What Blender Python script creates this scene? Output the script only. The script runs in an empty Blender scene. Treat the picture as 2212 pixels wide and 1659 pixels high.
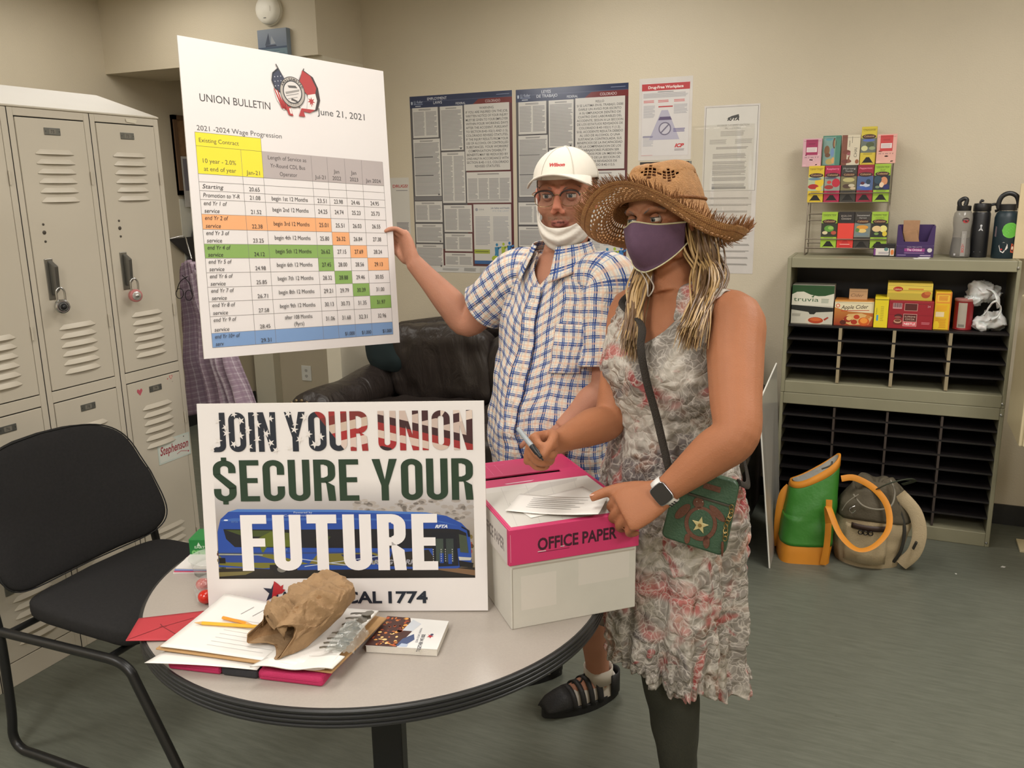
# Staff room: two people with union boards at a round table, lockers, sofa and mail sorter.
import bpy, bmesh, math, random
from math import sin, cos, pi, radians, sqrt, atan2, hypot, exp, floor, tan
from mathutils import Vector as V, Matrix as MX, noise as NZ
SC = bpy.context.scene
COL = SC.collection
# ---------------------------------------------------------------- camera
H = 1.63
FPX, CX, CY = 1835.0, 1106.0, 829.5
YAW, PIT, ROL = radians(23.87), radians(12.91), radians(0.909)
fw = V((-sin(YAW) * cos(PIT), cos(YAW) * cos(PIT), -sin(PIT)))
r0 = V((cos(YAW), sin(YAW), 0)); d0 = fw.cross(r0)
rt = r0 * cos(ROL) + d0 * sin(ROL); dn = d0 * cos(ROL) - r0 * sin(ROL)
CAMP = V((0, 0, H))
cam = bpy.data.cameras.new('camera'); camo = bpy.data.objects.new('camera', cam); COL.objects.link(camo)
cam.sensor_width = 36; cam.lens = 36 * FPX / 2212; cam.clip_start = .05
camo.matrix_world = MX(((rt.x, -dn.x, -fw.x, 0), (rt.y, -dn.y, -fw.y, 0), (rt.z, -dn.z, -fw.z, H), (0, 0, 0, 1)))
SC.camera = camo

def at(x, y, X=None, Y=None, Z=None, D=None):
    """world point on a known wall plane, floor height or distance, measured from the photograph"""
    d = rt * ((x - CX) / FPX) + dn * ((y - CY) / FPX) + fw
    t = D if D is not None else X / d.x if X is not None else Y / d.y if Y is not None else (Z - H) / d.z
    return CAMP + d * t
# ---------------------------------------------------------------- world, lights, exposure
SC.view_settings.view_transform = 'Standard'; SC.view_settings.look = 'None'
SC.view_settings.exposure = 0.0; SC.view_settings.gamma = 1.0; SC.view_settings.use_curve_mapping = False
W = bpy.data.worlds.new('world'); SC.world = W; W.use_nodes = True
W.node_tree.nodes['Background'].inputs[0].default_value = (.9, .85, .75, 1)
W.node_tree.nodes['Background'].inputs[1].default_value = 0.15
LIGHTS = [(-1.1, 1.35, 14), (.75, 2.7, 36), (-3.6, -.5, 38), (-.9, -.9, 56), (-3.7, 3.2, 8), (1.4, -.3, 44), (-1.3, 3.35, 16)]  # last panel, before the sofa, is added to brighten the back wall
CEIL = 2.82
for lx, ly, lw in LIGHTS:
    L = bpy.data.lights.new('ceiling_lamp', 'AREA'); L.shape = 'RECTANGLE'; L.size = .56; L.size_y = 1.16
    L.energy = lw; L.color = (1, .975, .95)
    lo = bpy.data.objects.new('ceiling_lamp', L); COL.objects.link(lo); lo.location = (lx, ly, CEIL - .035)
# ---------------------------------------------------------------- materials
def lin(c):
    return tuple(((v / 255) / 12.92 if v / 255 <= .04045 else ((v / 255 + .055) / 1.055) ** 2.4) for v in c[:3]) + (1,)
MC = {}
def mat(name, rgb=(200, 200, 200), rough=.6, metal=0, var=.06, vs=8, bump=0, bs=60, spec=.5, attr=False, alpha=1, coat=0, emit=0):
    """principled surface: colour with a slow noise variation and optional fine relief"""
    if name in MC: return MC[name]
    m = bpy.data.materials.new(name); m.use_nodes = True; MC[name] = m
    nt = m.node_tree; N = nt.nodes; B = N['Principled BSDF']; Lk = nt.links.new
    B.inputs['Roughness'].default_value = rough; B.inputs['Metallic'].default_value = metal
    B.inputs['Specular IOR Level'].default_value = spec; B.inputs['Alpha'].default_value = alpha
    B.inputs['Coat Weight'].default_value = coat
    tc = N.new('ShaderNodeTexCoord'); nz = N.new('ShaderNodeTexNoise'); nz.inputs['Scale'].default_value = vs; nz.inputs['Detail'].default_value = 4
    Lk(tc.outputs['Object'], nz.inputs['Vector'])
    mr = N.new('ShaderNodeMapRange'); mr.inputs[1].default_value = .3; mr.inputs[2].default_value = .7; mr.inputs[3].default_value = 1 - var; mr.inputs[4].default_value = 1 + var
    Lk(nz.outputs['Fac'], mr.inputs[0])
    mx = N.new('ShaderNodeVectorMath'); mx.operation = 'SCALE'
    if attr:
        a = N.new('ShaderNodeAttribute'); a.attribute_name = 'Col'; Lk(a.outputs['Color'], mx.inputs[0])
    else: mx.inputs[0].default_value = lin(rgb)[:3]
    Lk(mr.outputs[0], mx.inputs['Scale']); Lk(mx.outputs[0], B.inputs['Base Color'])
    if bump:
        n2 = N.new('ShaderNodeTexNoise'); n2.inputs['Scale'].default_value = bs; n2.inputs['Detail'].default_value = 3
        Lk(tc.outputs['Object'], n2.inputs['Vector'])
        bp = N.new('ShaderNodeBump'); bp.inputs['Strength'].default_value = bump; bp.inputs['Distance'].default_value = .004
        Lk(n2.outputs['Fac'], bp.inputs['Height']); Lk(bp.outputs[0], B.inputs['Normal'])
    if emit:
        B.inputs['Emission Color'].default_value = lin(rgb); B.inputs['Emission Strength'].default_value = emit
    return m
PRINT = mat('printed_ink', rough=.45, var=.02, attr=True)
PRINTM = mat('printed_ink_matte', rough=.85, var=.03, attr=True, spec=.2)
# ---------------------------------------------------------------- mesh builder
def wl(o):
    p = V((0, 0, 0))
    while o is not None: p += o.location; o = o.parent
    return p
def tag(o, label=None, cat=None, group=None, kind=None):
    if label: o['label'] = label
    if cat: o['category'] = cat
    if group: o['group'] = group
    if kind: o['kind'] = kind
    return o
def thing(name, label, cat, loc, group=None):
    o = bpy.data.objects.new(name, None); COL.objects.link(o); o.empty_display_size = .05; o.location = loc
    return tag(o, label, cat, group)
def frame_mx(o, r, u):
    r = V(r).normalized(); n = r.cross(V(u)).normalized(); u2 = n.cross(r)
    return MX(((r.x, u2.x, n.x, o[0]), (r.y, u2.y, n.y, o[1]), (r.z, u2.z, n.z, o[2]), (0, 0, 0, 1)))
def axis_mx(p0, p1, side=(0, 0, 1)):
    """matrix at p0 whose local z runs to p1"""
    z = (V(p1) - V(p0)).normalized(); s = V(side)
    if abs(z.dot(s)) > .98: s = V((1, 0, 0))
    x = s.cross(z).normalized(); y = z.cross(x)
    return MX(((x.x, y.x, z.x, p0[0]), (x.y, y.y, z.y, p0[1]), (x.z, y.z, z.z, p0[2]), (0, 0, 0, 1)))
def cr(P, n):
    """Catmull-Rom through the points, n steps per span; points are tuples of numbers"""
    out = []
    for i in range(len(P) - 1):
        a, b, c, d = P[max(i - 1, 0)], P[i], P[i + 1], P[min(i + 2, len(P) - 1)]
        for k in range(n):
            t = k / n
            out.append(tuple(.5 * (2 * B + (-A + C) * t + (2 * A - 5 * B + 4 * C - D) * t * t + (-A + 3 * B - 3 * C + D) * t ** 3) for A, B, C, D in zip(a, b, c, d)))
    out.append(tuple(P[-1])); return out
class MB:
    def __init__(s, M=None): s.v = []; s.f = []; s.c = []; s.uv = {}; s.M = M
    def add(s, vs, fs, col=None, M=None, uvs=None):
        b = len(s.v); M = M if M is not None else s.M
        s.v += [(M @ V(p)) if M is not None else V(p) for p in vs]
        for f in fs:
            s.f.append(tuple(i + b for i in f)); s.c.append(col)
        if uvs:
            for i, q in enumerate(uvs): s.uv[b + i] = q
        return s
    def box(s, lo, hi, M=None, col=None, taper=1):
        x0, y0, z0 = lo; x1, y1, z1 = hi; cx, cy = (x0 + x1) / 2, (y0 + y1) / 2; t = taper
        X0, X1, Y0, Y1 = cx + (x0 - cx) * t, cx + (x1 - cx) * t, cy + (y0 - cy) * t, cy + (y1 - cy) * t
        return s.add([(x0, y0, z0), (x1, y0, z0), (x1, y1, z0), (x0, y1, z0), (X0, Y0, z1), (X1, Y0, z1), (X1, Y1, z1), (X0, Y1, z1)],
              [(3, 2, 1, 0), (4, 5, 6, 7), (0, 1, 5, 4), (1, 2, 6, 5), (2, 3, 7, 6), (3, 0, 4, 7)], col, M)
    def prism(s, poly, z0, z1, M=None, col=None):
        n = len(poly)
        return s.add([(x, y, z0) for x, y in poly] + [(x, y, z1) for x, y in poly],
              [tuple(range(n))[::-1], tuple(range(n, 2 * n))] + [(i, (i + 1) % n, n + (i + 1) % n, n + i) for i in range(n)], col, M)
    def rings(s, R, cap=True, closed=True, col=None, uv=False, M=None):
        """bridge rings of equal length"""
        n = len(R[0]); vs = [p for r in R for p in r]; fs = []
        m = n if closed else n - 1
        for i in range(len(R) - 1):
            for j in range(m):
                k = (j + 1) % n; fs.append((i * n + j, i * n + k, (i + 1) * n + k, (i + 1) * n + j))
        if cap and closed: fs += [tuple(range(n))[::-1], tuple(range((len(R) - 1) * n, len(R) * n))]
        return s.add(vs, fs, col, M, uv if uv else None)
    def lathe(s, prof, n=20, M=None, col=None, cap=True):
        return s.rings([[(r * cos(2 * pi * k / n), r * sin(2 * pi * k / n), z) for k in range(n)] for r, z in prof], cap, col=col, M=M)
    def tube(s, P, r, n=8, closed=False, col=None, flat=1, side=(0, 0, 1), step=0):
        P = [V(p) for p in P]
        if step: 
            rr = r if isinstance(r, (list, tuple)) else [r] * len(P)
            Q = cr([tuple(p) + (q,) for p, q in zip(P, rr)], step); P = [V(q[:3]) for q in Q]; r = [q[3] for q in Q]
        R = []; x = None; m = len(P)
        for i, p in enumerate(P):
            if closed: t = P[(i + 1) % m] - P[i - 1]
            else: t = P[min(i + 1, m - 1)] - P[max(i - 1, 0)]
            t = t.normalized() if t.length > 1e-9 else V((0, 0, 1))
            if x is None:
                sd = V(side)
                if abs(sd.dot(t)) > .95: sd = V((1, 0, 0))
                x = sd.cross(t).normalized()
            else: x = (x - t * x.dot(t)).normalized()
            y = t.cross(x); q = r[i] if isinstance(r, (list, tuple)) else r
            R.append([p + x * q * cos(2 * pi * k / n) + y * q * flat * sin(2 * pi * k / n) for k in range(n)])
        if closed: R.append(R[0]); s.rings(R, False, col=col)
        else: s.rings(R, True, col=col)
        return s
    def ball(s, c, r, n=12, m=8, M=None, col=None):
        if not isinstance(r, (tuple, list)): r = (r, r, r)
        R = [[(c[0] + r[0] * sin(pi * i / m) * cos(2 * pi * k / n), c[1] + r[1] * sin(pi * i / m) * sin(2 * pi * k / n), c[2] - r[2] * cos(pi * i / m)) for k in range(n)] for i in range(1, m)]
        b = len(R) * n
        vs = [p for q in R for p in q] + [(c[0], c[1], c[2] - r[2]), (c[0], c[1], c[2] + r[2])]
        fs = [(i * n + j, i * n + (j + 1) % n, (i + 1) * n + (j + 1) % n, (i + 1) * n + j) for i in range(m - 2) for j in range(n)]
        fs += [((j + 1) % n, j, b) for j in range(n)] + [((m - 2) * n + j, (m - 2) * n + (j + 1) % n, b + 1) for j in range(n)]
        return s.add(vs, fs, col, M)
    def grid(s, fn, nu, nv, col=None, uvfn=None, M=None, thick=0):
        vs = [V(fn(i / nu, j / nv)) for j in range(nv + 1) for i in range(nu + 1)]
        fs = [(j * (nu + 1) + i, j * (nu + 1) + i + 1, (j + 1) * (nu + 1) + i + 1, (j + 1) * (nu + 1) + i) for j in range(nv) for i in range(nu)]
        uvs = [uvfn(i / nu, j / nv) for j in range(nv + 1) for i in range(nu + 1)] if uvfn else None
        return s.add(vs, fs, col, M, uvs)
    def disp(s, amp, sc, seed=0, lo=0):
        """rough up every vertex from index lo by smooth noise"""
        for i in range(lo, len(s.v)):
            p = s.v[i]; q = p * sc + V((seed, seed * 1.7, -seed))
            s.v[i] = p + V((NZ.noise(q), NZ.noise(q + V((31, 0, 0))), NZ.noise(q + V((0, 57, 0))))) * amp
        return s
    def build(s, name, m, parent=None, smooth=None, bevel=0, bseg=2, sub=0, solid=0, loc=None, merge=0, voxel=0):
        off = wl(parent) if parent is not None else V(loc) if loc is not None else V((0, 0, 0))
        me = bpy.data.meshes.new(name); me.from_pydata([p - off for p in s.v], [], s.f)
        if any(c is not None for c in s.c):
            ca = me.color_attributes.new('Col', 'FLOAT_COLOR', 'CORNER')
            buf = []
            for c, f in zip(s.c, s.f):
                if c is None: c = (255, 255, 255)
                if isinstance(c[0], (tuple, list)): buf += [x for q in c for x in lin(q)]
                else: buf += list(lin(c)) * len(f)
            ca.data.foreach_set('color', buf)
        if s.uv:
            ul = me.uv_layers.new(name='UVMap'); z = (0, 0); buf = []
            for f in s.f:
                for i in f: buf += list(s.uv.get(i, z))
            ul.data.foreach_set('uv', buf)
        if merge:
            b = bmesh.new(); b.from_mesh(me); bmesh.ops.remove_doubles(b, verts=b.verts, dist=merge); bmesh.ops.recalc_face_normals(b, faces=b.faces); b.to_mesh(me); b.free()
        for q in (m if isinstance(m, (list, tuple)) else [m]): me.materials.append(q)
        o = bpy.data.objects.new(name, me); COL.objects.link(o); o.parent = parent
        if parent is None: o.location = off
        if smooth is not None or sub or voxel:
            me.polygons.foreach_set('use_smooth', [True] * len(me.polygons))
            if smooth: me.set_sharp_from_angle(angle=radians(smooth))
        if solid:
            q = o.modifiers.new('solid', 'SOLIDIFY'); q.thickness = solid; q.offset = 0
        if bevel:
            q = o.modifiers.new('bevel', 'BEVEL'); q.width = bevel; q.segments = bseg; q.limit_method = 'ANGLE'; q.angle_limit = radians(35)
        if sub:
            q = o.modifiers.new('sub', 'SUBSURF'); q.levels = sub; q.render_levels = sub
        return o
def dup(root, loc, label=None, group=None):
    """copy of a thing with its parts and sub-parts"""
    r = root.copy(); COL.objects.link(r); r.location = loc
    if label: r['label'] = label
    if group: r['group'] = group
    def kids(o, p):
        for ch in list(o.children):
            c = ch.copy(); COL.objects.link(c); c.parent = p; kids(ch, c)
    kids(root, r); return r
# ---------------------------------------------------------------- flat print (lettering and artwork on paper, card and labels)
_tc = bpy.data.curves.new('lettering', 'FONT'); _tc.resolution_u = 3; _to = bpy.data.objects.new('lettering', _tc)
_cache = {}
def glyphs(txt, bold=0, shear=0):
    k = (txt, bold, shear)
    if k not in _cache:
        _tc.body = txt; _tc.offset = bold; _tc.shear = shear
        m = bpy.data.meshes.new_from_object(_to)
        _cache[k] = ([(v.co.x, v.co.y) for v in m.vertices], [tuple(p.vertices) for p in m.polygons]); bpy.data.meshes.remove(m)
    return _cache[k]
class Print(MB):
    """2-D artwork on a plane; units are millimetres from the frame origin"""
    def __init__(s, o, r, u, map=None):
        super().__init__(frame_mx(o, r, u)); s.k = 0; s.map = map
    h = 0
    def P(s, x, y, dz=0):
        z = .0002 + .00002 * (s.k + s.h) + dz
        return s.map(x, y, z) if s.map else (x * .001, y * .001, z)
    def poly(s, pts, col, up=1):
        s.k += up; s.h = 0 if up else .6
        return s.add([s.P(x, y) for x, y in pts], [tuple(range(len(pts)))], col, M=MX() if s.map else None)
    def rect(s, x, y, w, h, col, up=1):
        return s.poly([(x, y), (x + w, y), (x + w, y + h), (x, y + h)], col, up)
    def oval(s, x, y, rx, ry, col, n=20, up=1):
        return s.poly([(x + rx * cos(2 * pi * k / n), y + ry * sin(2 * pi * k / n)) for k in range(n)], col, up)
    def star(s, x, y, r, col, rot=0, q=.4, n=5, up=1):
        return s.poly([(x + (r if k % 2 == 0 else r * q) * sin(rot + pi * k / n), y + (r if k % 2 == 0 else r * q) * cos(rot + pi * k / n)) for k in range(2 * n)], col, up)
    def line(s, x0, y0, x1, y1, w, col, up=0):
        l = hypot(x1 - x0, y1 - y0) or 1; a, b = -(y1 - y0) / l * w / 2, (x1 - x0) / l * w / 2
        return s.poly([(x0 + a, y0 + b), (x0 - a, y0 - b), (x1 - a, y1 - b), (x1 + a, y1 + b)], col, up)
    def text(s, t, x, y, h, col, w=None, al='l', bold=0, it=0, up=1, rot=0, maxw=None):
        vs, fs = glyphs(t, bold, it)
        if not vs: return s
        s.k += up; s.h = 0 if up else .6
        k = h / .69; x0 = min(p[0] for p in vs); x1 = max(p[0] for p in vs); kx = k
        if w: kx = w / (x1 - x0)
        if maxw and (x1 - x0) * kx > maxw: kx = maxw / (x1 - x0)
        wd = (x1 - x0) * kx; ox = x if al == 'l' else x - wd / 2 if al == 'c' else x - wd
        c, q = cos(rot), sin(rot)
        pts = [((p[0] - x0) * kx + (ox - x), p[1] * k) for p in vs]
        return s.add([s.P(x + a * c - b * q, y + a * q + b * c) for a, b in pts], fs, col, M=MX() if s.map else None)
    def lines(s, x, y, w, h, n, col, seed=1, jag=.25, fill=.55, head=0):
        """a block of type too small to read: n rows from the top down"""
        rnd = random.Random(seed); s.k += 1; dy = h / n
        for i in range(n):
            ww = w * (1 - jag * rnd.random() * (1 if i % 4 == 3 else .25)); s.rect(x, y + h - (i + 1) * dy + dy * (1 - fill) / 2, ww, dy * fill, col, 0)
        return s
    def done(s, name, parent=None, m=None, **k): return s.build(name, m or PRINT, parent, **k)
# ================================================================ SETTING
def struct(name, b, m, **k):
    o = b.build(name, m, **k); o['kind'] = 'structure'; return o
wallm = mat('painted_wall', (203, 192, 170), .55, var=.025, vs=2.5, bump=.25, bs=160, spec=.35)
ceilm = mat('ceiling_tile', (228, 224, 214), .9, var=.03, bump=.4, bs=90)
rubm = mat('black_rubber_base', (34, 34, 33), .5)
def floor_material():
    m = mat('vinyl_floor', (100, 103, 92), .38, var=.05, vs=1.3, spec=.4)
    nt = m.node_tree; N = nt.nodes; L = nt.links.new; B = N['Principled BSDF']
    src = B.inputs['Base Color'].links[0].from_socket
    tc = N.new('ShaderNodeTexCoord'); mp = N.new('ShaderNodeMapping'); mp.inputs['Scale'].default_value = (5, 42, 1); mp.inputs['Rotation'].default_value = (0, 0, .35)
    nz = N.new('ShaderNodeTexNoise'); nz.inputs['Scale'].default_value = 1.6; nz.inputs['Detail'].default_value = 6; nz.inputs['Roughness'].default_value = .7
    L(tc.outputs['Object'], mp.inputs[0]); L(mp.outputs[0], nz.inputs['Vector'])
    cr_ = N.new('ShaderNodeValToRGB'); e = cr_.color_ramp.elements; e[0].position = .36; e[0].color = lin((84, 86, 76)); e[1].position = .64; e[1].color = lin((118, 121, 109))
    L(nz.outputs['Fac'], cr_.inputs[0])
    mx = N.new('ShaderNodeMix'); mx.data_type = 'RGBA'; mx.inputs[0].default_value = .4
    L(src, mx.inputs[6]); L(cr_.outputs[0], mx.inputs[7])
    # scattered dark scuffs
    mp2 = N.new('ShaderNodeMapping'); mp2.inputs['Scale'].default_value = (2.2, 16, 1); mp2.inputs['Rotation'].default_value = (0, 0, .5)
    vo = N.new('ShaderNodeTexNoise'); vo.inputs['Scale'].default_value = 3.2; vo.inputs['Detail'].default_value = 8; vo.inputs['Roughness'].default_value = .8
    L(tc.outputs['Object'], mp2.inputs[0]); L(mp2.outputs[0], vo.inputs['Vector'])
    r2 = N.new('ShaderNodeValToRGB'); e = r2.color_ramp.elements; e[0].position = .30; e[0].color = (.35, .33, .3, 1); e[1].position = .37; e[1].color = (1, 1, 1, 1)
    L(vo.outputs['Fac'], r2.inputs[0])
    m2 = N.new('ShaderNodeMix'); m2.data_type = 'RGBA'; m2.blend_type = 'MULTIPLY'; m2.inputs[0].default_value = .8
    L(mx.outputs[2], m2.inputs[6]); L(r2.outputs[0], m2.inputs[7]); L(m2.outputs[2], B.inputs['Base Color'])
    return m
XL, XR, YB, YR = -4.52, 2.3, 4.52, -2.2     # left wall, right wall, back wall, rear wall
struct('floor', MB().box((XL - .1, YR - .1, -.08), (XR + .1, 5.35, 0)), floor_material())
ce = struct('ceiling', MB().box((XL - .1, YR - .1, CEIL), (XR + .1, 5.35, CEIL + .08)), ceilm)
struct('wall_left', MB().box((XL - .1, YR, 0), (XL, 5.25, CEIL)), wallm)
struct('wall_back', MB().box((-2.93, YB, 0), (XR, YB + .1, CEIL)), wallm)
struct('wall_right', MB().box((XR, YR, 0), (XR + .1, YB, CEIL)), wallm)
struct('wall_rear', MB().box((XL, YR - .1, 0), (XR, YR, CEIL)), wallm)
struct('wall_alcove', MB().box((XL, 5.25, 0), (-2.93, 5.35, CEIL)).box((-2.93, YB + .1, 0), (-2.83, 5.35, CEIL)), wallm)
struct('wall_beam', MB().box((XL, 4.08, 2.362), (-2.93, YB, CEIL)), wallm)
struct('wall_pier', MB().box((-3.03, 4.12, 0), (-2.9305, YB, 2.362)), mat('painted_pier', (214, 206, 186), .5, var=.02))
struct('trim_1', MB().box((-4.5, 5.17, 0), (-4.31, 5.25, 2.36)), mat('cream_trim', (222, 216, 196), .5, var=.02), bevel=.003)
struct('baseboard_left', MB().box((XL, 2.6, 0), (XL + .012, 5.17, .105)), rubm)
struct('baseboard_back', MB().box((-2.93, YB - .012, 0), (XR, YB, .1)), rubm)
struct('baseboard_right', MB().box((XR - .012, YR, 0), (XR, YB, .1)), rubm)
# recessed ceiling troffers
for i, (lx, ly, lw) in enumerate(LIGHTS):
    t = thing('ceiling_light', 'recessed fluorescent ceiling panel ' + ['above the table', 'in front of the mail sorter', 'over the left part of the lockers', 'behind the camera', 'over the right end of the lockers', 'at the right of the camera', 'in front of the sofa'][i], 'light', (lx, ly, CEIL - .03), 'fluorescent ceiling panels')
    f = MB(); z = CEIL
    for a, b in (((-.31, -.61), (.31, -.58)), ((-.31, .58), (.31, .61)), ((-.31, -.61), (-.28, .61)), ((.28, -.61), (.31, .61))):
        f.box((lx + a[0], ly + a[1], z - .03), (lx + b[0], ly + b[1], z - .002))
    f.build('frame', mat('white_enamel', (225, 224, 218), .4), t)
    MB().box((lx - .28, ly - .58, z - .012), (lx + .28, ly + .58, z - .006)).build('diffuser', mat('lit_diffuser', (255, 246, 228), .4, emit=2.5), t)

# wall outlet in the alcove
p = at(663, 806, Y=5.25)
t = thing('wall_outlet', 'white wall outlet on the alcove wall above the sofa arm', 'outlet', p)
MB().box((p.x - .045, 5.242, p.z - .06), (p.x + .045, 5.25, p.z + .06)).build('cover_plate', mat('outlet_white', (238, 238, 232), .35), t, bevel=.003)
for dz in (-.022, .022):
    q = Print((p.x, 5.242, p.z + dz), (1, 0, 0), (0, 0, 1)); q.oval(0, 0, 15, 13, (205, 204, 198)); q.rect(-7, -2, 2.4, 8, (25, 25, 25)); q.rect(4.6, -2, 2.4, 8, (25, 25, 25)); q.oval(0, -7, 2.4, 2.4, (25, 25, 25), 8, 0)
    q.done('socket', t)
# smoke detector and little painting on the beam
p = at(585, 23, Y=4.08)
t = thing('smoke_detector', 'round white detector high on the beam wall', 'smoke detector', p)
Md = MX.Translation(p) @ MX.Rotation(pi / 2, 4, 'X')
MB().lathe([(.082, 0), (.082, .012), (.078, .014)], 40, Md).build('base', mat('detector_base', (205, 198, 180), .5), t, smooth=40)
MB().lathe([(.074, .012), (.076, .03), (.07, .043), (.055, .05), (.0, .052)], 40, Md, cap=False).build('cover', mat('detector_white', (240, 236, 224), .4), t, smooth=50)
q = Print((p.x, p.y - .0525, p.z), (1, 0, 0), (0, 0, 1)); q.rect(-12, -47, 18, 4, (90, 85, 75)); q.rect(34, -14, 3, 28, (205, 200, 186)); q.done('vent_mark', t)
p = at(598, 108, Y=4.08); w, h = .20, .26
t = thing('seascape_canvas', 'small blue grey sailing picture on the beam wall', 'picture', (p.x, 4.08, p.z - .13))
MB().box((p.x - w / 2, 4.045, p.z - .13), (p.x + w / 2, 4.08, p.z + .105)).build('canvas', mat('canvas_blue', (128, 140, 152), .8, bump=.3, bs=300), t, bevel=.003)
q = Print((p.x, 4.0448, p.z), (1, 0, 0), (0, 0, 1))
q.add([q.P(-98, 5), q.P(98, 5), q.P(98, 103), q.P(-98, 103)], [(0, 1, 2, 3)], ((120, 130, 146), (120, 130, 146), (150, 158, 170), (146, 154, 166)))
q.rect(-98, -128, 196, 133, (122, 142, 152)); q.rect(-98, 2, 196, 10, (88, 100, 120)); q.poly([(-50, 22), (-22, 85), (-14, 25)], (92, 98, 112)); q.poly([(-10, 26), (-4, 70), (22, 28)], (165, 170, 178)); q.poly([(-48, 12), (30, 14), (24, 22), (-44, 22)], (85, 90, 105))
rnd = random.Random(4)
for i in range(16): q.line(-90 + rnd.random() * 100, -10 - i * 7, 40 + rnd.random() * 55, -14 - i * 7 + rnd.random() * 8, 3, (160, 175, 180) if i % 2 else (96, 118, 132))
q.done('painting', t, m=PRINTM)

# ================================================================ LOCKERS
lockm = mat('beige_locker_enamel', (199, 190, 173), .42, var=.02, vs=4, spec=.45)
darkm = mat('dark_gap', (20, 19, 18), .8)
chrm = mat('chrome', (190, 190, 188), .22, metal=1)
LX = -2.62
def louver(y, z, w, p):
    """pressed slot: a lip bulging out of the door, open below"""
    R = []
    for k in range(9):
        t = -1 + k / 4; b = (1 - t * t) ** .5 if abs(t) < 1 else 0
        yy = y + t * w / 2; hh = .0035 + .0125 * min(1, b * 1.6)
        R.append([V((LX + .0012, yy, z + hh)), V((LX + .002 + .006 * b, yy, z + hh * .35)), V((LX + .002 + .0085 * b, yy, z)), V((LX + .0012, yy, z - .001))])
    m = MB().rings(R, True)
    return m
def door(t, y0, y1, z0, z1, n_low=True, num='', deco=None):
    """one locker door with louvres, number plate, hinges and recess handle"""
    yc = (y0 + y1) / 2; D = MB()
    D.box((LX - .018, y0, z0), (LX, y1, z1))
    d = D.build('door', lockm, t, bevel=.0015)
    g = MB()
    for a, b in (((y0 - .003, z0 - .003), (y0, z1 + .003)), ((y1, z0 - .003), (y1 + .003, z1 + .003)), ((y0, z1), (y1, z1 + .0035)), ((y0, z0 - .0035), (y1, z0))):
        g.box((LX - .02, a[0], a[1]), (LX - .0065, b[0], b[1]))
    g.build('door_gap', darkm, t)
    protos = LP.get('l')
    for base in ((z1 - .115,), (z0 + .205,)) if n_low else ((z1 - .115,),):
        for k in range(6):
            zz = base[0] - k * .0315
            if protos is None:
                o = louver(0, 0, .148, 0).build('louver', lockm, smooth=40); LP['l'] = o; protos = o
            else:
                o = protos.copy(); COL.objects.link(o)
            o.parent = d; o.location = (V((0, yc, zz)) - wl(t))
    # number plate
    q = MB().box((LX, yc - .031, z1 - .052), (LX + .0025, yc + .031, z1 - .028)).build('number_plate', mat('dull_aluminium', (118, 118, 112), .4, metal=.6), d, bevel=.003)
    pr = Print((LX + .0026, yc, z1 - .04), (0, 1, 0), (0, 0, 1)); pr.rect(-14, -8, 28, 16, (120, 116, 106)); pr.text(num, 0, -5, 10, (40, 38, 36), al='c'); pr.oval(-26, 0, 2, 2, (60, 58, 54), 8); pr.oval(26, 0, 2, 2, (60, 58, 54), 8, 0); pr.done('number', q)
    if z1 - z0 > .3:
        pr = MB()
        for dz, r in ((.345, .0042), (.372, .0068), (.402, .0042)):
            pr.lathe([(r, -.001), (r, .0015), (r * .6, .0025)], 12, frame_mx((LX, y0 + .05, z1 - dz), (0, 1, 0), (0, 0, 1)))
        pr.build('rivet', mat('dark_rivet', (88, 82, 74), .5, metal=.5), d, smooth=40)
        for dz in (.17, .68):
            MB().tube([(LX + .004, y1 + .003, z1 - dz - .045), (LX + .004, y1 + .003, z1 - dz)], .0035, 8).build('hinge', lockm, d, smooth=40)
        # recess handle
        hz = z1 - .46; MB().box((LX - .001, y0 + .034, hz - .14), (LX + .003, y0 + .066, hz)).build('handle_plate', mat('handle_steel', (150, 148, 142), .35, metal=.9), d, bevel=.002)
        b = MB(); b.prism([(0, 0), (.028, -.02), (.024, -.1), (0, -.12)], -.008, .008, MX.Translation((LX + .003, y0 + .054, hz - .006)) @ MX(((1, 0, 0, 0), (0, 0, 1, 0), (0, 1, 0, 0), (0, 0, 0, 1))))
        b.build('lift_latch', mat('handle_steel2', (128, 128, 126), .3, metal=.9), d, bevel=.002)
    return d
LP = {}
cols = [(2.271, 2.587, '73', '79'), (1.957, 2.271, '75', '78'), (1.643, 1.957, '77', '76'), (1.329, 1.643, '79', '74')]
names = ['rightmost two tier beige locker with pink hearts on its lower door', 'second beige locker from the right with black dial padlock', 'third beige locker from the right partly cut by the photo edge', 'leftmost beige locker beyond the photo edge']
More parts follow.
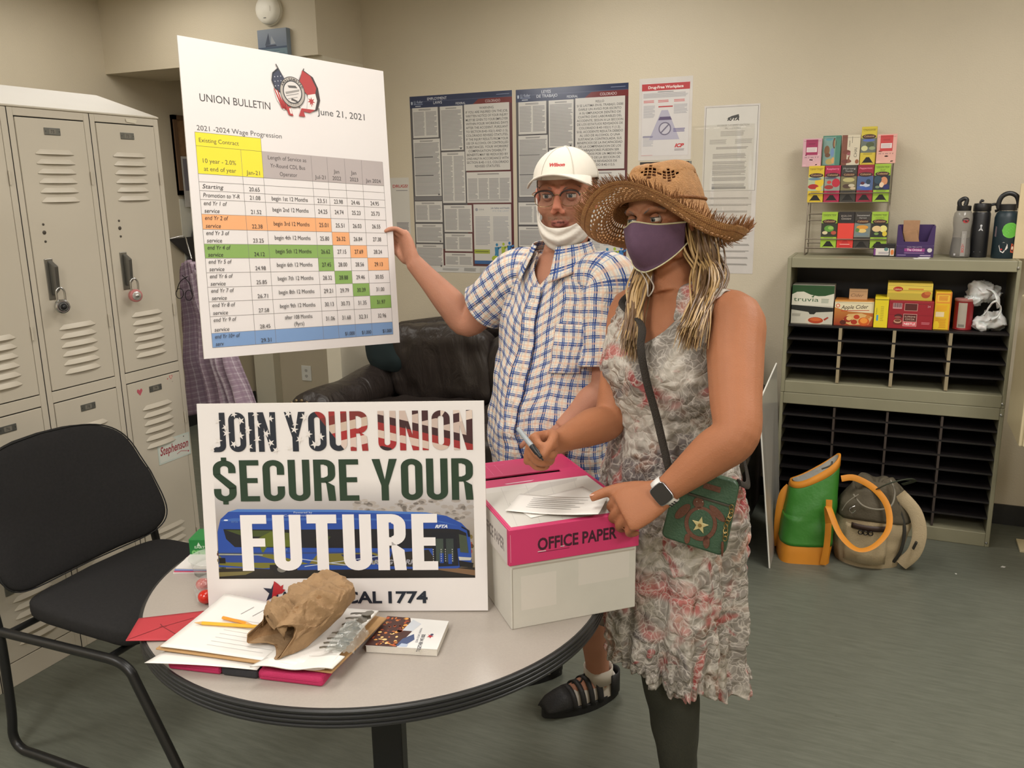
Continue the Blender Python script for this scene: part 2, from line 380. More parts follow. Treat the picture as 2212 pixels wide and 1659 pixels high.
for i, (y0, y1, n1, n2) in enumerate(cols):
    t = thing('locker', names[i], 'locker', (LX - .16, (y0 + y1) / 2, 0), 'row of beige two tier lockers')
    b = MB(); x0 = LX - .31
    b.box((x0, y0, .0), (x0 + .003, y1, 1.915)); b.box((x0, y0, 0), (LX - .004, y0 + .003, 1.915)); b.box((x0, y1 - .003, 0), (LX - .004, y1, 1.915))
    b.box((x0, y0, .1), (LX - .004, y1, .104)); b.box((x0, y0, .94), (LX - .02, y1, .944)); b.box((x0, y0, 1.912), (LX - .004, y1, 1.915))
    b.build('body', lockm, t)
    f = MB(); a = .023
    for lo, hi in (((y0 + .0005, 0), (y0 + a, 1.913)), ((y1 - a, 0), (y1 - .0005, 1.913)), ((y0 + a, 1.888), (y1 - a, 1.913)), ((y0 + a, .929), (y1 - a, .968)), ((y0 + a, .0), (y1 - a, .085))):
        f.box((LX - .02, lo[0], lo[1]), (LX - .002, hi[0], hi[1]))
    f.build('frame', lockm, t, bevel=.0015)
    MB().box((LX - .0035, y0 + .0002, 0), (LX - .0012, y0 + .0016, 1.913)).build('seam', darkm, t)
    door(t, y0 + .026, y1 - .026, .972, 1.884, True, n1)
    dl = door(t, y0 + .026, y1 - .026, .089, .925, True, n2)
    if i == 0:
        pr = Print((LX + .0004, (y0 + y1) / 2, .9), (0, 1, 0), (0, 0, 1))
        def heart(x, y, r, c):
            pr.poly([(x, y - r), (x + r * .9, y + r * .15), (x + r * .8, y + r * .7), (x + r * .4, y + r * .8), (x, y + r * .4), (x - r * .4, y + r * .8), (x - r * .8, y + r * .7), (x - r * .9, y + r * .15)], c)
        heart(-78, -14, 15, (190, 92, 104)); heart(84, 12, 10, (198, 120, 120)); heart(84, 12, 6, (214, 190, 170)); pr.oval(66, 8, 3, 3, (190, 110, 110), 10); pr.oval(90, -8, 1.5, 1.5, (90, 80, 76), 8)
        pr.done('heart_drawing', dl, m=PRINTM)
        pr = Print((LX + .0004, (y0 + y1) / 2 - .01, 1.615), (0, 1, 0), (0, 0, 1)); pr.rect(-28, -4, 56, 8, (222, 218, 200)); pr.text('CLOVER IAN', -25, -2.5, 5, (120, 116, 104)); pr.done('name_tape', t)
        pr = Print((LX + .0008, y1 - .135, 1.899), (0, 1, 0), (0, 0, 1)); pr.poly([(-20, -4), (24, -8), (30, 5), (6, 8), (-22, 7)], (214, 206, 186)); pr.done('torn_tape', t)
# sloping hood along the whole row
hb = MB(); ya, yb = 1.329, 2.589; xf, xb = LX + .002, LX - .312
hb.add([(xf, ya, 1.915), (xb, ya, 1.915), (xb, ya, 2.02), (xf, yb, 1.915), (xb, yb, 1.915), (xb, yb, 2.02), (xf, ya, 1.921), (xf, yb, 1.921)], [(0, 1, 2, 6), (3, 7, 5, 4), (0, 3, 4, 1), (1, 4, 5, 2), (2, 5, 7, 6), (6, 7, 3, 0)])
tag(hb.build('locker_hood', lockm, loc=(LX, 1.96, 1.915), bevel=.002), 'sloping beige metal hood along the tops of the lockers', 'locker hood')
# padlocks hang in front of the handles
def padlock(y, z, face, ring, label, cap):
    c = V((LX + .035, y, z)); t = thing('padlock', label, 'padlock', c, 'padlocks on the upper locker doors')
    F = frame_mx(c, (.35, 1, 0), (0, 0, 1))
    MB(F).lathe([(.018, -.012), (.0235, -.009), (.0245, 0), (.0235, .008), (.02, .011)], 28).build('case', ring, t, smooth=40)
    MB(F).lathe([(.0165, .009), (.0165, .0135), (.0145, .0145)], 28).build('dial', face, t, smooth=40)
    MB(F).lathe([(.006, .013), (.0055, .021), (.004, .022)], 16).build('knob', cap, t, smooth=40)
    pts = [(-.0125, .015, 0), (-.0135, .045, 0), (-.010, .058, 0), (0, .064, 0), (.010, .058, 0), (.0135, .045, 0), (.0125, .015, 0)]
    MB().tube([F @ V(q) for q in pts], .0036, 10, step=4).build('shackle', chrm, t, smooth=50)
    if cap is not chrm:
        pr = Print(c + F.to_3x3() @ V((0, 0, .0146)), (.35, 1, 0), (0, 0, 1))
        for k in range(20): a = k * pi / 10; pr.line(11 * cos(a), 11 * sin(a), 14 * cos(a), 14 * sin(a), .7, (210, 210, 205))
        pr.done('dial_marks', t)
padlock(2.036, 1.262, mat('black_dial', (28, 28, 30), .3), chrm, 'chrome padlock with black dial on the second locker', mat('black_knob', (40, 40, 42), .3))
padlock(2.352, 1.262, mat('silver_dial', (205, 203, 198), .25, metal=.7), mat('pink_ring', (190, 120, 118), .35), 'pink rimmed silver padlock on the rightmost locker', chrm)
padlock(1.79, .47, mat('black_dial2', (28, 28, 30), .3), chrm, 'chrome padlock low on the third locker behind the chair', mat('black_knob2', (40, 40, 42), .3))
# laminated name card stuck on the lower right door
y0, z0 = 2.405, .57
t = thing('name_card', 'laminated card with red handwriting taped to the lower right locker', 'sign', (LX + .002, y0, z0))
MB().box((LX + .0005, y0, z0), (LX + .0015, y0 + .172, z0 + .095)).build('card', mat('laminate_card', (205, 214, 205), .25, spec=.6), t)
pr = Print((LX + .0016, y0, z0), (0, 1, 0), (0, 0, 1)); pr.rect(6, 6, 160, 83, (214, 216, 206)); pr.text('Stephenson', 10, 36, 34, (158, 66, 74), w=152, it=.25, bold=.02)
pr.line(96, 20, 118, 27, 2.5, (176, 84, 90)); pr.line(118, 27, 152, 18, 2.5, (176, 84, 90)); pr.oval(158, 16, 4, 4, (176, 84, 90), 10); pr.oval(140, 84, 3, 3, (90, 90, 80), 8); pr.done('lettering', t)
# ================================================================ MAIL SORTER (two stacked units)
sortm = mat('olive_grey_steel', (142, 138, 114), .45, var=.03, spec=.4)
blk = mat('black_plastic_shelf', (27, 23, 24), .45, var=.1)
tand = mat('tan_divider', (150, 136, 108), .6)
FX0, FX1, FY = -.43, .521, 4.18
def sorter(z0, z1, label, open_x0, open_x1, oz0, oz1, shelves, divs, lip, dm):
    t = thing('mail_sorter', label, 'sorter', (.045, 4.34, z0), 'stacked mail sorter units')
    MB().box((FX0, FY, z0), (open_x0, 4.507, z1)).build('side_panel', sortm, t, bevel=.003)
    MB().box((open_x1, FY, z0), (FX1, 4.507, z1)).build('side_panel', sortm, t, bevel=.003)
    MB().box((open_x0, FY, oz1), (open_x1, 4.507, z1)).build('top_panel', sortm, t, bevel=.003)
    MB().box((open_x0, FY, z0), (open_x1, 4.507, oz0)).build('bottom_panel', sortm, t, bevel=.003)
    MB().box((open_x0, 4.495, oz0), (open_x1, 4.505, oz1)).build('back_panel', blk, t)
    for z in shelves:
        MB().box((open_x0, FY + .012, z - .003), (open_x1, 4.494, z + .003)).box((open_x0, FY + .010, z - .006), (open_x1, FY + .014, z + .003)).build('shelf', blk, t)
    zs = [oz0] + sorted(shelves) + [oz1]
    for x in divs:
        for a, b in zip(zs, zs[1:]):
            if lip and b == oz1 and x != .279: continue
            if lip and b == oz1:
                for q in (0, 1, 2, 3): MB().box((x - .007, FY + .006, a + .006 + q * .0645), (x + .007, 4.494, a + .064 + q * .0645)).build('divider', dm, t)
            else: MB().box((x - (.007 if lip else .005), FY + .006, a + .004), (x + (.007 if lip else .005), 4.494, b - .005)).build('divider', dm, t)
    s = MB()
    for z in ((z0 + .02, z1 - .03)): s.lathe([(.006, 0), (.006, .003), (.003, .005)], 10, frame_mx((FX1 - .012, FY, z), (1, 0, 0), (0, 0, 1)))
    s.build('screw', chrm, t)
    return t
sorter(.655, 1.30, 'upper olive grey mail sorter holding tea and coffee boxes', -.412, .506, .712, 1.253, [.785, .85, .918, .982], [-.178, .052, .281], True, tand)
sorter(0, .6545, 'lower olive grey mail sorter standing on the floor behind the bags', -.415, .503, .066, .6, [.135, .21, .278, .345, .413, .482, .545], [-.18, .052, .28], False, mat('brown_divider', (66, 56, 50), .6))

# ================================================================ CARTONS
def carton(name, label, cat, x0, x1, z0, z1, yf, dep, col, group=None, lean=0, rough=.45):
    """printed card box standing on a shelf; returns the thing and its front artwork (mm from the lower left corner)"""
    t = thing(name, label, cat, ((x0 + x1) / 2, yf + dep / 2, z0), group)
    M = MX.Translation((x0, yf, z0)) @ MX.Rotation(-lean, 4, 'X')
    b = MB(M); b.box((0, 0, 0), (x1 - x0, dep, z1 - z0)); b.build('carton', mat('card_%d_%d_%d' % col, col, rough, var=.03), t, bevel=.0012)
    b = MB(M).box((.004, -.0004, z1 - z0 - .012), (x1 - x0 - .004, .0, z1 - z0 - .0112)).build('lid_seam', mat('seam_brown', (70, 60, 50), .8), t)  # thin dark brown strip marking the lid joint
    o = M @ V((0, 0, 0)); r = M.to_3x3() @ V((1, 0, 0)); u = M.to_3x3() @ V((0, 0, 1))
    return t, Print(o, r, u), (x1 - x0) * 1000, (z1 - z0) * 1000
GB = 'food boxes on the sorter shelf'
SH = .986
t, p, w, h = carton('sweetener_box', 'green and white box with a red cup at the left end of the shelf', 'box', -.405, -.218, SH, 1.168, 4.22, .12, (196, 192, 176), GB)
p.rect(0, 88, w, h - 88, (38, 78, 40)); p.poly([(0, 88), (0, 138), (22, 150), (52, 152), (84, 138), (118, 132), (148, 134), (w, 146), (w, 88)], (218, 214, 196)); p.text('truvia', 8, 106, 20, (58, 96, 62), w=112); p.poly([(86, 128), (104, 140), (96, 126)], (50, 90, 50))
p.poly([(0, 88), (w, 80), (w, 62), (112, 56), (104, 46), (84, 46), (78, 56), (0, 66)], (34, 36, 32)); p.oval(108, 14, 44, 20, (206, 196, 176)); p.oval(112, 18, 34, 15, (176, 64, 30)); p.oval(112, 22, 26, 8, (206, 100, 48)); p.poly([(146, 24), (164, 36), (170, 32), (152, 18)], (160, 48, 30)); p.rect(0, -2 + 2, w, 3, (180, 172, 152)); p.lines(132, 100, 34, 22, 4, (150, 160, 140)); p.lines(4, 34, 40, 14, 3, (150, 146, 132)); p.done('front_print', t)
t, p, w, h = carton('cider_box', 'orange and cream apple cider box on the sorter shelf', 'box', -.212, -.043, SH, 1.104, 4.22, .11, (196, 122, 52), GB)
p.add([p.P(0, 0), p.P(w, 0), p.P(w, h), p.P(0, h)], [(0, 1, 2, 3)], ((150, 50, 22), (170, 60, 28), (206, 140, 60), (210, 150, 70))); p.k += 1
p.poly([(0, h - 8), (w, h - 4), (w, 62), (60, 66), (0, 84)], (226, 214, 178)); p.text('Apple Cider', 28, 76, 17, (58, 36, 30), w=118, it=.3, bold=.01, rot=.06); p.poly([(28, 70), (150, 76), (150, 73), (28, 66)], (190, 70, 40)); p.poly([(34, 18), (60, 54), (118, 60), (166, 44), (150, 8), (70, 4)], (214, 176, 112))
for x, y, r, c in ((60, 30, 18, (150, 44, 24)), (66, 34, 12, (222, 186, 120)), (98, 42, 13, (188, 60, 30)), (130, 22, 24, (206, 92, 30)), (130, 26, 16, (236, 150, 60)), (88, 18, 14, (168, 50, 26)), (146, 44, 10, (196, 130, 60)), (40, 14, 14, (90, 34, 20))): p.oval(x, y, r, r * .8, c)
p.oval(14, 92, 9, 9, (210, 60, 30)); p.oval(14, 92, 6, 6, (240, 220, 180)); p.done('front_print', t)
t, p, w, h = carton('cider_sachet', 'tan cider sachet standing up behind the cider box', 'packet', -.155, -.075, 1.05, 1.152, 4.27, .02, (188, 150, 108), None)
p.rect(2, 2, w - 4, h - 4, (196, 158, 116)); p.text('Cider', 8, 66, 14, (110, 84, 62), w=56, it=.3); p.done('front_print', t)
t, p, w, h = carton('yellow_packet_box', 'narrow plain yellow box between the cider and red boxes', 'box', -.04, .018, SH, 1.124, 4.2, .13, (228, 206, 38), GB)
p.rect(10, 32, 8, 26, (70, 150, 190)); p.text('SPLENDA', 12, 60, 5, (90, 120, 40), rot=pi / 2); p.lines(26, 30, 14, 70, 9, (196, 176, 40)); p.rect(0, 128, w, 3, (150, 140, 30)); p.done('front_print', t)
t, p, w, h = carton('cocoa_box', 'red cocoa box lying under the yellow tea box', 'box', .02, .203, SH, 1.112, 4.2, .14, (150, 26, 40), GB)
p.rect(16, 90, 38, 26, (196, 150, 150)); [p.rect(18 + k * 3.2, 96, 1.3 + (k % 3) * .5, 18, (60, 40, 44), 0) for k in range(11)]
p.rect(64, 82, 54, 34, (206, 150, 140)); p.rect(66, 84, 50, 30, (86, 34, 30)); p.rect(62, 12, 56, 56, (214, 170, 160)); p.rect(64, 34, 52, 32, (84, 30, 28)); p.text('SUPREME', 90, 52, 7, (210, 180, 160), w=44, al='c'); p.text('COCOA', 90, 40, 8, (220, 190, 170), w=38, al='c'); p.rect(64, 14, 52, 18, (216, 60, 80)); p.text('NESTLE', 90, 18, 10, (240, 226, 222), w=46, al='c', bold=.03)
p.oval(40, 26, 20, 9, (110, 30, 30)); p.oval(40, 34, 16, 9, (206, 160, 130)); p.oval(40, 36, 13, 6, (110, 60, 40)); p.oval(42, 56, 17, 11, (70, 28, 28)); p.oval(40, 52, 14, 5, (150, 80, 70)); p.text('24', 158, 100, 8, (220, 180, 180)); p.lines(138, 22, 34, 12, 2, (200, 110, 120)); p.rect(0, 62, w, 1, (120, 20, 30)); p.done('front_print', t)
t, p, w, h = carton('lemon_tea_box', 'yellow tea box with red logo stacked on the red cocoa box', 'box', .008, .193, 1.113, 1.19, 4.22, .12, (214, 186, 70), GB)
p.rect(0, 46, w, 24, (222, 196, 80)); p.oval(44, 50, 20, 11, (180, 40, 30)); p.text('Lipton', 44, 46, 8, (236, 220, 180), al='c', maxw=32); p.rect(86, 48, 62, 6, (206, 130, 50)); p.rect(0, 44, w, 1.5, (150, 130, 50)); p.rect(0, 2, w, 30, (188, 168, 62)); p.oval(158, 26, 18, 14, (170, 80, 40)); p.oval(166, 34, 14, 8, (196, 110, 50)); p.done('front_print', t)
t, p, w, h = carton('yellow_tea_box', 'tall yellow and orange box left of the shelf divider', 'box', .207, .272, SH, 1.155, 4.22, .1, (230, 186, 34), GB)
p.rect(3, 118, w - 6, 46, (226, 150, 50)); p.rect(8, 126, w - 16, 30, (236, 190, 60)); p.lines(14, 130, w - 28, 22, 4, (206, 110, 40)); p.rect(6, 58, 34, 22, (236, 214, 170)); p.lines(8, 84, w - 22, 26, 4, (236, 160, 40)); p.lines(8, 8, w - 22, 44, 6, (214, 150, 30)); p.oval(12, 20, 12, 18, (238, 204, 40)); p.rect(w - 5, 0, 5, h, (206, 120, 40)); p.done('front_print', t)
# coffee can
c = V((.327, 4.27, SH)); t = thing('coffee_can', 'red coffee can with a white nutrition panel beside the plastic bags', 'can', c)
MB(MX.Translation(c)).lathe([(.038, 0), (.0395, .003), (.0385, .006), (.0385, .128), (.0395, .131), (.038, .134)], 32).build('can_body', mat('can_red', (140, 30, 36), .4), t, smooth=40)
MB(MX.Translation(c)).lathe([(.039, .128), (.0402, .13), (.0402, .137), (.037, .139)], 32).build('lid', mat('can_lid', (176, 120, 112), .4), t, smooth=40)
p = Print(c, (1, 0, 0), (0, 0, 1), map=lambda x, y, z: c + V(((.0386 + z) * sin(x / 38.6), -(.0386 + z) * cos(x / 38.6), y / 1000)))
for k in range(6): p.rect(-26 + k * 6, 10, 6.1, 112, (172, 162, 148), 0)
p.k += 1
for k in range(10): p.rect(-22, 50 + k * 6.4, 26, 1.8 if k != 9 else 4, (86, 80, 76), 0)
for k in range(9): p.rect(-20 + k * 2.8, 14, 1.4, 12, (40, 36, 36), 0)
p.rect(-22, 36, 26, 4, (200, 110, 60)); p.done('label_print', t)
# crumpled white carrier bags
bagm = mat('white_plastic_film', (206, 204, 200), .35, var=.04, spec=.5)
bagm.node_tree.nodes['Principled BSDF'].inputs['Subsurface Weight'].default_value = .15
def plastic_bag(name, label, blobs, loc, loop=None):
    t = thing(name, label, 'bag', loc, 'white plastic bags on the shelf')
    b = MB()
    for c, r in blobs: b.ball(c, r, 30, 22)
    b.disp(.02, 26, 3).disp(.010, 60, 7).disp(.004, 160, 2)
    b.build('crumpled_film', bagm, t, smooth=180)
    if loop: MB().tube(loop, [.010, .008, .012, .008, .010, .009, .012][:len(loop)], 8, step=5, flat=.45).disp(.004, 60, 3).build('carry_handle', bagm, t, smooth=180)
    return t
plastic_bag('plastic_bag', 'lower crumpled white plastic bag beside the coffee can', [((.435, 4.27, 1.025), (.062, .05, .04)), ((.40, 4.25, 1.01), (.035, .035, .024))], (.44, 4.27, SH), [(.40, 4.2, 1.06), (.418, 4.195, 1.10), (.44, 4.19, 1.125), (.462, 4.2, 1.095), (.455, 4.2, 1.06), (.43, 4.2, 1.045)])
plastic_bag('plastic_bag', 'upper crumpled white plastic bag piled above the other one', [((.385, 4.29, 1.155), (.05, .05, .05)), ((.36, 4.28, 1.12), (.035, .04, .03)), ((.43, 4.31, 1.14), (.04, .04, .035))], (.39, 4.3, 1.07), [(.41, 4.25, 1.17), (.435, 4.23, 1.16), (.45, 4.22, 1.13), (.455, 4.22, 1.09)])

# ---------------------------------------------------------------- on top of the sorter
TZ = 1.3005
t, p, w, h = carton('chai_carton', 'purple open fronted tea carton with a brown sachet sticking out', 'box', .03, .185, TZ, 1.352, 4.3, .12, (58, 34, 88), None)
p.text('The Original', 75, 28, 10, (225, 200, 215), w=62, al='c', bold=.02); p.k -= 1; p.rect(34, 25, 84, 15, (150, 60, 132)); p.k += 1; p.text('The Original', 75, 28, 10, (230, 206, 220), w=62, al='c', bold=.02); p.oval(138, 32, 10, 10, (206, 200, 200)); p.text('CHAI TEA LATTE', 75, 43, 5, (190, 170, 190), w=60, al='c'); p.lines(34, 16, 84, 6, 1, (150, 110, 160)); p.lines(6, 6, 36, 6, 1, (150, 130, 170)); p.lines(100, 4, 44, 8, 1, (180, 160, 190)); p.done('front_print', t)
b = MB(); 
for x in (.03, .180): b.prism([(0, 0), (.12, 0), (.12, .09), (.03, .09)], x, x + .005, MX(((0, 0, 1, 0), (1, 0, 0, 4.3), (0, 1, 0, 1.352), (0, 0, 0, 1))))
b.box((.03, 4.412, 1.352), (.185, 4.42, 1.442)).prism([(0, 0), (.155, 0), (.155, .09), (.143, .09), (.125, .02), (.03, .02), (.012, .09), (0, .09)], 0, .003, frame_mx((.03, 4.304, 1.35), (1, 0, 0), (0, 0, 1)))
b.build('carton_back', mat('card_58_34_88', (58, 34, 88), .45), t)
t = thing('sachet', 'brown tea sachet sticking up from the purple carton', 'packet', (.1, 4.33, 1.36))
MB(frame_mx((.052, 4.335, 1.375), (1, 0, 0), (0, .15, 1))).box((0, 0, -.006), (.068, .09, 0)).build('upper_sachet', mat('kraft_sachet', (158, 118, 82), .55, var=.12, vs=30), t, bevel=.002)
MB(frame_mx((.068, 4.325, 1.352), (1, 0, .25), (-.25, .1, 1))).box((0, 0, -.006), (.058, .06, 0)).build('lower_sachet', mat('kraft_sachet', (158, 118, 82), .55), t, bevel=.002)
t, p, w, h = carton('small_black_carton', 'small black carton with white label right of the tea rack', 'box', -.066, .026, TZ, 1.358, 4.31, .06, (26, 24, 26), None)
p.rect(4, 6, 62, 32, (214, 208, 200)); p.oval(54, 33, 9, 8, (90, 130, 130)); p.lines(22, 10, 44, 12, 2, (150, 140, 150)); p.rect(70, 4, 18, 34, (206, 196, 180)); p.oval(80, 20, 7, 12, (210, 120, 60)); p.rect(2, 6, 8, 30, (120, 60, 130)); p.done('front_print', t)
tag(MB(MX.Translation((.135, 4.215, TZ)) @ MX.Rotation(.3, 4, 'Z')).box((-.035, -.012, .0), (.03, .008, .004)).box((-.01, .004, .004), (.04, .018, .006)).build('folded_paper', mat('white_scrap', (214, 212, 206), .7), loc=(.135, 4.215, TZ)), 'folded white paper scrap on the sorter top', 'paper')
# bottles
def bottle(name, label, x, y, prof, m, capprof, capm):
    c = V((x, y, TZ)); t = thing(name, label, 'bottle', c, 'drink bottles on the sorter top')
    MB(MX.Translation(c)).lathe(prof, 36).build('body', m, t, smooth=50)
    MB(MX.Translation(c)).lathe(capprof, 28).build('lid', capm, t, smooth=40)
    return t, c
bkp = mat('black_lid', (26, 25, 26), .4)
t, c = bottle('shaker_bottle', 'clear shaker bottle with dark drink and black spout lid', .292, 4.34, [(.036, 0), (.041, .004), (.042, .02), (.040, .05), (.036, .09), (.035, .12), (.039, .15), (.040, .175), (.036, .196), (.026, .208), (.024, .212)], mat('clear_plastic', (150, 146, 140), .15, alpha=.55, spec=.6), [(.028, .205), (.029, .209), (.029, .226), (.024, .228)], bkp)
MB(MX.Translation(c)).lathe([(.034, .003), (.039, .006), (.040, .02), (.038, .05), (.034, .088)], 30).build('dark_drink', mat('dark_drink', (26, 20, 20), .3), t, smooth=40)
MB(MX.Translation(c)).tube([(-.018, 0, .226), (-.02, 0, .245), (-.004, 0, .258), (.008, 0, .252), (.004, -.002, .228)], .006, 8, step=4, flat=1.5).build('spout', bkp, t, smooth=50)
cm = lambda r0: (lambda x, y, z: c + V(((r0 + z) * sin(x / (r0 * 1000)), -(r0 + z) * cos(x / (r0 * 1000)), y / 1000)))
p = Print(c, (1, 0, 0), (0, 0, 1), map=cm(.0428)); 
for k in range(5): p.rect(-2 + k * 4, 8, 4.1, 110, (150, 146, 142), 0)
p.text('BODY', 12, 22, 11, (190, 60, 56), rot=pi / 2, bold=.02); p.text('FORTRESS', 10, 62, 7, (190, 186, 180), rot=pi / 2, maxw=48); p.rect(-28, 10, 8, 9, (190, 188, 190)); p.done('label_print', t)
p = Print(c, (1, 0, 0), (0, 0, 1), map=cm(.0412)); p.oval(10, 166, 15, 10, (60, 40, 42)); p.oval(10, 160, 12, 7, (176, 44, 50)); p.oval(10, 168, 12, 3, (120, 110, 110)); p.done('badge_print', t)
t, c = bottle('insulated_bottle', 'plain black insulated bottle between the other two bottles', .366, 4.37, [(.036, 0), (.037, .004), (.037, .19), (.033, .2), (.031, .202)], mat('black_powder_coat', (24, 24, 27), .45), [(.034, .202), (.036, .205), (.036, .224), (.033, .236), (.012, .238)], bkp)
MB(MX.Translation(c)).lathe([(.0335, .198), (.0345, .199), (.0345, .2015), (.0335, .202)], 28).build('steel_ring', chrm, t, smooth=40)
MB(MX.Translation(c)).tube([(.03, 0, .228), (.05, 0, .232), (.062, 0, .22), (.06, 0, .206), (.05, 0, .202)], .006, 8, step=4).tube([(-.012, -.01, .238), (-.006, -.01, .25), (.002, -.01, .244)], .005, 8, step=3).build('carry_handle', bkp, t, smooth=50)
p = Print(c, (1, 0, 0), (0, 0, 1), map=cm(.0372)); p.oval(0, 140, 4.5, 5, (206, 206, 210)); p.line(-8, 118, 2, 134, 2.5, (206, 206, 210)); p.line(8, 118, -2, 134, 2.5, (206, 206, 210)); p.line(-8, 118, 0, 124, 2.5, (206, 206, 210)); p.line(8, 118, 0, 124, 2.5, (206, 206, 210)); p.rect(-20, 24, 26, 2.5, (150, 150, 155)); p.done('logo_print', t)
t, c = bottle('stickered_bottle', 'dark teal bottle with loop handle and colourful stickers', .463, 4.34, [(.046, 0), (.048, .004), (.048, .175), (.042, .196), (.034, .204), (.032, .206)], mat('teal_powder_coat', (20, 40, 48), .45), [(.033, .206), (.036, .208), (.036, .231), (.033, .233)], bkp)
MB(MX.Translation(c)).lathe([(.034, .203), (.0352, .204), (.0352, .2065), (.034, .207)], 28).build('steel_ring', chrm, t, smooth=40)
MB(MX.Translation(c)).tube([(-.036, 0, .215), (-.038, 0, .24), (-.026, 0, .268), (0, 0, .279), (.026, 0, .268), (.038, 0, .24), (.036, 0, .215)], .0055, 8, step=4, flat=1.8).build('loop_handle', bkp, t, smooth=50)
p = Print(c, (1, 0, 0), (0, 0, 1), map=cm(.0482))
def cyl_oval(x, y, r, col): 
    for k in range(12):
        a, b = -1 + k / 6, -1 + (k + 1) / 6; ha, hb = sqrt(max(0, 1 - a * a)), sqrt(max(0, 1 - b * b)); p.poly([(x + a * r, y - ha * r), (x + b * r, y - hb * r), (x + b * r, y + hb * r), (x + a * r, y + ha * r)], col, 0)
    p.k += 1
cyl_oval(14, 122, 33, (104, 184, 72)); cyl_oval(14, 122, 29, (96, 178, 64))
for k in range(6): p.line(-10 + k * 7, 100 + k * 7, -3 + k * 7, 108 + k * 7, 11 - abs(k - 2.5) * 1.4, (206, 226, 190), 0)
p.k += 1
for k in range(3): p.line(6 + k * 6, 114 + k * 6, 12 + k * 6, 121 + k * 6, 5, (96, 178, 64), 0)
p.k += 1; p.poly([(-18, 30), (-26, 56), (-8, 72), (8, 62), (10, 46), (-6, 24)], (214, 208, 204)); p.oval(-14, 40, 4, 4, (190, 40, 40), 8); p.poly([(22, 28), (38, 24), (40, 60), (24, 66)], (200, 90, 60)); p.oval(30, 46, 5, 8, (220, 200, 180), 10); p.poly([(-52, 96), (-42, 92), (-42, 136), (-50, 140)], (110, 96, 100)); p.done('sticker_print', t)
# cream board standing at the right edge of the sorter top
t = tag(MB().box((.497, 4.3, TZ), (.62, 4.31, 1.62)).build('cream_panel', mat('cream_card', (206, 188, 152), .6), loc=(.55, 4.3, TZ), bevel=.002), 'cream coloured board at the right end of the sorter top', 'board')

# ================================================================ TEA RACK
wire = mat('grey_wire', (128, 118, 104), .35, metal=.7)
t = thing('tea_rack', 'grey wire display rack holding three rows of tea boxes', 'rack', (-.19, 4.42, TZ))
for x in (-.37, -.012):
    MB().tube([(x, 4.33, 1.302), (x, 4.335, 1.36), (x, 4.36, 1.50), (x, 4.41, 1.60), (x, 4.47, 1.72)], .0028, 8, step=3).build('side_wire', wire, t, smooth=50)
    MB().tube([(x, 4.33, 1.303), (x, 4.50, 1.303), (x, 4.50, 1.72)], .0025, 8).build('foot_wire', wire, t, smooth=50)
for z, y in ((1.335, 4.33), (1.377, 4.326), (1.545, 4.36), (1.588, 4.352), (1.49, 4.44), (1.46, 4.44), (1.352, 4.44)):
    MB().tube([(-.37, y + .02, z - .006), (-.368, y, z), (-.014, y, z), (-.012, y + .02, z - .006)], .0025, 8).build('front_wire', wire, t, smooth=50)
for z, y in ((1.332, 4.33), (1.545, 4.36)):
    MB().box((-.368, y, z - .002), (-.014, y + .07, z)).build('tier_floor', wire, t)
G1 = 'tea boxes on the wire rack'
def tea(label, x0, x1, z0, z1, y, col, title, dark, art, tri=True, t2=''):
    t, p, w, h = carton('tea_box', label, 'box', x0 + .001, x1 - .001, z0, z1, y, .05, col, G1)
    p.text(title, w / 2, h - 19, 8.5, tuple(int(c * .55) if sum(col) > 380 else min(255, c + 120) for c in col), w=w * .78 if len(title) > 6 else None, al='c', maxw=w * .8)
    if t2: p.text(t2, w / 2, h - 30, 7, tuple(int(c * .55) if sum(col) > 380 else min(255, c + 120) for c in col), al='c', maxw=w * .6)
    a0, a1 = h * .32, h * .70; p.rect(0, a0, w, a1 - a0, dark)
    rnd = random.Random(hash(label) % 1000 if 0 else len(label) * 7 + int(x0 * 1000))
    for (fx, fy, rx, ry, c) in art: p.oval(min(max(fx * w, rx), w - rx), a0 + fy * (a1 - a0), rx, ry, c, 14)
    p.oval(w / 2, h * .74, w * .45, h * .062, (38, 28, 26)); p.oval(w / 2, h * .745, w * .40, h * .045, (86, 50, 44)); p.text('Celestial', w / 2, h * .725, 8, (200, 170, 120), al='c', w=w * .64)
    p.lines(w * .2, h * .26, w * .6, h * .06, 2, tuple(int(c * .8) for c in col))
    if tri: p.poly([(w * .12, 6), (w * .88, 6), (w * .6, h * .2), (w * .4, h * .2)], (24, 22, 20)); p.poly([(w * .12, 4), (w * .88, 4), (w * .8, 9), (w * .2, 9)], col)
    p.done('front_print', t); return t
Y_, R_, K_, G_ = (214, 184, 48), (150, 34, 58), (62, 58, 54), (156, 190, 60)
m0, m1 = 1.5465, 1.715
ym = 4.363
tea('yellow lemon tea box, leftmost of the rack middle row', -.377, -.305, m0, m1, ym, Y_, 'Lemon Zinger', (176, 186, 150), [(.75, .6, 20, 22, (222, 190, 50)), (.3, .3, 24, 12, (170, 44, 40)), (.4, .85, 30, 6, (100, 130, 150)), (.7, .15, 14, 9, (230, 200, 70))])
tea('raspberry red tea box beside the yellow one in the middle row', -.304, -.233, m0, m1, ym, (172, 36, 74), 'Raspberry', (140, 150, 140), [(.75, .55, 18, 20, (186, 40, 60)), (.3, .25, 20, 10, (160, 50, 50)), (.3, .6, 10, 8, (196, 70, 60)), (.4, .9, 26, 5, (90, 90, 110))])
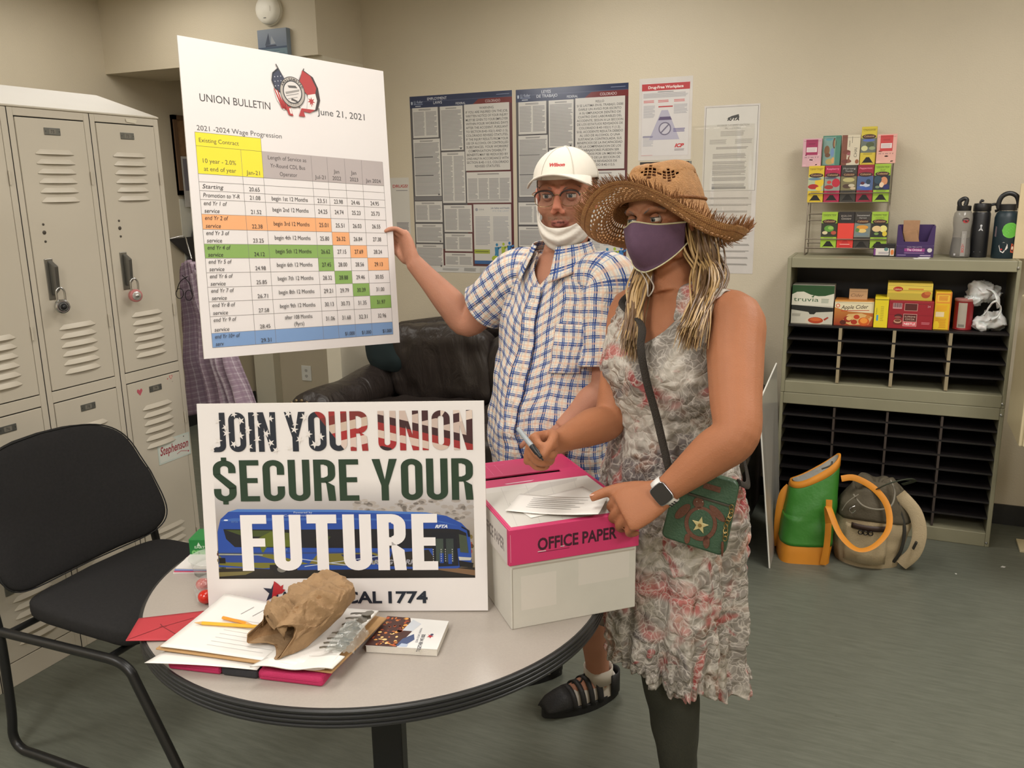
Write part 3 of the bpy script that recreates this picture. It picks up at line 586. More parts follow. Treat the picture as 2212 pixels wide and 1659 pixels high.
tea('dark grey tea box at the centre of the middle row', -.232, -.162, m0, m1, ym, K_, 'Morning', (120, 112, 80), [(.5, .75, 26, 10, (186, 176, 120)), (.4, .3, 18, 10, (80, 60, 50)), (.7, .35, 14, 7, (196, 186, 160)), (.8, .15, 12, 6, (200, 180, 150))], t2='Thunder')
tea('dark red peppermint tea box in the middle row', -.161, -.09, m0, m1, ym, R_, 'Peppermint', (76, 96, 140), [(.5, .35, 22, 8, (190, 196, 210)), (.7, .6, 10, 12, (40, 60, 80)), (.3, .2, 18, 6, (70, 100, 170)), (.6, .1, 22, 6, (60, 90, 170)), (.35, .5, 9, 7, (90, 40, 50))])
tea('lime green tea box at the right end of the middle row', -.089, -.019, m0, m1 + .002, ym, G_, 'GREEN TEA', (34, 44, 56), [(.62, .6, 16, 20, (206, 140, 100)), (.5, .35, 10, 12, (230, 200, 170)), (.8, .2, 14, 12, (44, 44, 100)), (.25, .7, 16, 18, (50, 74, 90)), (.25, .2, 10, 6, (120, 140, 110))], t2='decaf')
l0, l1 = 1.333, 1.502; yl = 4.333
tea('lime green tea box, leftmost of the rack bottom row', -.303, -.231, l0, l1, yl, G_, 'GREEN TEA', (50, 52, 40), [(.5, .6, 22, 15, (96, 150, 60)), (.6, .65, 12, 8, (150, 190, 90)), (.25, .3, 12, 8, (214, 200, 160)), (.8, .3, 12, 9, (180, 80, 60))])
tea('dark grey tea box with a small boat picture in the bottom row', -.157, -.086, l0, l1, yl, K_, 'Sweetened', (120, 130, 124), [(.5, .7, 26, 10, (214, 150, 60)), (.5, .45, 18, 9, (226, 196, 120)), (.5, .2, 28, 6, (110, 130, 140)), (.2, .5, 9, 9, (90, 130, 70))], t2='Harvest')
tea('lime green tea box with lemon at the right end of the bottom row', -.085, -.013, l0, l1, yl, G_, 'GREEN TEA', (40, 42, 40), [(.75, .6, 16, 16, (226, 214, 130)), (.35, .6, 20, 14, (220, 190, 140)), (.85, .25, 10, 12, (214, 190, 60)), (.35, .25, 10, 6, (120, 150, 80))], t2='mandarin')
t, p, w, h = carton('tea_box', 'bright red fronted tea box in the bottom row', 'box', -.229, -.158, l0, l1, yl, .05, (42, 38, 38), G1)
p.text('BIGELOW', w / 2, h - 22, 8, (170, 160, 150), al='c', w=46); p.text('Constant', w / 2, h - 34, 8, (200, 190, 180), al='c', it=.3, maxw=50); p.rect(0, 0, w, 118, (216, 60, 50)); p.rect(3, 42, w - 6, 74, (226, 70, 58)); p.poly([(6, 6), (w - 6, 6), (w * .6, 40), (w * .4, 40)], (196, 44, 44)); p.lines(14, 16, w - 28, 8, 1, (230, 150, 140)); p.done('front_print', t)
# top row leans on the back of the rack
u0 = 1.716; yt = 4.42
def heat(label, x0, x1, z0, z1, base, panel):
    t, p, w, h = carton('heat_pack_box', label, 'box', x0, x1, z0, z1, yt - .02, .04, base, G1)
    for i in range(14): p.oval(10 + (i * 37) % (w - 20), 8 + (i * 23) % (h - 16), 9, 3, tuple(min(255, c + 14) for c in base), 8, 0)
    p.k += 1; p.rect(w * .16, h * .42, w * .64, h * .54, panel); p.rect(w * .2, h * .52, w * .56, h * .17, (222, 208, 206)); p.lines(w * .24, h * .54, w * .46, h * .12, 3, (196, 180, 180)); p.text('M T W T F', w / 2, h * .31, 6, (90, 70, 80), al='c', w=w * .74); p.lines(w * .3, h * .78, w * .36, h * .06, 2, tuple(int(c * .8) for c in panel)); p.done('front_print', t)
heat('pink patterned box with magenta panel, leftmost of the top row', -.412, -.328, 1.712, 1.842, (206, 164, 172), (158, 46, 88))
heat('pink patterned box with red panel, rightmost of the top row', -.087, -.004, 1.72, 1.85, (222, 168, 156), (196, 66, 66))
t, p, w, h = carton('tea_box', 'sideways teal green tea box in the top row', 'box', -.325, -.245, u0, 1.853, yt, .05, (76, 130, 112), G1)
p.rect(4, 4, w * .64, h - 10, (126, 158, 150)); p.oval(20, 70, 12, 22, (126, 92, 60)); p.oval(24, 48, 12, 10, (110, 78, 56)); p.oval(34, 18, 18, 14, (176, 160, 96)); p.oval(44, 60, 8, 20, (110, 140, 180)); p.oval(28, 120, 16, 6, (96, 150, 160)); p.oval(52, 102, 8, 24, (84, 58, 46)); p.oval(50, 24, 8, 14, (206, 160, 100)); p.oval(52, 102, 5, 19, (140, 96, 70)); p.text('Celestial', 54, 88, 5, (196, 170, 120), rot=pi / 2, maxw=30); p.rect(w * .68, 2, 3, h - 6, (110, 160, 140)); p.done('front_print', t)
t, p, w, h = carton('tea_box', 'sideways brown and cream tea box in the top row', 'box', -.24, -.16, u0, 1.853, yt, .05, (212, 202, 178), G1)
p.rect(0, 0, w * .30, h, (126, 78, 62)); p.oval(22, 60, 18, 10, (120, 66, 56)); p.oval(24, 18, 22, 9, (112, 60, 54)); p.oval(32, 52, 8, 7, (150, 84, 90)); p.text('Celestial', 36, 84, 5.5, (70, 66, 58), rot=pi / 2, maxw=46); p.text('CHAI', 68, 36, 13, (86, 84, 74), rot=pi / 2, w=None); p.poly([(30, 36), (40, 50), (36, 30), (44, 14), (28, 10)], (134, 84, 66)); p.oval(70, 16, 8, 10, (150, 90, 60)); p.rect(44, 100, 1.5, 30, (90, 88, 80)); p.done('front_print', t)
tea('tall yellow tea box standing highest in the top row', -.158, -.09, u0, 1.887, yt - .005, (206, 186, 62), 'Chamomile', (104, 112, 104), [(.5, .85, 26, 6, (90, 110, 180)), (.25, .3, 14, 12, (206, 206, 150)), (.6, .55, 18, 12, (80, 90, 60)), (.75, .3, 14, 8, (150, 160, 120))])

# ================================================================ WALL POSTERS
def sheet(name, label, cat, q, th=.0012, m=None, X=None):
    """flat sheet on the back wall from its four measured corners; returns thing and artwork in mm from the lower left"""
    P = [at(x, y, Y=YB) for x, y in q]
    x0 = (P[0].x + P[3].x) / 2; x1 = (P[1].x + P[2].x) / 2; z1 = (P[0].z + P[1].z) / 2; z0 = (P[2].z + P[3].z) / 2
    t = thing(name, label, cat, ((x0 + x1) / 2, YB, z0))
    MB().box((x0, YB - th, z0), (x1, YB - .0002, z1)).build('sheet', m or mat('poster_paper', (206, 202, 194), .35, var=.01), t)
    return t, Print((x0, YB - th, z0), (1, 0, 0), (0, 0, 1)), (x1 - x0) * 1000, (z1 - z0) * 1000
DKB, MAR, GRY, INK = (44, 54, 84), (92, 50, 54), (86, 84, 86), (72, 70, 70)
POST = mat('glossy_poster', rough=.16, var=.01, attr=True, spec=.6)
def law(label, q, es):
    t, p, w, h = sheet('labor_law_poster', label, 'poster', q)
    def N(x, y):
        u = (x - 58 - .03 * (y - 235)) / (767 - .03 * (y - 235)); top = 235 - (x - 58) * .0547; return u * w, h - (y - top) / (1310 + 65 * u) * h
    def cell(x0, y0, x1, y1, c=(204, 200, 194)):
        a = N(x0, y0); b = N(x1, y1); X0, Y1 = a; X1, Y0 = b[0], b[1]; c2 = N(x0, y1); Y0 = (b[1] + c2[1]) / 2
        p.rect(X0, Y0, X1 - X0, Y1 - Y0, c); return X0, Y0, X1 - X0, Y1 - Y0
    p.rect(0, 0, w, h, (206, 204, 200)); p.rect(0, 40, w, h - 40, MAR); p.rect(0, 40 + (h - 40) * .1, w * .55, (h - 40) * .9 - 60, GRY); p.rect(0, h - 66, w, 66, DKB); p.poly([(w * .62, h - 66), (w * .68, h - 36), (w, h - 30), (w, h - 66)], (112, 44, 46)); p.rect(0, h - 34, w, 4, (70, 78, 104))
    p.text('J.J. Keller', 26, h - 40, 15, (170, 180, 200), w=60); p.rect(26, h - 48, 60, 4, (120, 132, 160)); p.rect(36, h - 58, 36, 4, (190, 196, 206)); p.oval(14, h - 38, 5, 10, (190, 200, 214), 10)
    tt = ('LEYES', 'DE TRABAJO') if es else ('EMPLOYMENT', 'LAWS')
    p.text(tt[0], 180, h - 26, 15, (214, 218, 226), al='c', maxw=126); p.text(tt[1], 184, h - 48, 15, (214, 218, 226), al='c', maxw=130); p.text('FEDERAL', 300, h - 58, 12, (206, 210, 216), w=62); p.text('COLORADO', 486, h - 56, 14, (214, 196, 196), w=92); p.rect(w - 96, h - 18, 80, 2, (150, 160, 184))
    S = 1 + es
    for i, c in enumerate([(78, 318, 280, 532), (82, 545, 298, 965), (90, 1005, 303, 1162), (95, 1175, 305, 1320), (97, 1330, 308, 1510), (292, 308, 468, 625), (300, 640, 480, 1018), (313, 1035, 525, 1240), (318, 1250, 525, 1388), (318, 1398, 528, 1508), (487, 790, 810, 1018)]):
        X, Y, Wd, Ht = cell(*c)
        n = max(4, int(Ht / 7.5)); two = i in (0, 2, 6, 7, 8, 10) or (i == 9)
        p.lines(X + Wd * .25, Y + Ht - 16, Wd * .5, 9, 2, (110, 106, 106), i)
        if i == 10:
            for k in range(4): p.lines(X + 8 + k * (Wd - 12) / 4, Y + 22, (Wd - 30) / 4, Ht - 56, int(n * .7), (150, 148, 148), i + k, fill=.62)
            p.lines(X + 8, Y + 8, Wd - 16, 12, 2, (140, 138, 138), 9)
        elif two:
            p.lines(X + 6, Y + 12, Wd * .44, Ht - 34, n - 4, (150, 148, 148), i, fill=.6); p.lines(X + Wd * .52, Y + 12, Wd * .44, Ht - 34, n - 4, (150, 148, 148), i + 20, fill=.6)
        else:
            p.lines(X + 6, Y + 8, Wd - 12, Ht - 28, n - 3, (146, 144, 144), i, jag=.2, fill=.6)
            if i == 1:
                for f in (.36, .68): p.rect(X + 4, Y + Ht * f, Wd * .7, 3.5, (84, 82, 84))
            p.rect(X + Wd - 22, Y + 4, 10, 10, (90, 88, 90))
    a = N(90, 970); p.rect(a[0], N(90, 998)[1], N(300, 998)[0] - a[0], 22, (120, 118, 120))
    X, Y, Wd, Ht = cell(475, 295, 805, 775)
    T = ['RELLO', 'SI SE LASTIMA EN EL TRABAJO, DEBE', 'DARLE UN AVISO POR ESCRITO', 'A SU EMPLEADOR DENTRO DE', 'CUATRO DIAS LABORABLES DEL', 'ACCIDENTE, SEGUN A LA SECCION', 'DE LOS ESTATUOS REVISADOS DE', 'COLORADO 8-43-102(1) Y (1.5).', 'SI EL ACCIDENTE RESULTA DEBIDO', 'AL USO DE ALCOHOL O UNA', 'SUSTANCIA CONTROLADA, SUS', 'BENEFICIOS DE LA INCAPACIDAD', 'DE LA COMPENSACION DE LOS', 'TRABAJADORES PUEDEN SER', 'REDUCIDOS POR UN MEDIO EN', 'ACUERDO DE LA SECCION DE', 'ESTATUOS REVISADOS DE', 'COLORADO 8-42-112.5.'] if es else ['WARNING', 'IF YOU ARE INJURED ON THE JOB,', 'WRITTEN NOTICE OF YOUR INJURY', 'MUST BE GIVEN TO YOUR EMPLOYER', 'WITHIN FOUR WORKING DAYS', 'AFTER THE ACCIDENT, PURSUANT', 'TO SECTION 8-43-102(1) AND (1.5),', 'COLORADO REVISED STATUTES.', 'IF THE INJURY RESULTS FROM YOUR', 'USE OF ALCOHOL OR CONTROLLED', 'SUBSTANCES, YOUR WORKERS\'', 'COMPENSATION DISABILITY', 'BENEFITS MAY BE REDUCED BY', 'ONE-HALF IN ACCORDANCE WITH', 'SECTION 8-42-112.5, COLORADO', 'REVISED STATUTES.']
    dy = (Ht - 24) / len(T)
    for i, s in enumerate(T): p.text(s, X + Wd / 2, Y + Ht - 10 - dy * (i + .85), dy * .6, INK, al='c', maxw=Wd - 18, bold=.006)
    X, Y, Wd, Ht = cell(535, 1030, 808, 1490); p.oval(X + 20, Y + Ht - 30, 9, 9, (150, 150, 156)); p.text('OSHA', X + 34, Y + Ht - 34, 9, (120, 120, 124)); p.text('Job Safety and Health', X + Wd - 10, Y + Ht - 26, 9, (80, 96, 120), al='r', w=118, bold=.01); p.text("IT'S THE LAW!", X + Wd - 16, Y + Ht - 42, 8, (150, 160, 176), al='r', w=100)
    p.lines(X + 10, Y + 108, Wd * .4, Ht - 175, 20, (158, 158, 162), 3, fill=.5); p.lines(X + Wd * .52, Y + 132, Wd * .42, Ht - 200, 18, (158, 158, 162), 5, fill=.5); p.rect(X, Y, Wd, 20, (52, 96, 150)); p.rect(X, Y + 60, Wd * .42, 24, (160, 170, 70)); p.lines(X + 6, Y + 68, Wd * .36, 8, 1, (90, 100, 40))
    bx = X + Wd * .5
    for x, y, c, s in ((bx + 20, Y + 20, (60, 130, 170), 1), (bx + 62, Y + 24, (170, 186, 70), 1), (bx + 100, Y + 30, (56, 116, 176), 1)):
        p.oval(x + 6, y + 92 * s, 8, 9, c, 12, 0); p.poly([(x - 8, y + 78), (x + 18, y + 80), (x + 16, y + 40), (x + 20, y), (x + 10, y), (x + 4, y + 34), (x - 6, y), (x - 16, y), (x - 6, y + 44)], c, 0); p.poly([(x + 14, y + 78), (x + 34, y + 84), (x + 34, y + 76), (x + 14, y + 64)], c, 0)
    p.k += 1; p.oval(bx + 14, Y + 34, 22, 16, (170, 186, 60), 12); p.rect(w * .66, 6, 60, 26, (190, 190, 188)); p.rect(w * .75, 10, 14, 14, (90, 90, 90)); p.lines(w * .5, 10, 80, 20, 3, (160, 160, 160)); p.lines(w * .82, 10, 90, 18, 3, (160, 160, 160)); p.lines(w * .28, 12, 110, 14, 2, (170, 170, 170))
    p.done('poster_print', t, m=POST)
law('left employment laws poster on the back wall with WARNING panel', [(886, 208), (1108, 195.6), (1110, 592), (899, 586)], 0)
law('Spanish LEYES DE TRABAJO poster behind the man in the cap', [(1114, 193.5), (1361, 179), (1349, 605), (1120, 600)], 1)
g = lambda x, y: (1350 + x * 330 / 1117, 130 + y * 330 / 1117)
t, p, w, h = sheet('notice', 'Drug-Free Workplace notice with red banner and traffic cone', 'notice', [g(92, 160), g(490, 92), g(490, 722), g(112, 738)], m=mat('laminated_notice', (208, 202, 196), .25))
RD = (176, 50, 54)
p.rect(14, 22, w - 28, h - 44, (196, 186, 184)); p.rect(16, 24, w - 32, h - 48, (208, 203, 200)); p.rect(14, h - 62, w - 28, 34, RD); p.text('Drug-Free Workplace', w / 2, h - 52, 13, (226, 216, 210), al='c', w=w * .66, bold=.03)
p.lines(22, h - 98, w - 44, 24, 6, (160, 158, 162), 2); p.lines(w * .35, h - 72, w * .3, 5, 1, (90, 90, 90)); bx = (24, w * .36, w * .66)
for x in bx: p.lines(x, h - 122, w * .2, 14, 2, (196, 100, 100), 4)
p.lines(24, h - 196, w * .22, 62, 12, (168, 166, 170), 3); p.lines(w * .66, h - 180, w * .26, 48, 9, (168, 166, 170), 5); p.lines(24, 70, w * .2, 56, 9, (176, 174, 178), 6)
p.poly([(w * .43, h * .61), (w * .55, h * .61), (w * .78, h * .25), (w * .2, h * .25)], (172, 168, 184)); p.poly([(w * .37, h * .49), (w * .63, h * .49), (w * .60, h * .53), (w * .40, h * .53)], (92, 78, 110)); p.rect(w * .37, h * .645, w * .27, 6, RD)
p.oval(w * .5, h * .385, 33, 33, (110, 104, 124), 28); p.oval(w * .5, h * .385, 27, 27, (190, 186, 196), 28); p.line(w * .5 - 19, h * .385 - 19, w * .5 + 19, h * .385 + 19, 7, (110, 104, 124), 1); p.lines(w * .66, h * .34, w * .22, 20, 3, (100, 92, 140)); p.lines(22, h * .28, w * .2, 8, 2, (90, 86, 130))
p.text('ICP', w * .69, h * .155, 17, (190, 46, 50), w=50, bold=.05, it=.35); p.lines(w * .69, h * .11, 52, 12, 3, (150, 140, 144)); p.rect(16, 25, 60, 1.5, (200, 120, 120)); p.done('notice_print', t)
t, p, w, h = sheet('notice', 'dark framed notice mostly hidden behind the straw hat', 'notice', [g(108, 748), g(486, 735), g(480, 1000), g(108, 1010)], m=mat('dark_notice', (52, 48, 48), .3)); p.rect(14, 8, w - 28, h - 24, (70, 66, 66)); p.lines(30, 20, w - 60, h - 60, 8, (120, 116, 112)); p.rect(w - 12, 0, 10, h, (120, 122, 118)); p.done('notice_print', t)
t, p, w, h = sheet('notice', "long worker's compensation procedures sheet right of the red bannered notice", 'notice', [g(563, 345), g(978, 308), g(946, 1556), g(560, 1560)], m=mat('laminated_notice', (208, 202, 196), .25))
p.rect(8, h * .50, w - 16, h * .49, (120, 116, 112)); p.rect(10, h * .502, w - 20, h * .486, (210, 206, 198)); c = w / 2 + 8
p.poly([(c - 34, h * .92), (c - 10, h * .935), (c + 26, h * .945), (c + 30, h * .925), (c - 4, h * .927)], (70, 70, 68)); p.text('RFTA', c, h * .91, 15, (40, 40, 40), w=58, al='c', bold=.05, it=.3); p.text("WORKER'S COMPENSATION", c, h * .878, 9, (120, 116, 110), al='c', w=w * .58); p.text('PROCEDURES', c, h * .86, 9, (120, 116, 110), al='c', w=w * .28)
p.lines(c - 60, h * .82, 120, 26, 4, (160, 156, 150)); p.lines(32, h * .775, 86, 24, 5, (160, 156, 150)); p.lines(w * .58, h * .775, 86, 24, 5, (160, 156, 150)); p.lines(c - 80, h * .745, 160, 12, 2, (130, 126, 122))
for i, n in enumerate((5, 3, 5, 5, 4, 3)): p.lines(50, h * (.69 - i * .033), w * .62, n * 5, n, (150, 146, 142), i, fill=.62)
p.rect(50, h * .51, w * .62, 12, (130, 128, 126))
for i in range(11): p.lines(30, h * (.45 - i * .04), w * .82, 10, 2, (140, 136, 130), i, jag=.4)
p.done('notice_print', t)
clear = mat('clear_sleeve', (225, 218, 200), .06, alpha=.12, spec=.9)
P = [at(*g(x, y), Y=YB) for x, y in ((500, 320), (1010, 240))]
tag(MB().grid(lambda u, v: (P[0].x + u * .31, YB - .004 - .002 * sin(9 * u + 5 * v) - .0015 * sin(31 * u), 1.46 + v * .47), 24, 20).build('plastic_sleeve', clear, loc=(P[0].x + .15, YB, 1.46), smooth=180, solid=.0006), 'glossy clear plastic sleeve around the compensation sheet', 'plastic sleeve')
t, p, w, h = sheet('notice', 'small notice with red RUGS! heading beside the held board', 'notice', [(786, 385), (884, 384), (887, 512), (790, 512)]); p.text('DRUGS!', w - 8, h - 58, 17, (176, 60, 56), al='r', w=104, bold=.02); p.lines(w - 90, h - 78, 80, 6, 1, (120, 116, 120)); p.lines(w - 96, 30, 86, 60, 8, (130, 126, 130)); p.done('notice_print', t)
# pin board, papers and star on the left wall beyond the lockers
def lw(x, y): return at(x, y, X=XL)
a, b = lw(366, 248), lw(470, 420)
t = thing('pin_board', 'brown cork pin board on the left wall behind the held board', 'board', (XL, (a.y + b.y) / 2, b.z))
MB().box((XL, a.y, b.z), (XL + .02, b.y, a.z)).build('cork', mat('cork', (140, 108, 76), .9, var=.12, vs=40), t)
for lo, hi in (((a.y, b.z), (a.y + .03, a.z)), ((b.y - .03, b.z), (b.y, a.z)), ((a.y, a.z - .03), (b.y, a.z)), ((a.y, b.z), (b.y, b.z + .03))): MB().box((XL + .001, lo[0], lo[1]), (XL + .03, hi[0], hi[1])).build('frame_rail', mat('frame_brown', (104, 78, 56), .5), t)
a = lw(383, 338); t = thing('pinned_paper', 'grey photo sheet pinned below the cork board', 'paper', (XL + .03, a.y, a.z - .3)); MB().box((XL + .03, a.y, a.z - .34), (XL + .034, a.y + .3, a.z)).build('sheet', mat('grey_photo', (190, 186, 182), .5), t)
p = Print((XL + .0345, a.y, a.z - .34), (0, 1, 0), (0, 0, 1)); p.rect(10, 110, 260, 215, (122, 118, 128)); p.poly([(60, 250), (120, 325), (120, 230)], (160, 156, 160)); p.done('photo_print', t)
a = lw(386, 430); t = tag(MB().box((XL + .001, a.y, a.z - .6), (XL + .006, a.y + .5, a.z)).build('pinned_paper', mat('white_sheet_wall', (214, 212, 200), .6), loc=(XL, a.y, a.z - .6)), 'large white sheet on the left wall under the pin board', 'paper')
a = lw(421, 540); b = MB(frame_mx((XL + .02, a.y + .02, a.z), (0, 1, 0), (.05, .25, 1)))
b.prism([((.3 if k % 2 == 0 else .12) * sin(pi * k / 5), (.3 if k % 2 == 0 else .12) * cos(pi * k / 5)) for k in range(10)], 0, .012)
tag(b.build('wall_star', mat('dark_star', (52, 50, 52), .5), loc=(XL + .02, a.y, a.z), bevel=.003), 'large dark star hung on the left wall behind the held board', 'wall decoration')

# ================================================================ SHIRT HANGING AT THE END OF THE LOCKERS
def stripes_material(name, base, tr, scale_mm, rough=.8, bump=.3, warp=0, grime=0):
    """woven check from UV metres; tr = list of (axis, offset, half width, colour) within one repeat"""
    m = mat(name, base, rough, var=.04, vs=12, spec=.2); nt = m.node_tree; N = nt.nodes; L = nt.links.new; B = N['Principled BSDF']
    uv = N.new('ShaderNodeUVMap'); uv.uv_map = 'UVMap'; src = B.inputs['Base Color'].links[0].from_socket
    sx = N.new('ShaderNodeSeparateXYZ')
    if warp:
        nz = N.new('ShaderNodeTexNoise'); nz.inputs['Scale'].default_value = 9; L(uv.outputs[0], nz.inputs['Vector'])
        sc_ = N.new('ShaderNodeVectorMath'); sc_.operation = 'SCALE'; sc_.inputs['Scale'].default_value = warp; L(nz.outputs['Color'], sc_.inputs[0])
        ad = N.new('ShaderNodeVectorMath'); L(uv.outputs[0], ad.inputs[0]); L(sc_.outputs[0], ad.inputs[1]); L(ad.outputs[0], sx.inputs[0])
    else: L(uv.outputs[0], sx.inputs[0])
    for ax, off, hw, col, op in tr:
        a = N.new('ShaderNodeMath'); a.operation = 'MULTIPLY_ADD'; a.inputs[1].default_value = 1 / scale_mm * 1000; a.inputs[2].default_value = off + 50; L(sx.outputs[ax], a.inputs[0])
        f = N.new('ShaderNodeMath'); f.operation = 'FRACT'; L(a.outputs[0], f.inputs[0])
        s_ = N.new('ShaderNodeMath'); s_.operation = 'SUBTRACT'; s_.inputs[1].default_value = .5; L(f.outputs[0], s_.inputs[0])
        b_ = N.new('ShaderNodeMath'); b_.operation = 'ABSOLUTE'; L(s_.outputs[0], b_.inputs[0])
        r = N.new('ShaderNodeMapRange'); r.inputs[1].default_value = hw * .8; r.inputs[2].default_value = hw * 1.15; r.inputs[3].default_value = op; r.inputs[4].default_value = 0; L(b_.outputs[0], r.inputs[0])
        x = N.new('ShaderNodeMix'); x.data_type = 'RGBA'; L(r.outputs[0], x.inputs[0]); L(src, x.inputs[6]); x.inputs[7].default_value = lin(col); src = x.outputs[2]
    L(src, B.inputs['Base Color'])
    return m
lilac = stripes_material('lilac_check_cotton', (158, 138, 152), [(0, 0, .05, (206, 196, 204), .6), (1, .1, .05, (206, 196, 204), .6), (0, .5, .09, (138, 116, 134), .5), (1, .5, .09, (138, 116, 134), .5)], 30, warp=.006)
c = V((-2.42, 2.72, 1.38))
t = thing('hanging_shirt', 'lilac checked shirt hanging behind the end of the lockers', 'shirt', (-2.55, 2.72, .72))
def fold(u, v, x0, top, bot, spread):
    x = x0[0] + (x0[1] - x0[0]) * v + (u - .5) * (spread[0] + (spread[1] - spread[0]) * v ** .8)
    return V((x, 2.72 + .03 * sin(u * 19 + v * 2) * (.3 + v) + .012 * sin(u * 41 + 3) + .02 * NZ.noise(V((u * 4, v * 4, 1))), top + (bot - top) * v - .10 * abs(u - .5) ** 1.6 * (1 - v)))
MB().grid(lambda u, v: fold(u, v, (-2.66, -2.585), 1.365, .70, (.1, .40)), 60, 50, uvfn=lambda u, v: (u * .55, v * .75)).build('shirt_body', lilac, t, smooth=180, solid=.003)
MB().grid(lambda u, v: fold(u, v, (-2.58, -2.42), 1.33, .72, (.05, .13)) + V((0, -.05, 0)), 24, 50, uvfn=lambda u, v: (u * .2, v * .72)).build('sleeve', lilac, t, smooth=180, solid=.003)
MB().tube([(-2.68, 2.588, 1.46), (-2.68, 2.64, 1.455), (-2.67, 2.71, 1.462), (-2.665, 2.72, 1.43), (-2.65, 2.72, 1.37)], .0025, 8, step=4).build('hanger_hook', chrm, t, smooth=50)
b = MB(); F = frame_mx(at(398, 636, Y=2.672), (1, .3, -.2), (.25, .12, 1)); t = thing('eyeglasses', 'folded black eyeglasses tucked into the hanging shirt', 'glasses', F.translation, )
for s in (-1, 1): b.tube([F @ V((s * .02 + .016 * cos(a), -.016 * 1.9 * sin(a) * .7, .0)) for a in [2 * pi * k / 16 for k in range(16)]], .0016, 6, closed=True)
b.build('rims', mat('black_frame', (28, 26, 30), .3), t, smooth=60)
for s in (-1, 1): MB().tube([F @ V((s * .034, .005, 0)), F @ V((s * .02, .05, .006)), F @ V((-s * .012, .078, .01))], .0018, 6, step=4).build('temple', mat('black_frame', (28, 26, 30), .3), t, smooth=60)

# ================================================================ SOFA
def leather(name, rgb):
    m = mat(name, rgb, .36, var=.16, vs=5, spec=.5); nt = m.node_tree; N = nt.nodes; L = nt.links.new; B = N['Principled BSDF']
    tc = N.new('ShaderNodeTexCoord'); mp = N.new('ShaderNodeMapping'); mp.inputs['Scale'].default_value = (9, 9, 3.2); mp.inputs['Rotation'].default_value = (0, .5, 0); L(tc.outputs['Object'], mp.inputs[0])
    n1 = N.new('ShaderNodeTexNoise'); n1.inputs['Scale'].default_value = 1.2; n1.inputs['Detail'].default_value = 7; n1.inputs['Distortion'].default_value = .8; L(mp.outputs[0], n1.inputs['Vector'])
    bp = N.new('ShaderNodeBump'); bp.inputs['Strength'].default_value = .7; bp.inputs['Distance'].default_value = .025; L(n1.outputs['Fac'], bp.inputs['Height']); L(bp.outputs[0], B.inputs['Normal'])
    return m
lea = leather('dark_brown_leather', (50, 43, 40))
def cushion(c, s, e=.45, n=40, amp=.02, seed=0, pleat=0):
    """pillow-shaped block: super-ellipsoid with soft creases"""
    b = MB()
    def f(u, v):
        a = 2 * pi * u; w = pi * (v - .5); g = lambda q, p: math.copysign(abs(q) ** p, q)
        x, y, z = g(cos(w), e) * g(cos(a), e), g(cos(w), e) * g(sin(a), e), g(sin(w), e)
        p = V((c[0] + s[0] * x, c[1] + s[1] * y, c[2] + s[2] * z)); q = p * 5 + V((seed, 0, 0))
        k = NZ.noise(q) * amp + NZ.noise(q * 2.7) * amp * .4
        if pleat: k += pleat * (abs(sin(p.x * 26 + z * 2)) ** .5 - .6) * max(0, 1 - abs(z - .55) / .6)
        return p + V((x, y, z)) * k
    return b.grid(f, n * 2, n)
t = thing('sofa', 'dark brown leather sofa with rolled nailhead arms behind the man', 'sofa', (-1.62, 3.9, 0))
MB().box((-2.72, 3.5, .05), (-.58, 4.42, .34)).build('base', lea, t, bevel=.03, bseg=3)
b = MB().box((-2.62, 4.22, .3), (-.6, 4.46, .80)); b.tube([(-2.66, 4.36, .79), (-2.2, 4.36, .855), (-1.62, 4.36, .88), (-1.04, 4.36, .855), (-.58, 4.36, .79)], .075, 20, step=8); b.build('back_frame', lea, t, smooth=45, bevel=.02)
for i in range(3): cushion((-2.27 + i * .655, 3.74, .42), (.325, .38, .095), .4, seed=i * 9).build('seat_cushion', lea, t, smooth=180)
for i in range(3): cushion((-2.27 + i * .655, 4.17, .67), (.335, .12, .235), .5, seed=i * 7 + 3, amp=.035, pleat=.012).build('back_cushion', lea, t, smooth=180)
nail = mat('antique_nail', (150, 132, 104), .35, metal=.8)
for sx, xc in ((-1, -2.69), (1, -.605)):
    b = MB(); R = []
    for k in range(15):
        v = k / 14; y = 3.42 + v * .92; rr = .125 * (1 - .5 * max(0, (.06 - v) / .06) ** 2) * (1 + .03 * sin(v * 12)); zc = .50 + .05 * v * v
        R.append([(xc + rr * cos(2 * pi * q / 28) * (1.0), y, zc + rr * sin(2 * pi * q / 28)) for q in range(28)])
    b.rings(R[::-1] if 0 else R); b.disp(.012, 6, 2 + sx); b.box((xc - .085, 3.45, .05), (xc + .085, 4.34, .46))
    a = b.build('arm', lea, t, smooth=50)
    MB(frame_mx((xc, 3.42, .5), (1, 0, 0), (0, 0, 1))).lathe([(.1, -.004), (.102, .004), (.09, .012), (.0, .016)], 28, cap=False).build('arm_facing', lea, a, smooth=60)
    for k in range(18):
        an = 2 * pi * k / 18 + .1
        if k == 0: n0 = MB(MX.Translation((xc + .096 * cos(an), 3.41, .5 + .096 * sin(an)))).ball((0, 0, 0), (.0095, .007, .0095), 10, 6).build('nail_head', nail, a, smooth=180); base = n0.location.copy(); n00 = (xc + .096 * cos(an), .5 + .096 * sin(an))
        else:
            o = n0.copy(); COL.objects.link(o); o.parent = a; o.location = V((xc + .096 * cos(an) - n00[0], 0, .5 + .096 * sin(an) - n00[1]))
for x in (-2.66, -.58):
    for y in (3.55, 4.36): MB(MX.Translation((x, y, 0))).lathe([(.022, 0), (.03, .02), (.034, .05)], 16).build('foot', mat('dark_wood', (46, 30, 22), .4), t, smooth=40)
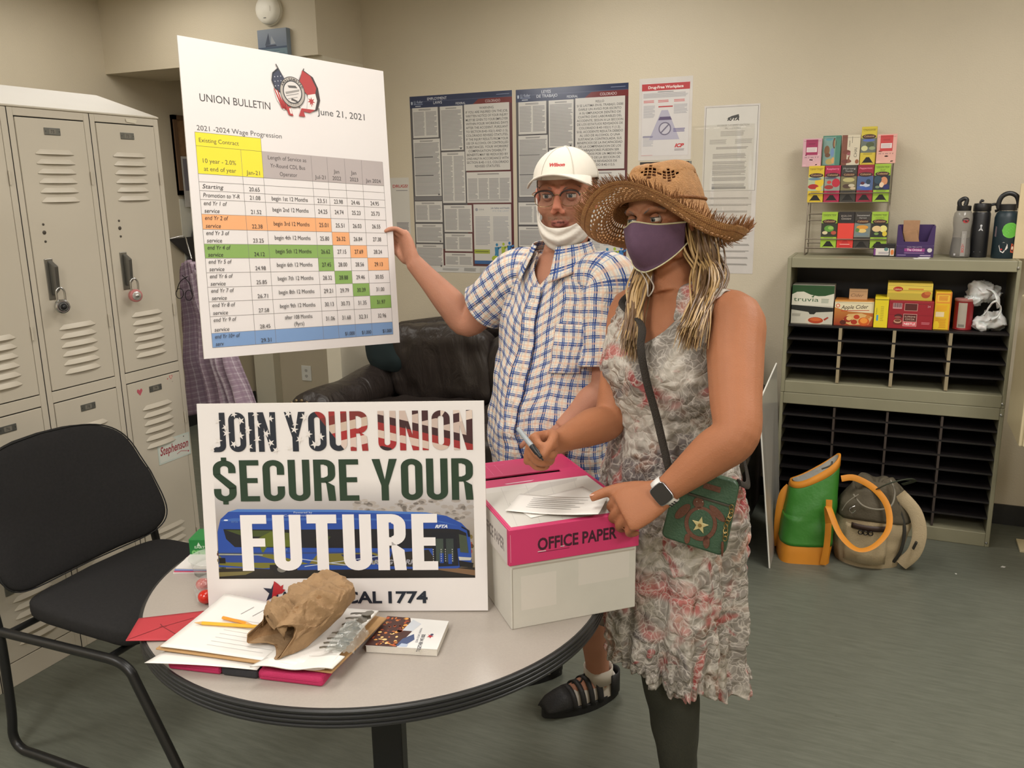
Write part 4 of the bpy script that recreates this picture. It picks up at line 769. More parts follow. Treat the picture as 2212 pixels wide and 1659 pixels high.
tag(cushion((-2.60, 4.12, .74), (.13, .07, .13), .6, amp=.02).build('throw_pillow', mat('dark_teal_cloth', (28, 42, 44), .9), loc=(-2.6, 4.12, .6), smooth=180), 'dark teal cushion tucked between sofa arm and back', 'cushion')

# ================================================================ BAGS AND WHITE BOARD ON THE FLOOR
t = thing('foam_board', 'blank white foam board leaning beside the sofa arm', 'board', (-.40, 3.7, 0))
A, Bt = at(1662, 1228, Z=0), V((-.385, 4.05, .002)); 
tp = at(1640, 868, Y=A.y + .03); tb = at(1677, 785, Y=4.09)
e = .006
b = MB(); q = [A, Bt, V((tb.x, tb.y, tb.z)), V((tp.x, tp.y, tp.z))]
n_ = (q[1] - q[0]).cross(q[3] - q[0]).normalized() * e
b.add([p - n_ * .5 for p in q] + [p + n_ * .5 for p in q], [(0, 1, 2, 3), (7, 6, 5, 4), (0, 4, 5, 1), (1, 5, 6, 2), (2, 6, 7, 3), (3, 7, 4, 0)])
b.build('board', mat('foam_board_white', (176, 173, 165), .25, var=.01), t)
MB().tube([q[0] + V((0, 0, .002)), q[3]], .0035, 6).tube([q[3], q[2]], .0035, 6).build('cut_edge', mat('foam_core', (228, 226, 218), .6), t)

grn = mat('green_tote_fabric', (52, 120, 38), .4, var=.06, bump=.5, bs=26); org = mat('orange_webbing', (206, 132, 30), .6, var=.05); sil = mat('silver_lining', (170, 168, 160), .35, bump=.6, bs=30)
t = thing('tote_bag', 'green insulated tote bag with orange trim and silver lining', 'bag', (-.27, 3.8, 0))
def tote(v, m, k=44):
    """cross-section: wide base folding to a narrow mouth that leans right"""
    hw = .108 - .008 * v + .008 * sin(pi * v); hd = .105 * (1 - v) ** .7 + .035 * v + .008; cx = -.258 + .03 * v; cy = 3.795 + .05 * v; R = []
    for j in range(k):
        a = 2 * pi * j / k; g = lambda q, p: math.copysign(abs(q) ** p, q)
        ex = .42 + .3 * v
        x, y = g(cos(a), ex) * hw, g(sin(a), ex) * hd
        tx = .25; xx = x * cos(tx) - y * sin(tx); yy = x * sin(tx) + y * cos(tx)
        z = v * .39 + (.065 * (x / hw) * v * v if v > .5 else 0) + .012 * cos(a * 2) * v
        p = V((cx + xx, cy + yy, z)); w_ = NZ.noise(p * 14) * .012 * sin(pi * min(1, v * 1.05)); R.append(p + V((cos(a), sin(a), 0)) * w_)
    return R
MB().rings([tote(v, 0) for v in [k / 30 for k in range(6, 29)]], False).build('fabric_body', grn, t, smooth=180, solid=.004)
MB().rings([tote(v, 0) for v in [k / 30 for k in range(0, 7)]], True).build('base_band', org, t, smooth=60)
b = MB(); lo, hi = tote(27.5 / 30, 0), tote(1, 0); c0 = V((0, 0, 0))
for q in hi: c0 += q / len(hi)
b.rings([lo, hi], False); b.build('rim_band', org, t, smooth=60, solid=.008)
b = MB(); b.rings([[c0 + (q - c0) * .93 - V((0, 0, .002)) for q in hi], [c0 + (q - c0) * .8 - V((0, 0, .07)) for q in hi], [c0 + (q - c0) * .3 - V((0, 0, .1)) for q in hi]], False); b.build('lining', sil, t, smooth=60)
MB().tube([(-.15, 3.70, .20), (-.155, 3.675, .285), (-.10, 3.60, .20), (-.03, 3.54, .165), (.035, 3.56, .18), (.085, 3.62, .24), (.075, 3.70, .31), (.02, 3.76, .36), (-.06, 3.80, .385), (-.115, 3.80, .375)], .0135, 8, step=6, flat=.16, side=(0, -1, .6)).build('shoulder_strap', org, t, smooth=60)
MB().tube([(-.16, 3.69, .01), (-.15, 3.694, .10), (-.15, 3.70, .20), (-.155, 3.72, .30)], .013, 8, step=4, flat=.2, side=(0, -1, 0)).build('side_webbing', org, t, smooth=60)
MB().tube([(-.362, 3.80, .02), (-.366, 3.79, .15), (-.356, 3.81, .26), (-.33, 3.83, .3)], .018, 8, step=4, flat=.2, side=(0, -1, 0)).build('side_webbing', org, t, smooth=60)
MB().tube([(-.16, 3.86, .43), (-.165, 3.845, .415), (-.2, 3.83, .40)], .004, 6, step=3).build('zip_pull', mat('dark_zip', (60, 54, 40), .5), t)

can = mat('khaki_canvas', (182, 164, 132), .9, var=.08, vs=10, bump=.4, bs=200); dkc = mat('dark_olive_flap', (84, 76, 60), .8, var=.1, bump=.4, bs=120); blkw = mat('dark_webbing', (44, 42, 36), .7)
t = thing('backpack', 'khaki canvas bucket backpack with dark olive top, standing behind the orange strap', 'bag', (.02, 3.84, 0))
def bp_ring(v, k=44):
    r = .125 + .022 * sin(pi * min(1, v * 1.1)) - .03 * max(0, v - .8) / .2; cx, cy = .01 + .02 * v, 3.85
    R = []
    for j in range(k):
        a = 2 * pi * j / k; p = V((cx + r * cos(a) * 1.02, cy + r * sin(a) * .86, v * .345 + .012 * sin(3 * a) * v)); rr = r * 0 + NZ.noise(p * 9) * .022 * (.3 + v) + NZ.noise(p * 26) * .006
        R.append(p + V((cos(a), sin(a), 0)) * rr)
    return R
MB().rings([bp_ring(k / 24) for k in range(0, 16)], False).add(bp_ring(0), [tuple(range(44))[::-1]]).build('canvas_body', can, t, smooth=180)
b = MB(); rr = [bp_ring(k / 24) for k in range(15, 25)]; b.rings(rr, False); b.build('dark_collar', dkc, t, smooth=180, solid=.004)
top = bp_ring(1); c1 = V((.03, 3.85, .345)); MB().rings([[c1 + (q - c1) * s_ + V((0, 0, dz + .012 * sin(i * .9) * (1 - s_))) for i, q in enumerate(top)] for s_, dz in ((1, 0), (.75, .03), (.4, .015), (.05, -.02))], False).disp(.01, 25).build('gathered_top', dkc, t, smooth=180)
pk = [V((.01 + .135 * sin(a) * 1.0, 3.85 - (.150 + .006) * cos(a) * .93, 0)) for a in [-.75 + 1.35 * k / 12 for k in range(13)]]
b = MB(); b.rings([[q + V((0, .012 * (1 - v), .03 + v * .17)) for q in pk] for v in (0, .3, .6, .9, 1)], False, closed=False); b.disp(.004, 30).build('front_pocket', can, t, smooth=180, solid=.006)
b = MB(); b.rings([[q + V((0, -.006, .188 + v * .024)) for q in pk[2:]] for v in (0, 1)], False, closed=False); b.build('pocket_flap', mat('dark_leather_trim', (54, 36, 28), .5), t, smooth=60, solid=.004)
b = MB()
for dx in (-.02, 0, .02): b.tube([(.0 + dx + .009 * cos(a), 3.695, .18 + .009 * sin(a)) for a in [2 * pi * k / 10 for k in range(10)]], .0025, 6, closed=True)
b.build('buckle', mat('dark_buckle', (40, 34, 28), .35, metal=.6), t, smooth=60)
MB().tube([(.12, 3.80, .335), (.185, 3.78, .27), (.21, 3.77, .18), (.195, 3.77, .09), (.15, 3.78, .025)], .028, 10, step=6, flat=.22, side=(0, -1, 0)).build('shoulder_strap', can, t, smooth=60)
MB().tube([(.112, 3.79, .30), (.15, 3.77, .20), (.145, 3.76, .10), (.12, 3.78, .03)], .007, 8, step=6, flat=.3, side=(0, -1, 0)).tube([(.19, 3.745, .12), (.20, 3.745, .15)], .014, 8, flat=.4).build('strap_webbing', blkw, t, smooth=60)
MB().tube([(.03, 3.76, .36), (.08, 3.74, .40), (.15, 3.76, .42), (.17, 3.80, .40), (.13, 3.83, .37)], .010, 8, step=5, flat=.3, side=(0, 0, 1)).build('grab_loop', mat('green_webbing', (58, 64, 50), .7), t, smooth=60)
MB().tube([(-.06, 3.74, .33), (-.02, 3.70, .30), (.04, 3.70, .29), (.09, 3.71, .31), (.10, 3.75, .36), (.08, 3.78, .40)], .004, 8, step=6).tube([(-.04, 3.72, .34), (-.08, 3.72, .30), (-.10, 3.72, .26)], .007, 8, step=5, flat=.3).build('drawcord', mat('grey_cord', (126, 120, 106), .7), t, smooth=60)
MB().tube([(-.05, 3.71, .29), (-.07, 3.705, .275), (-.06, 3.70, .26), (-.045, 3.70, .275)], .003, 6, step=4, closed=False).build('snap_hook', chrm, t, smooth=60)
# litter on the floor
for i, (x, y, s) in enumerate(((2167, 1225, .012), (2065, 1240, .006))):
    a = at(x, y, Z=0); tag(MB(MX.Translation(a) @ MX.Rotation(i + .5, 4, 'Z')).prism([(-s, 0), (0, -s * .7), (s, 0), (.2 * s, s * .8)], .0005, .0015).build('paper_scrap', mat('white_scrap', (214, 212, 206), .7), loc=a), ['larger white paper scrap on the floor at right', 'smaller pale scrap on the floor in front of the sorter'][i], 'scrap', 'paper scraps on the floor')

# ================================================================ CREAM CABINET AT THE RIGHT EDGE
crm = mat('cream_appliance', (206, 192, 156), .4, var=.02)
t = thing('metal_cabinet', 'cream metal cabinet on feet cut off by the right photo edge', 'cabinet', (.75, 3.62, 0))
lt = at(2186, 600, Y=3.62)
X0 = .50
MB().box((X0 + .01, 3.62, .64), (1.1, 4.0, 1.18)).build('lower_body', crm, t, bevel=.006)
MB().box((X0 + .022, 3.605, .645), (1.09, 3.62, .885)).build('drawer', crm, t, bevel=.004)
dr = MB().box((X0 + .022, 3.605, .895), (1.09, 3.62, 1.17)).build('drawer', crm, t, bevel=.004)
MB().box((X0 + .05, 3.585, 1.0), (X0 + .062, 3.606, 1.1)).build('handle', mat('dull_brass', (120, 104, 70), .4, metal=.6), dr, bevel=.003)
MB().box((X0 + .028, 3.58, .62), (X0 + .16, 3.604, .65)).build('bottom_lip', mat('white_enamel', (225, 224, 218), .4), t, bevel=.003)
MB().box((X0 + .26, 3.7, .02), (X0 + .30, 3.9, .64)).box((1.02, 3.7, .02), (1.06, 3.9, .64)).build('stand', mat('dark_stand', (70, 62, 52), .6), t)
fp = at(2194, 1168, Z=0); MB().box((fp.x, fp.y - .14, 0), (fp.x + .4, fp.y, .012)).build('foot_plate', crm, t, bevel=.002)
# ================================================================ ROUND TABLE
TC = V((-1.043, 1.572, 0)); TT = .74
lam = mat('grey_laminate', (164, 155, 146), .32, var=.03, vs=260, spec=.5)
rimm = mat('ribbed_black_edge', (38, 38, 38), .4)
blkmet = mat('black_powder_metal', (26, 26, 26), .38, spec=.5)
t = thing('round_table', 'round grey laminate table with ribbed black edge on a pedestal', 'table', TC)
Mt = MX.Translation(TC)
MB(Mt).lathe([(.05, .704), (.517, .704), (.5215, .708), (.5215, TT - .0006), (.519, TT)], 120).build('tabletop', lam, t, smooth=30)
pr = [(.521, .7015)]
for k in range(4):
    z = .7025 + k * .0092; pr += [(.527, z + .0002), (.5295, z + .002), (.5298, z + .0062), (.527, z + .0082), (.5255, z + .0087)]
pr += [(.525, .7402), (.5212, .7402)]
MB(Mt).lathe(pr, 120, cap=False).build('edge_band', rimm, t, smooth=50)
MB().box((TC.x - .037, TC.y - .037, .04), (TC.x + .037, TC.y + .037, .70), MX.Translation(TC) @ MX.Rotation(.38, 4, 'Z') @ MX.Translation(-TC)).build('column', blkmet, t, bevel=.006)
MB().box((TC.x - .16, TC.y - .16, .69), (TC.x + .16, TC.y + .16, .7035)).build('mounting_plate', blkmet, t)
for k in range(4):
    M = MX.Translation(TC) @ MX.Rotation(-.42 + k * pi / 2, 4, 'Z')
    f = MB(M).add([(.03, -.03, .03), (.33, -.025, .022), (.33, .025, .022), (.03, .03, .03), (.03, -.028, .075), (.31, -.02, .045), (.31, .02, .045), (.03, .028, .075)], [(3, 2, 1, 0), (4, 5, 6, 7), (0, 1, 5, 4), (1, 2, 6, 5), (2, 3, 7, 6), (3, 0, 4, 7)]).build('foot', blkmet, t, bevel=.006)
    MB(M @ MX.Translation((.305, 0, 0))).lathe([(.018, 0), (.022, .004), (.022, .02), (.01, .024)], 16).build('glide', mat('black_rubber', (22, 22, 22), .7), f, smooth=40)

# ================================================================ GUEST CHAIR
fab = mat('black_upholstery', (44, 43, 43), .95, var=.08, vs=120, bump=.4, bs=900, spec=.15)
t = thing('guest_chair', 'black upholstered guest chair with sled base between lockers and table', 'chair', (-2.08, 1.72, 0))
for i, (ys, nm) in enumerate(((1.452, 0), (2.055, 0))):
    P = [(-2.325, ys, .62), (-2.30, ys, .48), (-2.285, ys, .36), (-2.29, ys, .14), (-2.30, ys, .055), (-2.27, ys, .0165), (-2.18, ys, .014), (-1.72, ys, .014), (-1.63, ys, .0165), (-1.605, ys, .05), (-1.64, ys, .14), (-1.75, ys, .352), (-1.77, ys, .388), (-1.80, ys, .406), (-1.84, ys, .411), (-1.90, ys, .410), (-2.24, ys, .401), (-2.29, ys, .40)]
    MB().tube(P[:13] + P[13:], .0135, 12, step=5, flat=1.0).build('side_frame', blkmet, t, smooth=60)
    MB().box((-2.335, ys - .012, .55), (-2.305, ys + .012, .66), MX.Translation((0, 0, 0))).build('back_bracket', blkmet, t, bevel=.003)
MB().tube([(-2.25, 1.452, .40), (-2.25, 2.055, .40)], .010, 10).build('cross_tube', blkmet, t, smooth=60)
MB().tube([(-1.86, 1.452, .405), (-1.86, 2.055, .405)], .010, 10).build('cross_tube', blkmet, t, smooth=60)
def pad(fc, n1=44, n2=26, e=.32):
    b = MB()
    def f(u, v):
        a = 2 * pi * u; w = pi * (v - .5); g = lambda q, p: math.copysign(abs(q) ** p, q)
        return fc(g(cos(w), .5) * g(cos(a), e), g(cos(w), .5) * g(sin(a), e), g(sin(w), .6))
    return b.grid(f, n1 * 2, n2)
# seat: x forward, y across, z up
sp = pad(lambda x, y, z: V((-2.02 + .245 * x * (1 - .05 * abs(y)), 1.753 + .272 * y * (1 + .04 * x), .455 + .034 * z + .012 * (x * x + y * y) * (.5 if z > 0 else -.2) - .025 * max(0, x - .6))))
sp.disp(.004, 7, 4).build('seat', fab, t, smooth=180)
bpd = pad(lambda x, y, z: V((-2.30 + .032 * z - .075 * (y + .9) + .05 * x * x, 1.775 + .30 * x * (1 - .10 * y), .690 + .205 * y - .02 * x * x * (y > 0))), e=.42)
bpd.disp(.004, 8, 9).build('backrest', fab, t, smooth=180)
P = []
for k in range(60):
    a = 2 * pi * k / 60; g = lambda q, p: math.copysign(abs(q) ** p, q); x, y = g(cos(a), .42) * 1.0, g(sin(a), .42) * 1.0
    P.append((-2.292 - .075 * (y + .9) + .05 * x * x + .004, 1.775 + .301 * x * (1 - .10 * y), .690 + .206 * y - .02 * x * x * (y > 0)))
MB().tube(P, .0022, 6, closed=True).build('piping', mat('black_piping', (24, 24, 25), .8), t, smooth=60)

# ================================================================ STANDING BOARD "JOIN YOUR UNION"
def pose(c, yaw, tilt, spin):
    a, b, g = radians(yaw), radians(tilt), radians(spin)
    r = V((cos(a), sin(a), 0)); n = V((sin(a), -cos(a), 0)); u2 = V((0, 0, 1)) * cos(b) - n * sin(b)
    return V(c), r * cos(g) + u2 * sin(g), u2 * cos(g) - r * sin(g)
boardm = mat('white_foam_board', (226, 221, 219), .45, var=.008)
WB = (226, 221, 219)
def slab(t, fr, w, h, th):
    M = frame_mx(*fr); MB(M).box((-w / 2, -h / 2, -th), (w / 2, h / 2, 0)).build('board', boardm, t)
    for a, b in (((-w / 2 - .0004, h / 2 - .0008), (w / 2, h / 2 + .0004)), ((-w / 2 - .0004, -h / 2), (-w / 2 + .0006, h / 2)), ((w / 2 - .0006, -h / 2), (w / 2 + .0004, h / 2))):
        MB(M).box((a[0], a[1], -th + .0008), (b[0], b[1], -.0008)).build('edge', mat('foam_edge', (206, 200, 192), .7), t)
    return Print(fr[0], fr[1], fr[2])
J = pose((-1.027, 1.42, .970), 22, 6.1, .2)
t = thing('union_sign', 'white JOIN YOUR UNION sign with blue bus picture standing on the table', 'sign', (-1.027, 1.42, TT))
p = slab(t, J, .61, .457, .005)
def grad(p, x0, y0, x1, y1, c0, c1, n=1):
    p.k += 1; p.add([p.P(x0, y0), p.P(x1, y0), p.P(x1, y1), p.P(x0, y1)], [(0, 1, 2, 3)], (c0, c0, c1, c1))
# photograph of the bus
grad(p, -278, 10, 279, 64, (176, 172, 172), WB); grad(p, -278, -60, 279, 10, (150, 140, 130), (176, 172, 172)); grad(p, -278, -155, 279, -60, (110, 96, 70), (150, 140, 130))
rnd = random.Random(3)
for i in range(90):
    x, y = rnd.uniform(20, 272), rnd.uniform(-30, 18); c = rnd.randint(150, 176); p.oval(x, y, rnd.uniform(4, 11), rnd.uniform(2, 6), (c, c - 8, c - 14), 7, 0)
p.k += 1
for i in range(40): x, y = rnd.choice((-272, 262)) + rnd.uniform(-5, 12), rnd.uniform(-140, -60); p.oval(x, y, 4, 5, rnd.choice(((84, 88, 50), (150, 80, 60), (70, 76, 44), (120, 104, 60))), 7, 0)
p.k += 1
grad(p, -278, -155, 279, -132, (22, 21, 20), (40, 36, 32)); p.poly([(-278, -140), (-278, -150), (-220, -146), (-200, -138)], (112, 104, 62)); p.poly([(180, -134), (279, -150), (279, -138), (200, -128)], (120, 92, 66))
BL, BD, BLL = (38, 74, 158), (26, 40, 98), (74, 118, 190)
p.poly([(-277, -128), (-276, -50), (-268, -22), (-250, -6), (-230, 0), (0, -3), (176, -10), (220, -18), (252, -34), (268, -52), (271, -80), (272, -122), (240, -134), (-120, -136), (-240, -130)], BL)
p.poly([(-250, -6), (-230, 0), (0, -3), (176, -10), (214, -18), (176, -15), (0, -8), (-228, -6)], BLL); p.poly([(-268, -24), (-240, -20), (0, -21), (200, -27), (246, -40), (200, -31), (0, -25), (-264, -27)], (60, 100, 176))
p.poly([(-263, -44), (-130, -46), (220, -46), (246, -48), (262, -56), (264, -88), (240, -90), (-150, -86), (-240, -84), (-258, -66)], (26, 27, 34)); p.poly([(-258, -46), (-150, -48), (-150, -62), (-220, -60)], (66, 78, 40)); p.poly([(-190, -66), (-160, -50), (-110, -60), (-120, -84), (-170, -84), (-180, -100)], (92, 104, 34)); p.poly([(-150, -50), (-96, -56), (-100, -72), (-146, -66)], (84, 92, 40)); p.poly([(-60, -56), (-30, -62), (-40, -76), (-64, -70)], (58, 70, 36))
p.poly([(-276, -96), (-100, -96), (180, -96), (180, -101), (-276, -99)], (46, 66, 120)); p.poly([(-276, -98), (-160, -100), (-80, -122), (-180, -132), (-276, -124)], (110, 108, 40)); p.poly([(-276, -102), (-190, -103), (-130, -120), (-260, -118)], (40, 66, 140)); p.poly([(-60, -100), (60, -98), (120, -116), (20, -128), (-80, -122)], (116, 108, 50)); p.poly([(-10, -102), (56, -101), (90, -114), (10, -120)], (30, 40, 90)); p.line(-120, -108, 20, -128, 1.6, (190, 200, 214), 1); p.line(-90, -128, 70, -106, 1.6, (190, 200, 214), 1); p.line(-276, -100, -180, -102, 1.2, (180, 192, 210), 1)
p.poly([(100, -100), (180, -92), (196, -118), (150, -130), (90, -128)], (40, 36, 34)); p.text('ROARING FORK', 24, -124, 10, (150, 150, 160), w=130, it=.3, bold=.04)
p.rect(-166, -136, 60, 12, (24, 24, 26)); p.oval(-140, -134, 20, 14, (26, 26, 28), 24); p.oval(-140, -134, 10, 7, (120, 118, 112), 20); p.rect(-276, -120, 14, 12, (18, 18, 20)); p.rect(-44, -128, 3, 40, (16, 20, 40))
p.poly([(188, -54), (240, -56), (244, -128), (190, -130)], (20, 24, 34)); p.rect(196, -120, 16, 52, (60, 72, 66)); p.rect(218, -120, 16, 52, (52, 62, 60)); p.rect(204, -122, 8, 22, (30, 66, 150)); p.rect(222, -124, 8, 22, (30, 66, 150))
for k in range(6):
    for x in (190, 207, 216, 231): p.oval(x, -92 - k * 5, 1, 1.5, (190, 190, 180), 6, 0)
p.k += 1; p.poly([(246, -58), (262, -62), (266, -100), (248, -98)], (66, 76, 60)); p.poly([(244, -108), (272, -110), (270, -116), (246, -116)], (190, 190, 180)); p.poly([(244, -116), (276, -122), (274, -132), (246, -130)], (22, 22, 24)); p.line(252, -42, 266, -50, 3, (20, 22, 30), 1); p.line(266, -50, 268, -64, 5, (20, 22, 30), 1)
p.text('RFTA', 195, -44, 6.5, (214, 220, 230), w=27, it=.35, bold=.05); p.text('Powered by', -108, -10, 4, (190, 204, 226), w=40); p.text('Compressed', -130, -16.5, 4, (190, 204, 226), w=60); p.text('RFTA', -244, -30, 4, (100, 130, 180), w=14); p.text('1728', -136, -92, 4, (120, 150, 200))
p.oval(-256, -24, 5, 1.6, (220, 230, 244), 8)
# headings
CND = {}
def condensed(ch, wd, st):
    """tall condensed capitals from straight strokes and quarter rings, in a unit-high cell; returns convex pieces"""
    P = []; r = min(wd * .5, .24); i = r - st
    def R_(x0, y0, x1, y1): P.append([(x0, y0), (x1, y0), (x1, y1), (x0, y1)])
    def A_(cx, cy, a0, a1, n=6, ro=None, ri=None):
        ro = ro or r; ri = i if ri is None else ri
        for k in range(n):
            a, b_ = a0 + (a1 - a0) * k / n, a0 + (a1 - a0) * (k + 1) / n; P.append([(cx + ri * cos(a), cy + ri * sin(a)), (cx + ro * cos(a), cy + ro * sin(a)), (cx + ro * cos(b_), cy + ro * sin(b_)), (cx + ri * cos(b_), cy + ri * sin(b_))])
    s_ = st
    if ch in 'OUCJ':
        if ch != 'J': R_(0, r if ch != 'C' or 1 else r, s_, 1 - r if ch != 'U' else 1)
        if ch in 'OUJ': R_(wd - s_, r, wd, 1 - r if ch == 'O' else 1)
        if ch == 'C': R_(wd - s_, r, wd, .36); R_(wd - s_, .64, wd, 1 - r)
        if ch != 'J': A_(r, r, pi, 1.5 * pi); A_(wd - r, r, 1.5 * pi, 2 * pi)
        else: A_(wd - r, r, 1.5 * pi, 2 * pi); R_(wd * .12, 0, wd - r, s_ * .95)
        if ch in 'OC': A_(wd - r, 1 - r, 0, pi / 2); A_(r, 1 - r, pi / 2, pi)
        if ch != 'J' and wd > 2 * r: R_(r, 0, wd - r, s_); 
        if ch in 'OC' and wd > 2 * r: R_(r, 1 - s_, wd - r, 1)
    elif ch == 'I': R_(0, 0, s_, 1)
    elif ch == 'N': R_(0, 0, s_, 1); R_(wd - s_, 0, wd, 1); P.append([(s_, 1), (s_, .62), (wd - s_, 0), (wd - s_, .38)])
    elif ch == 'Y': P.extend([[(0, 1), (wd / 2 - s_ / 2, .36), (wd / 2, .36), (wd / 2, .50), (s_ * 1.1, 1)], [(wd, 1), (wd - s_ * 1.1, 1), (wd / 2, .50), (wd / 2, .36), (wd / 2 + s_ / 2, .36)], [(wd / 2 - s_ / 2, 0), (wd / 2 + s_ / 2, 0), (wd / 2 + s_ / 2, .36), (wd / 2 - s_ / 2, .36)]])
    elif ch in 'EF':
        R_(0, 0, s_, 1); R_(s_, 1 - s_ * .95, wd, 1); R_(s_, .5 - s_ * .4, wd * .92, .5 + s_ * .5)
        if ch == 'E': R_(s_, 0, wd, s_ * .95)
    elif ch == 'T': R_(wd / 2 - s_ / 2, 0, wd / 2 + s_ / 2, 1 - s_ * .95); R_(0, 1 - s_ * .95, wd, 1)
    elif ch == 'R':
        R_(0, 0, s_, 1); R_(s_, 1 - s_ * .9, wd - r, 1); R_(s_, .44, wd - r, .44 + s_ * .9); A_(wd - r, 1 - r, 0, pi / 2); A_(wd - r, .44 + r, -pi / 2, 0); R_(wd - s_, .44 + r, wd, 1 - r)
        P.append([(wd - s_ * 1.0, 0), (wd, 0), (wd - s_ * .15, .36), (wd - r, .44 + s_ * .4), (wd - s_ * 1.25, .40)])
    elif ch == '$':
        h_ = .5 + s_ * .45; A_(r, 1 - r, pi / 2, pi); A_(wd - r, 1 - r, 0, pi / 2); R_(wd - s_, 1 - r - .10, wd, 1 - r); R_(0, .66, s_, 1 - r)
        P.append([(0, .66), (s_, .68), (wd, .38), (wd, .32), (wd - s_, .30)]) ; P.append([(0, .66), (wd - s_, .30), (wd - s_, .32), (s_ * .2, .60)])
        R_(wd - s_, r, wd, .34); A_(r, r, pi, 1.5 * pi); A_(wd - r, r, 1.5 * pi, 2 * pi); R_(0, r, s_, r + .10); R_(wd / 2 - .05, -.07, wd / 2 + .05, .02); R_(wd / 2 - .05, .98, wd / 2 + .05, 1.07)
    return P
def heading(words, y, h):
    out = []
    for txt, x0, x1, st, gap in words:
        rel = {'I': st, 'J': .34, 'E': .36, 'F': .37, 'T': .42, 'Y': .47, 'N': .42, '$': .42}; ws = [rel.get(c_, .40) for c_ in txt]; tot = sum(ws) + gap * (len(txt) - 1); k = (x1 - x0) / (tot * h); x = x0
        for c_, w_ in zip(txt, ws):
            for pc in condensed(c_, w_, st): out.append([(x + px_ * h * k, y + py_ * h) for px_, py_ in pc])
            x += (w_ + gap) * h * k
    return out
p.k += 1
for pc in heading([('FUTURE', -225, 200, .165, .085)], -137, 124): p.poly(pc, (232, 228, 228), 0)
p.k += 1
for pc in heading([('$ECURE', -278, 35, .135, .07), ('YOUR', 64, 279, .135, .07)], 17, 90): p.poly(pc, (36, 58, 42), 0)
p.done('sign_print', t)
# flag-filled heading: the lettering is cut along the stripes and coloured piece by piece
b = bmesh.new()
for pc in heading([('JOIN', -277, -138, .135, .08), ('YOUR', -119, 58, .135, .07), ('UNION', 80, 280, .135, .08)], 125, 85):
    if len({(round(q[0], 4), round(q[1], 4)) for q in pc}) == len(pc): b.faces.new([b.verts.new((q[0], q[1], 0)) for q in pc])
cuts = [((-56, 212), (.80, .60))] + [((60, 208 - i * 16.5), (.24, .97)) for i in range(7)] + [((-20, 200 - i * 19), (-.22, .975)) for i in range(5)] + [((72, 160), (1, 0))]
for (cx_, cy_), (nx, ny) in cuts: bmesh.ops.bisect_plane(b, geom=b.verts[:] + b.edges[:] + b.faces[:], plane_co=(cx_, cy_, 0), plane_no=(nx, ny, 0))
fm = Print(*J); idx = {v: i for i, v in enumerate(b.verts)}; fm.k = p.k + 1
vs = [fm.P(v.co.x, v.co.y) for v in b.verts]; fs = []; cs = []
for f in b.faces:
    c = f.calc_center_median(); x, y = c.x, c.y; fs.append([idx[v] for v in f.verts])
    if (x + 56) * .80 + (y - 212) * .60 < 0 and x < 20: col = (30, 36, 48) if x > -262 or y < 170 else (40, 50, 92)
    elif x > 72:
        s = int(((x - 60) * .24 + (y - 208) * .97) // 16.5); col = [(196, 176, 166), (64, 34, 38), (214, 196, 184), (46, 32, 38), (158, 40, 44), (204, 184, 172), (150, 44, 44), (60, 32, 36)][s % 8]
    else:
        s = int(((x + 20) * -.22 + (y - 200) * .975) // 19); col = [(150, 42, 44), (210, 190, 180), (160, 44, 46), (196, 176, 160), (120, 44, 42)][s % 5]
    cs.append(col)
b.free()
for f, c in zip(fs, cs): fm.f.append(tuple(f)); fm.c.append(c)
fm.v = [fm.M @ V(q) for q in vs]; fm.done('flag_lettering', t)
p2 = Print(*J); p2.k = p.k + 4
for x, y, r, a in ((-262, 150, 9, .3), (-262, 192, 8, .1), (-246, 178, 8, .7), (-244, 166, 9, .2), (-226, 206, 8, .4), (-212, 192, 9, .9), (-214, 160, 9, .1), (-229, 142, 9, .5), (-197, 172, 9, .3), (-196, 136, 8, .8), (-176, 184, 9, .1), (-178, 152, 9, .6), (-158, 164, 9, .3), (-150, 144, 9, .9), (-148, 196, 8, .2), (-276, 134, 8, .1), (-110, 206, 9, .4), (-76, 198, 10, .8), (-98, 172, 9, .2), (-88, 150, 9, .6), (-96, 184, 7, .5), (-68, 162, 9, .3), (-42, 156, 9, .1), (-56, 140, 10, .7), (-110, 132, 7, .2), (-180, 206, 8, .5), (-140, 128, 8, .4)): p2.star(x, y, r, (222, 216, 212), a, .36, 5, 0)
# union logo line
p2.k += 1; p2.star(-160, -186, 25, (36, 42, 62), .12, .40); p2.poly([(-158, -160), (-150, -166), (-144, -172), (-138, -168), (-140, -178), (-134, -180), (-142, -188), (-152, -190), (-166, -206)], (176, 40, 48)); p2.poly([(-166, -206), (-150, -194), (-134, -192), (-136, -196), (-150, -200)], (214, 206, 206))
p2.text('ATU', -148, -210, 25, (32, 40, 52), w=66, bold=.03); p2.text('LOCAL', -62, -210, 25, (32, 40, 52), w=138, bold=.03); p2.text('1774', 90, -210, 25, (32, 40, 52), w=85, bold=.03); p2.done('logo_print', t)

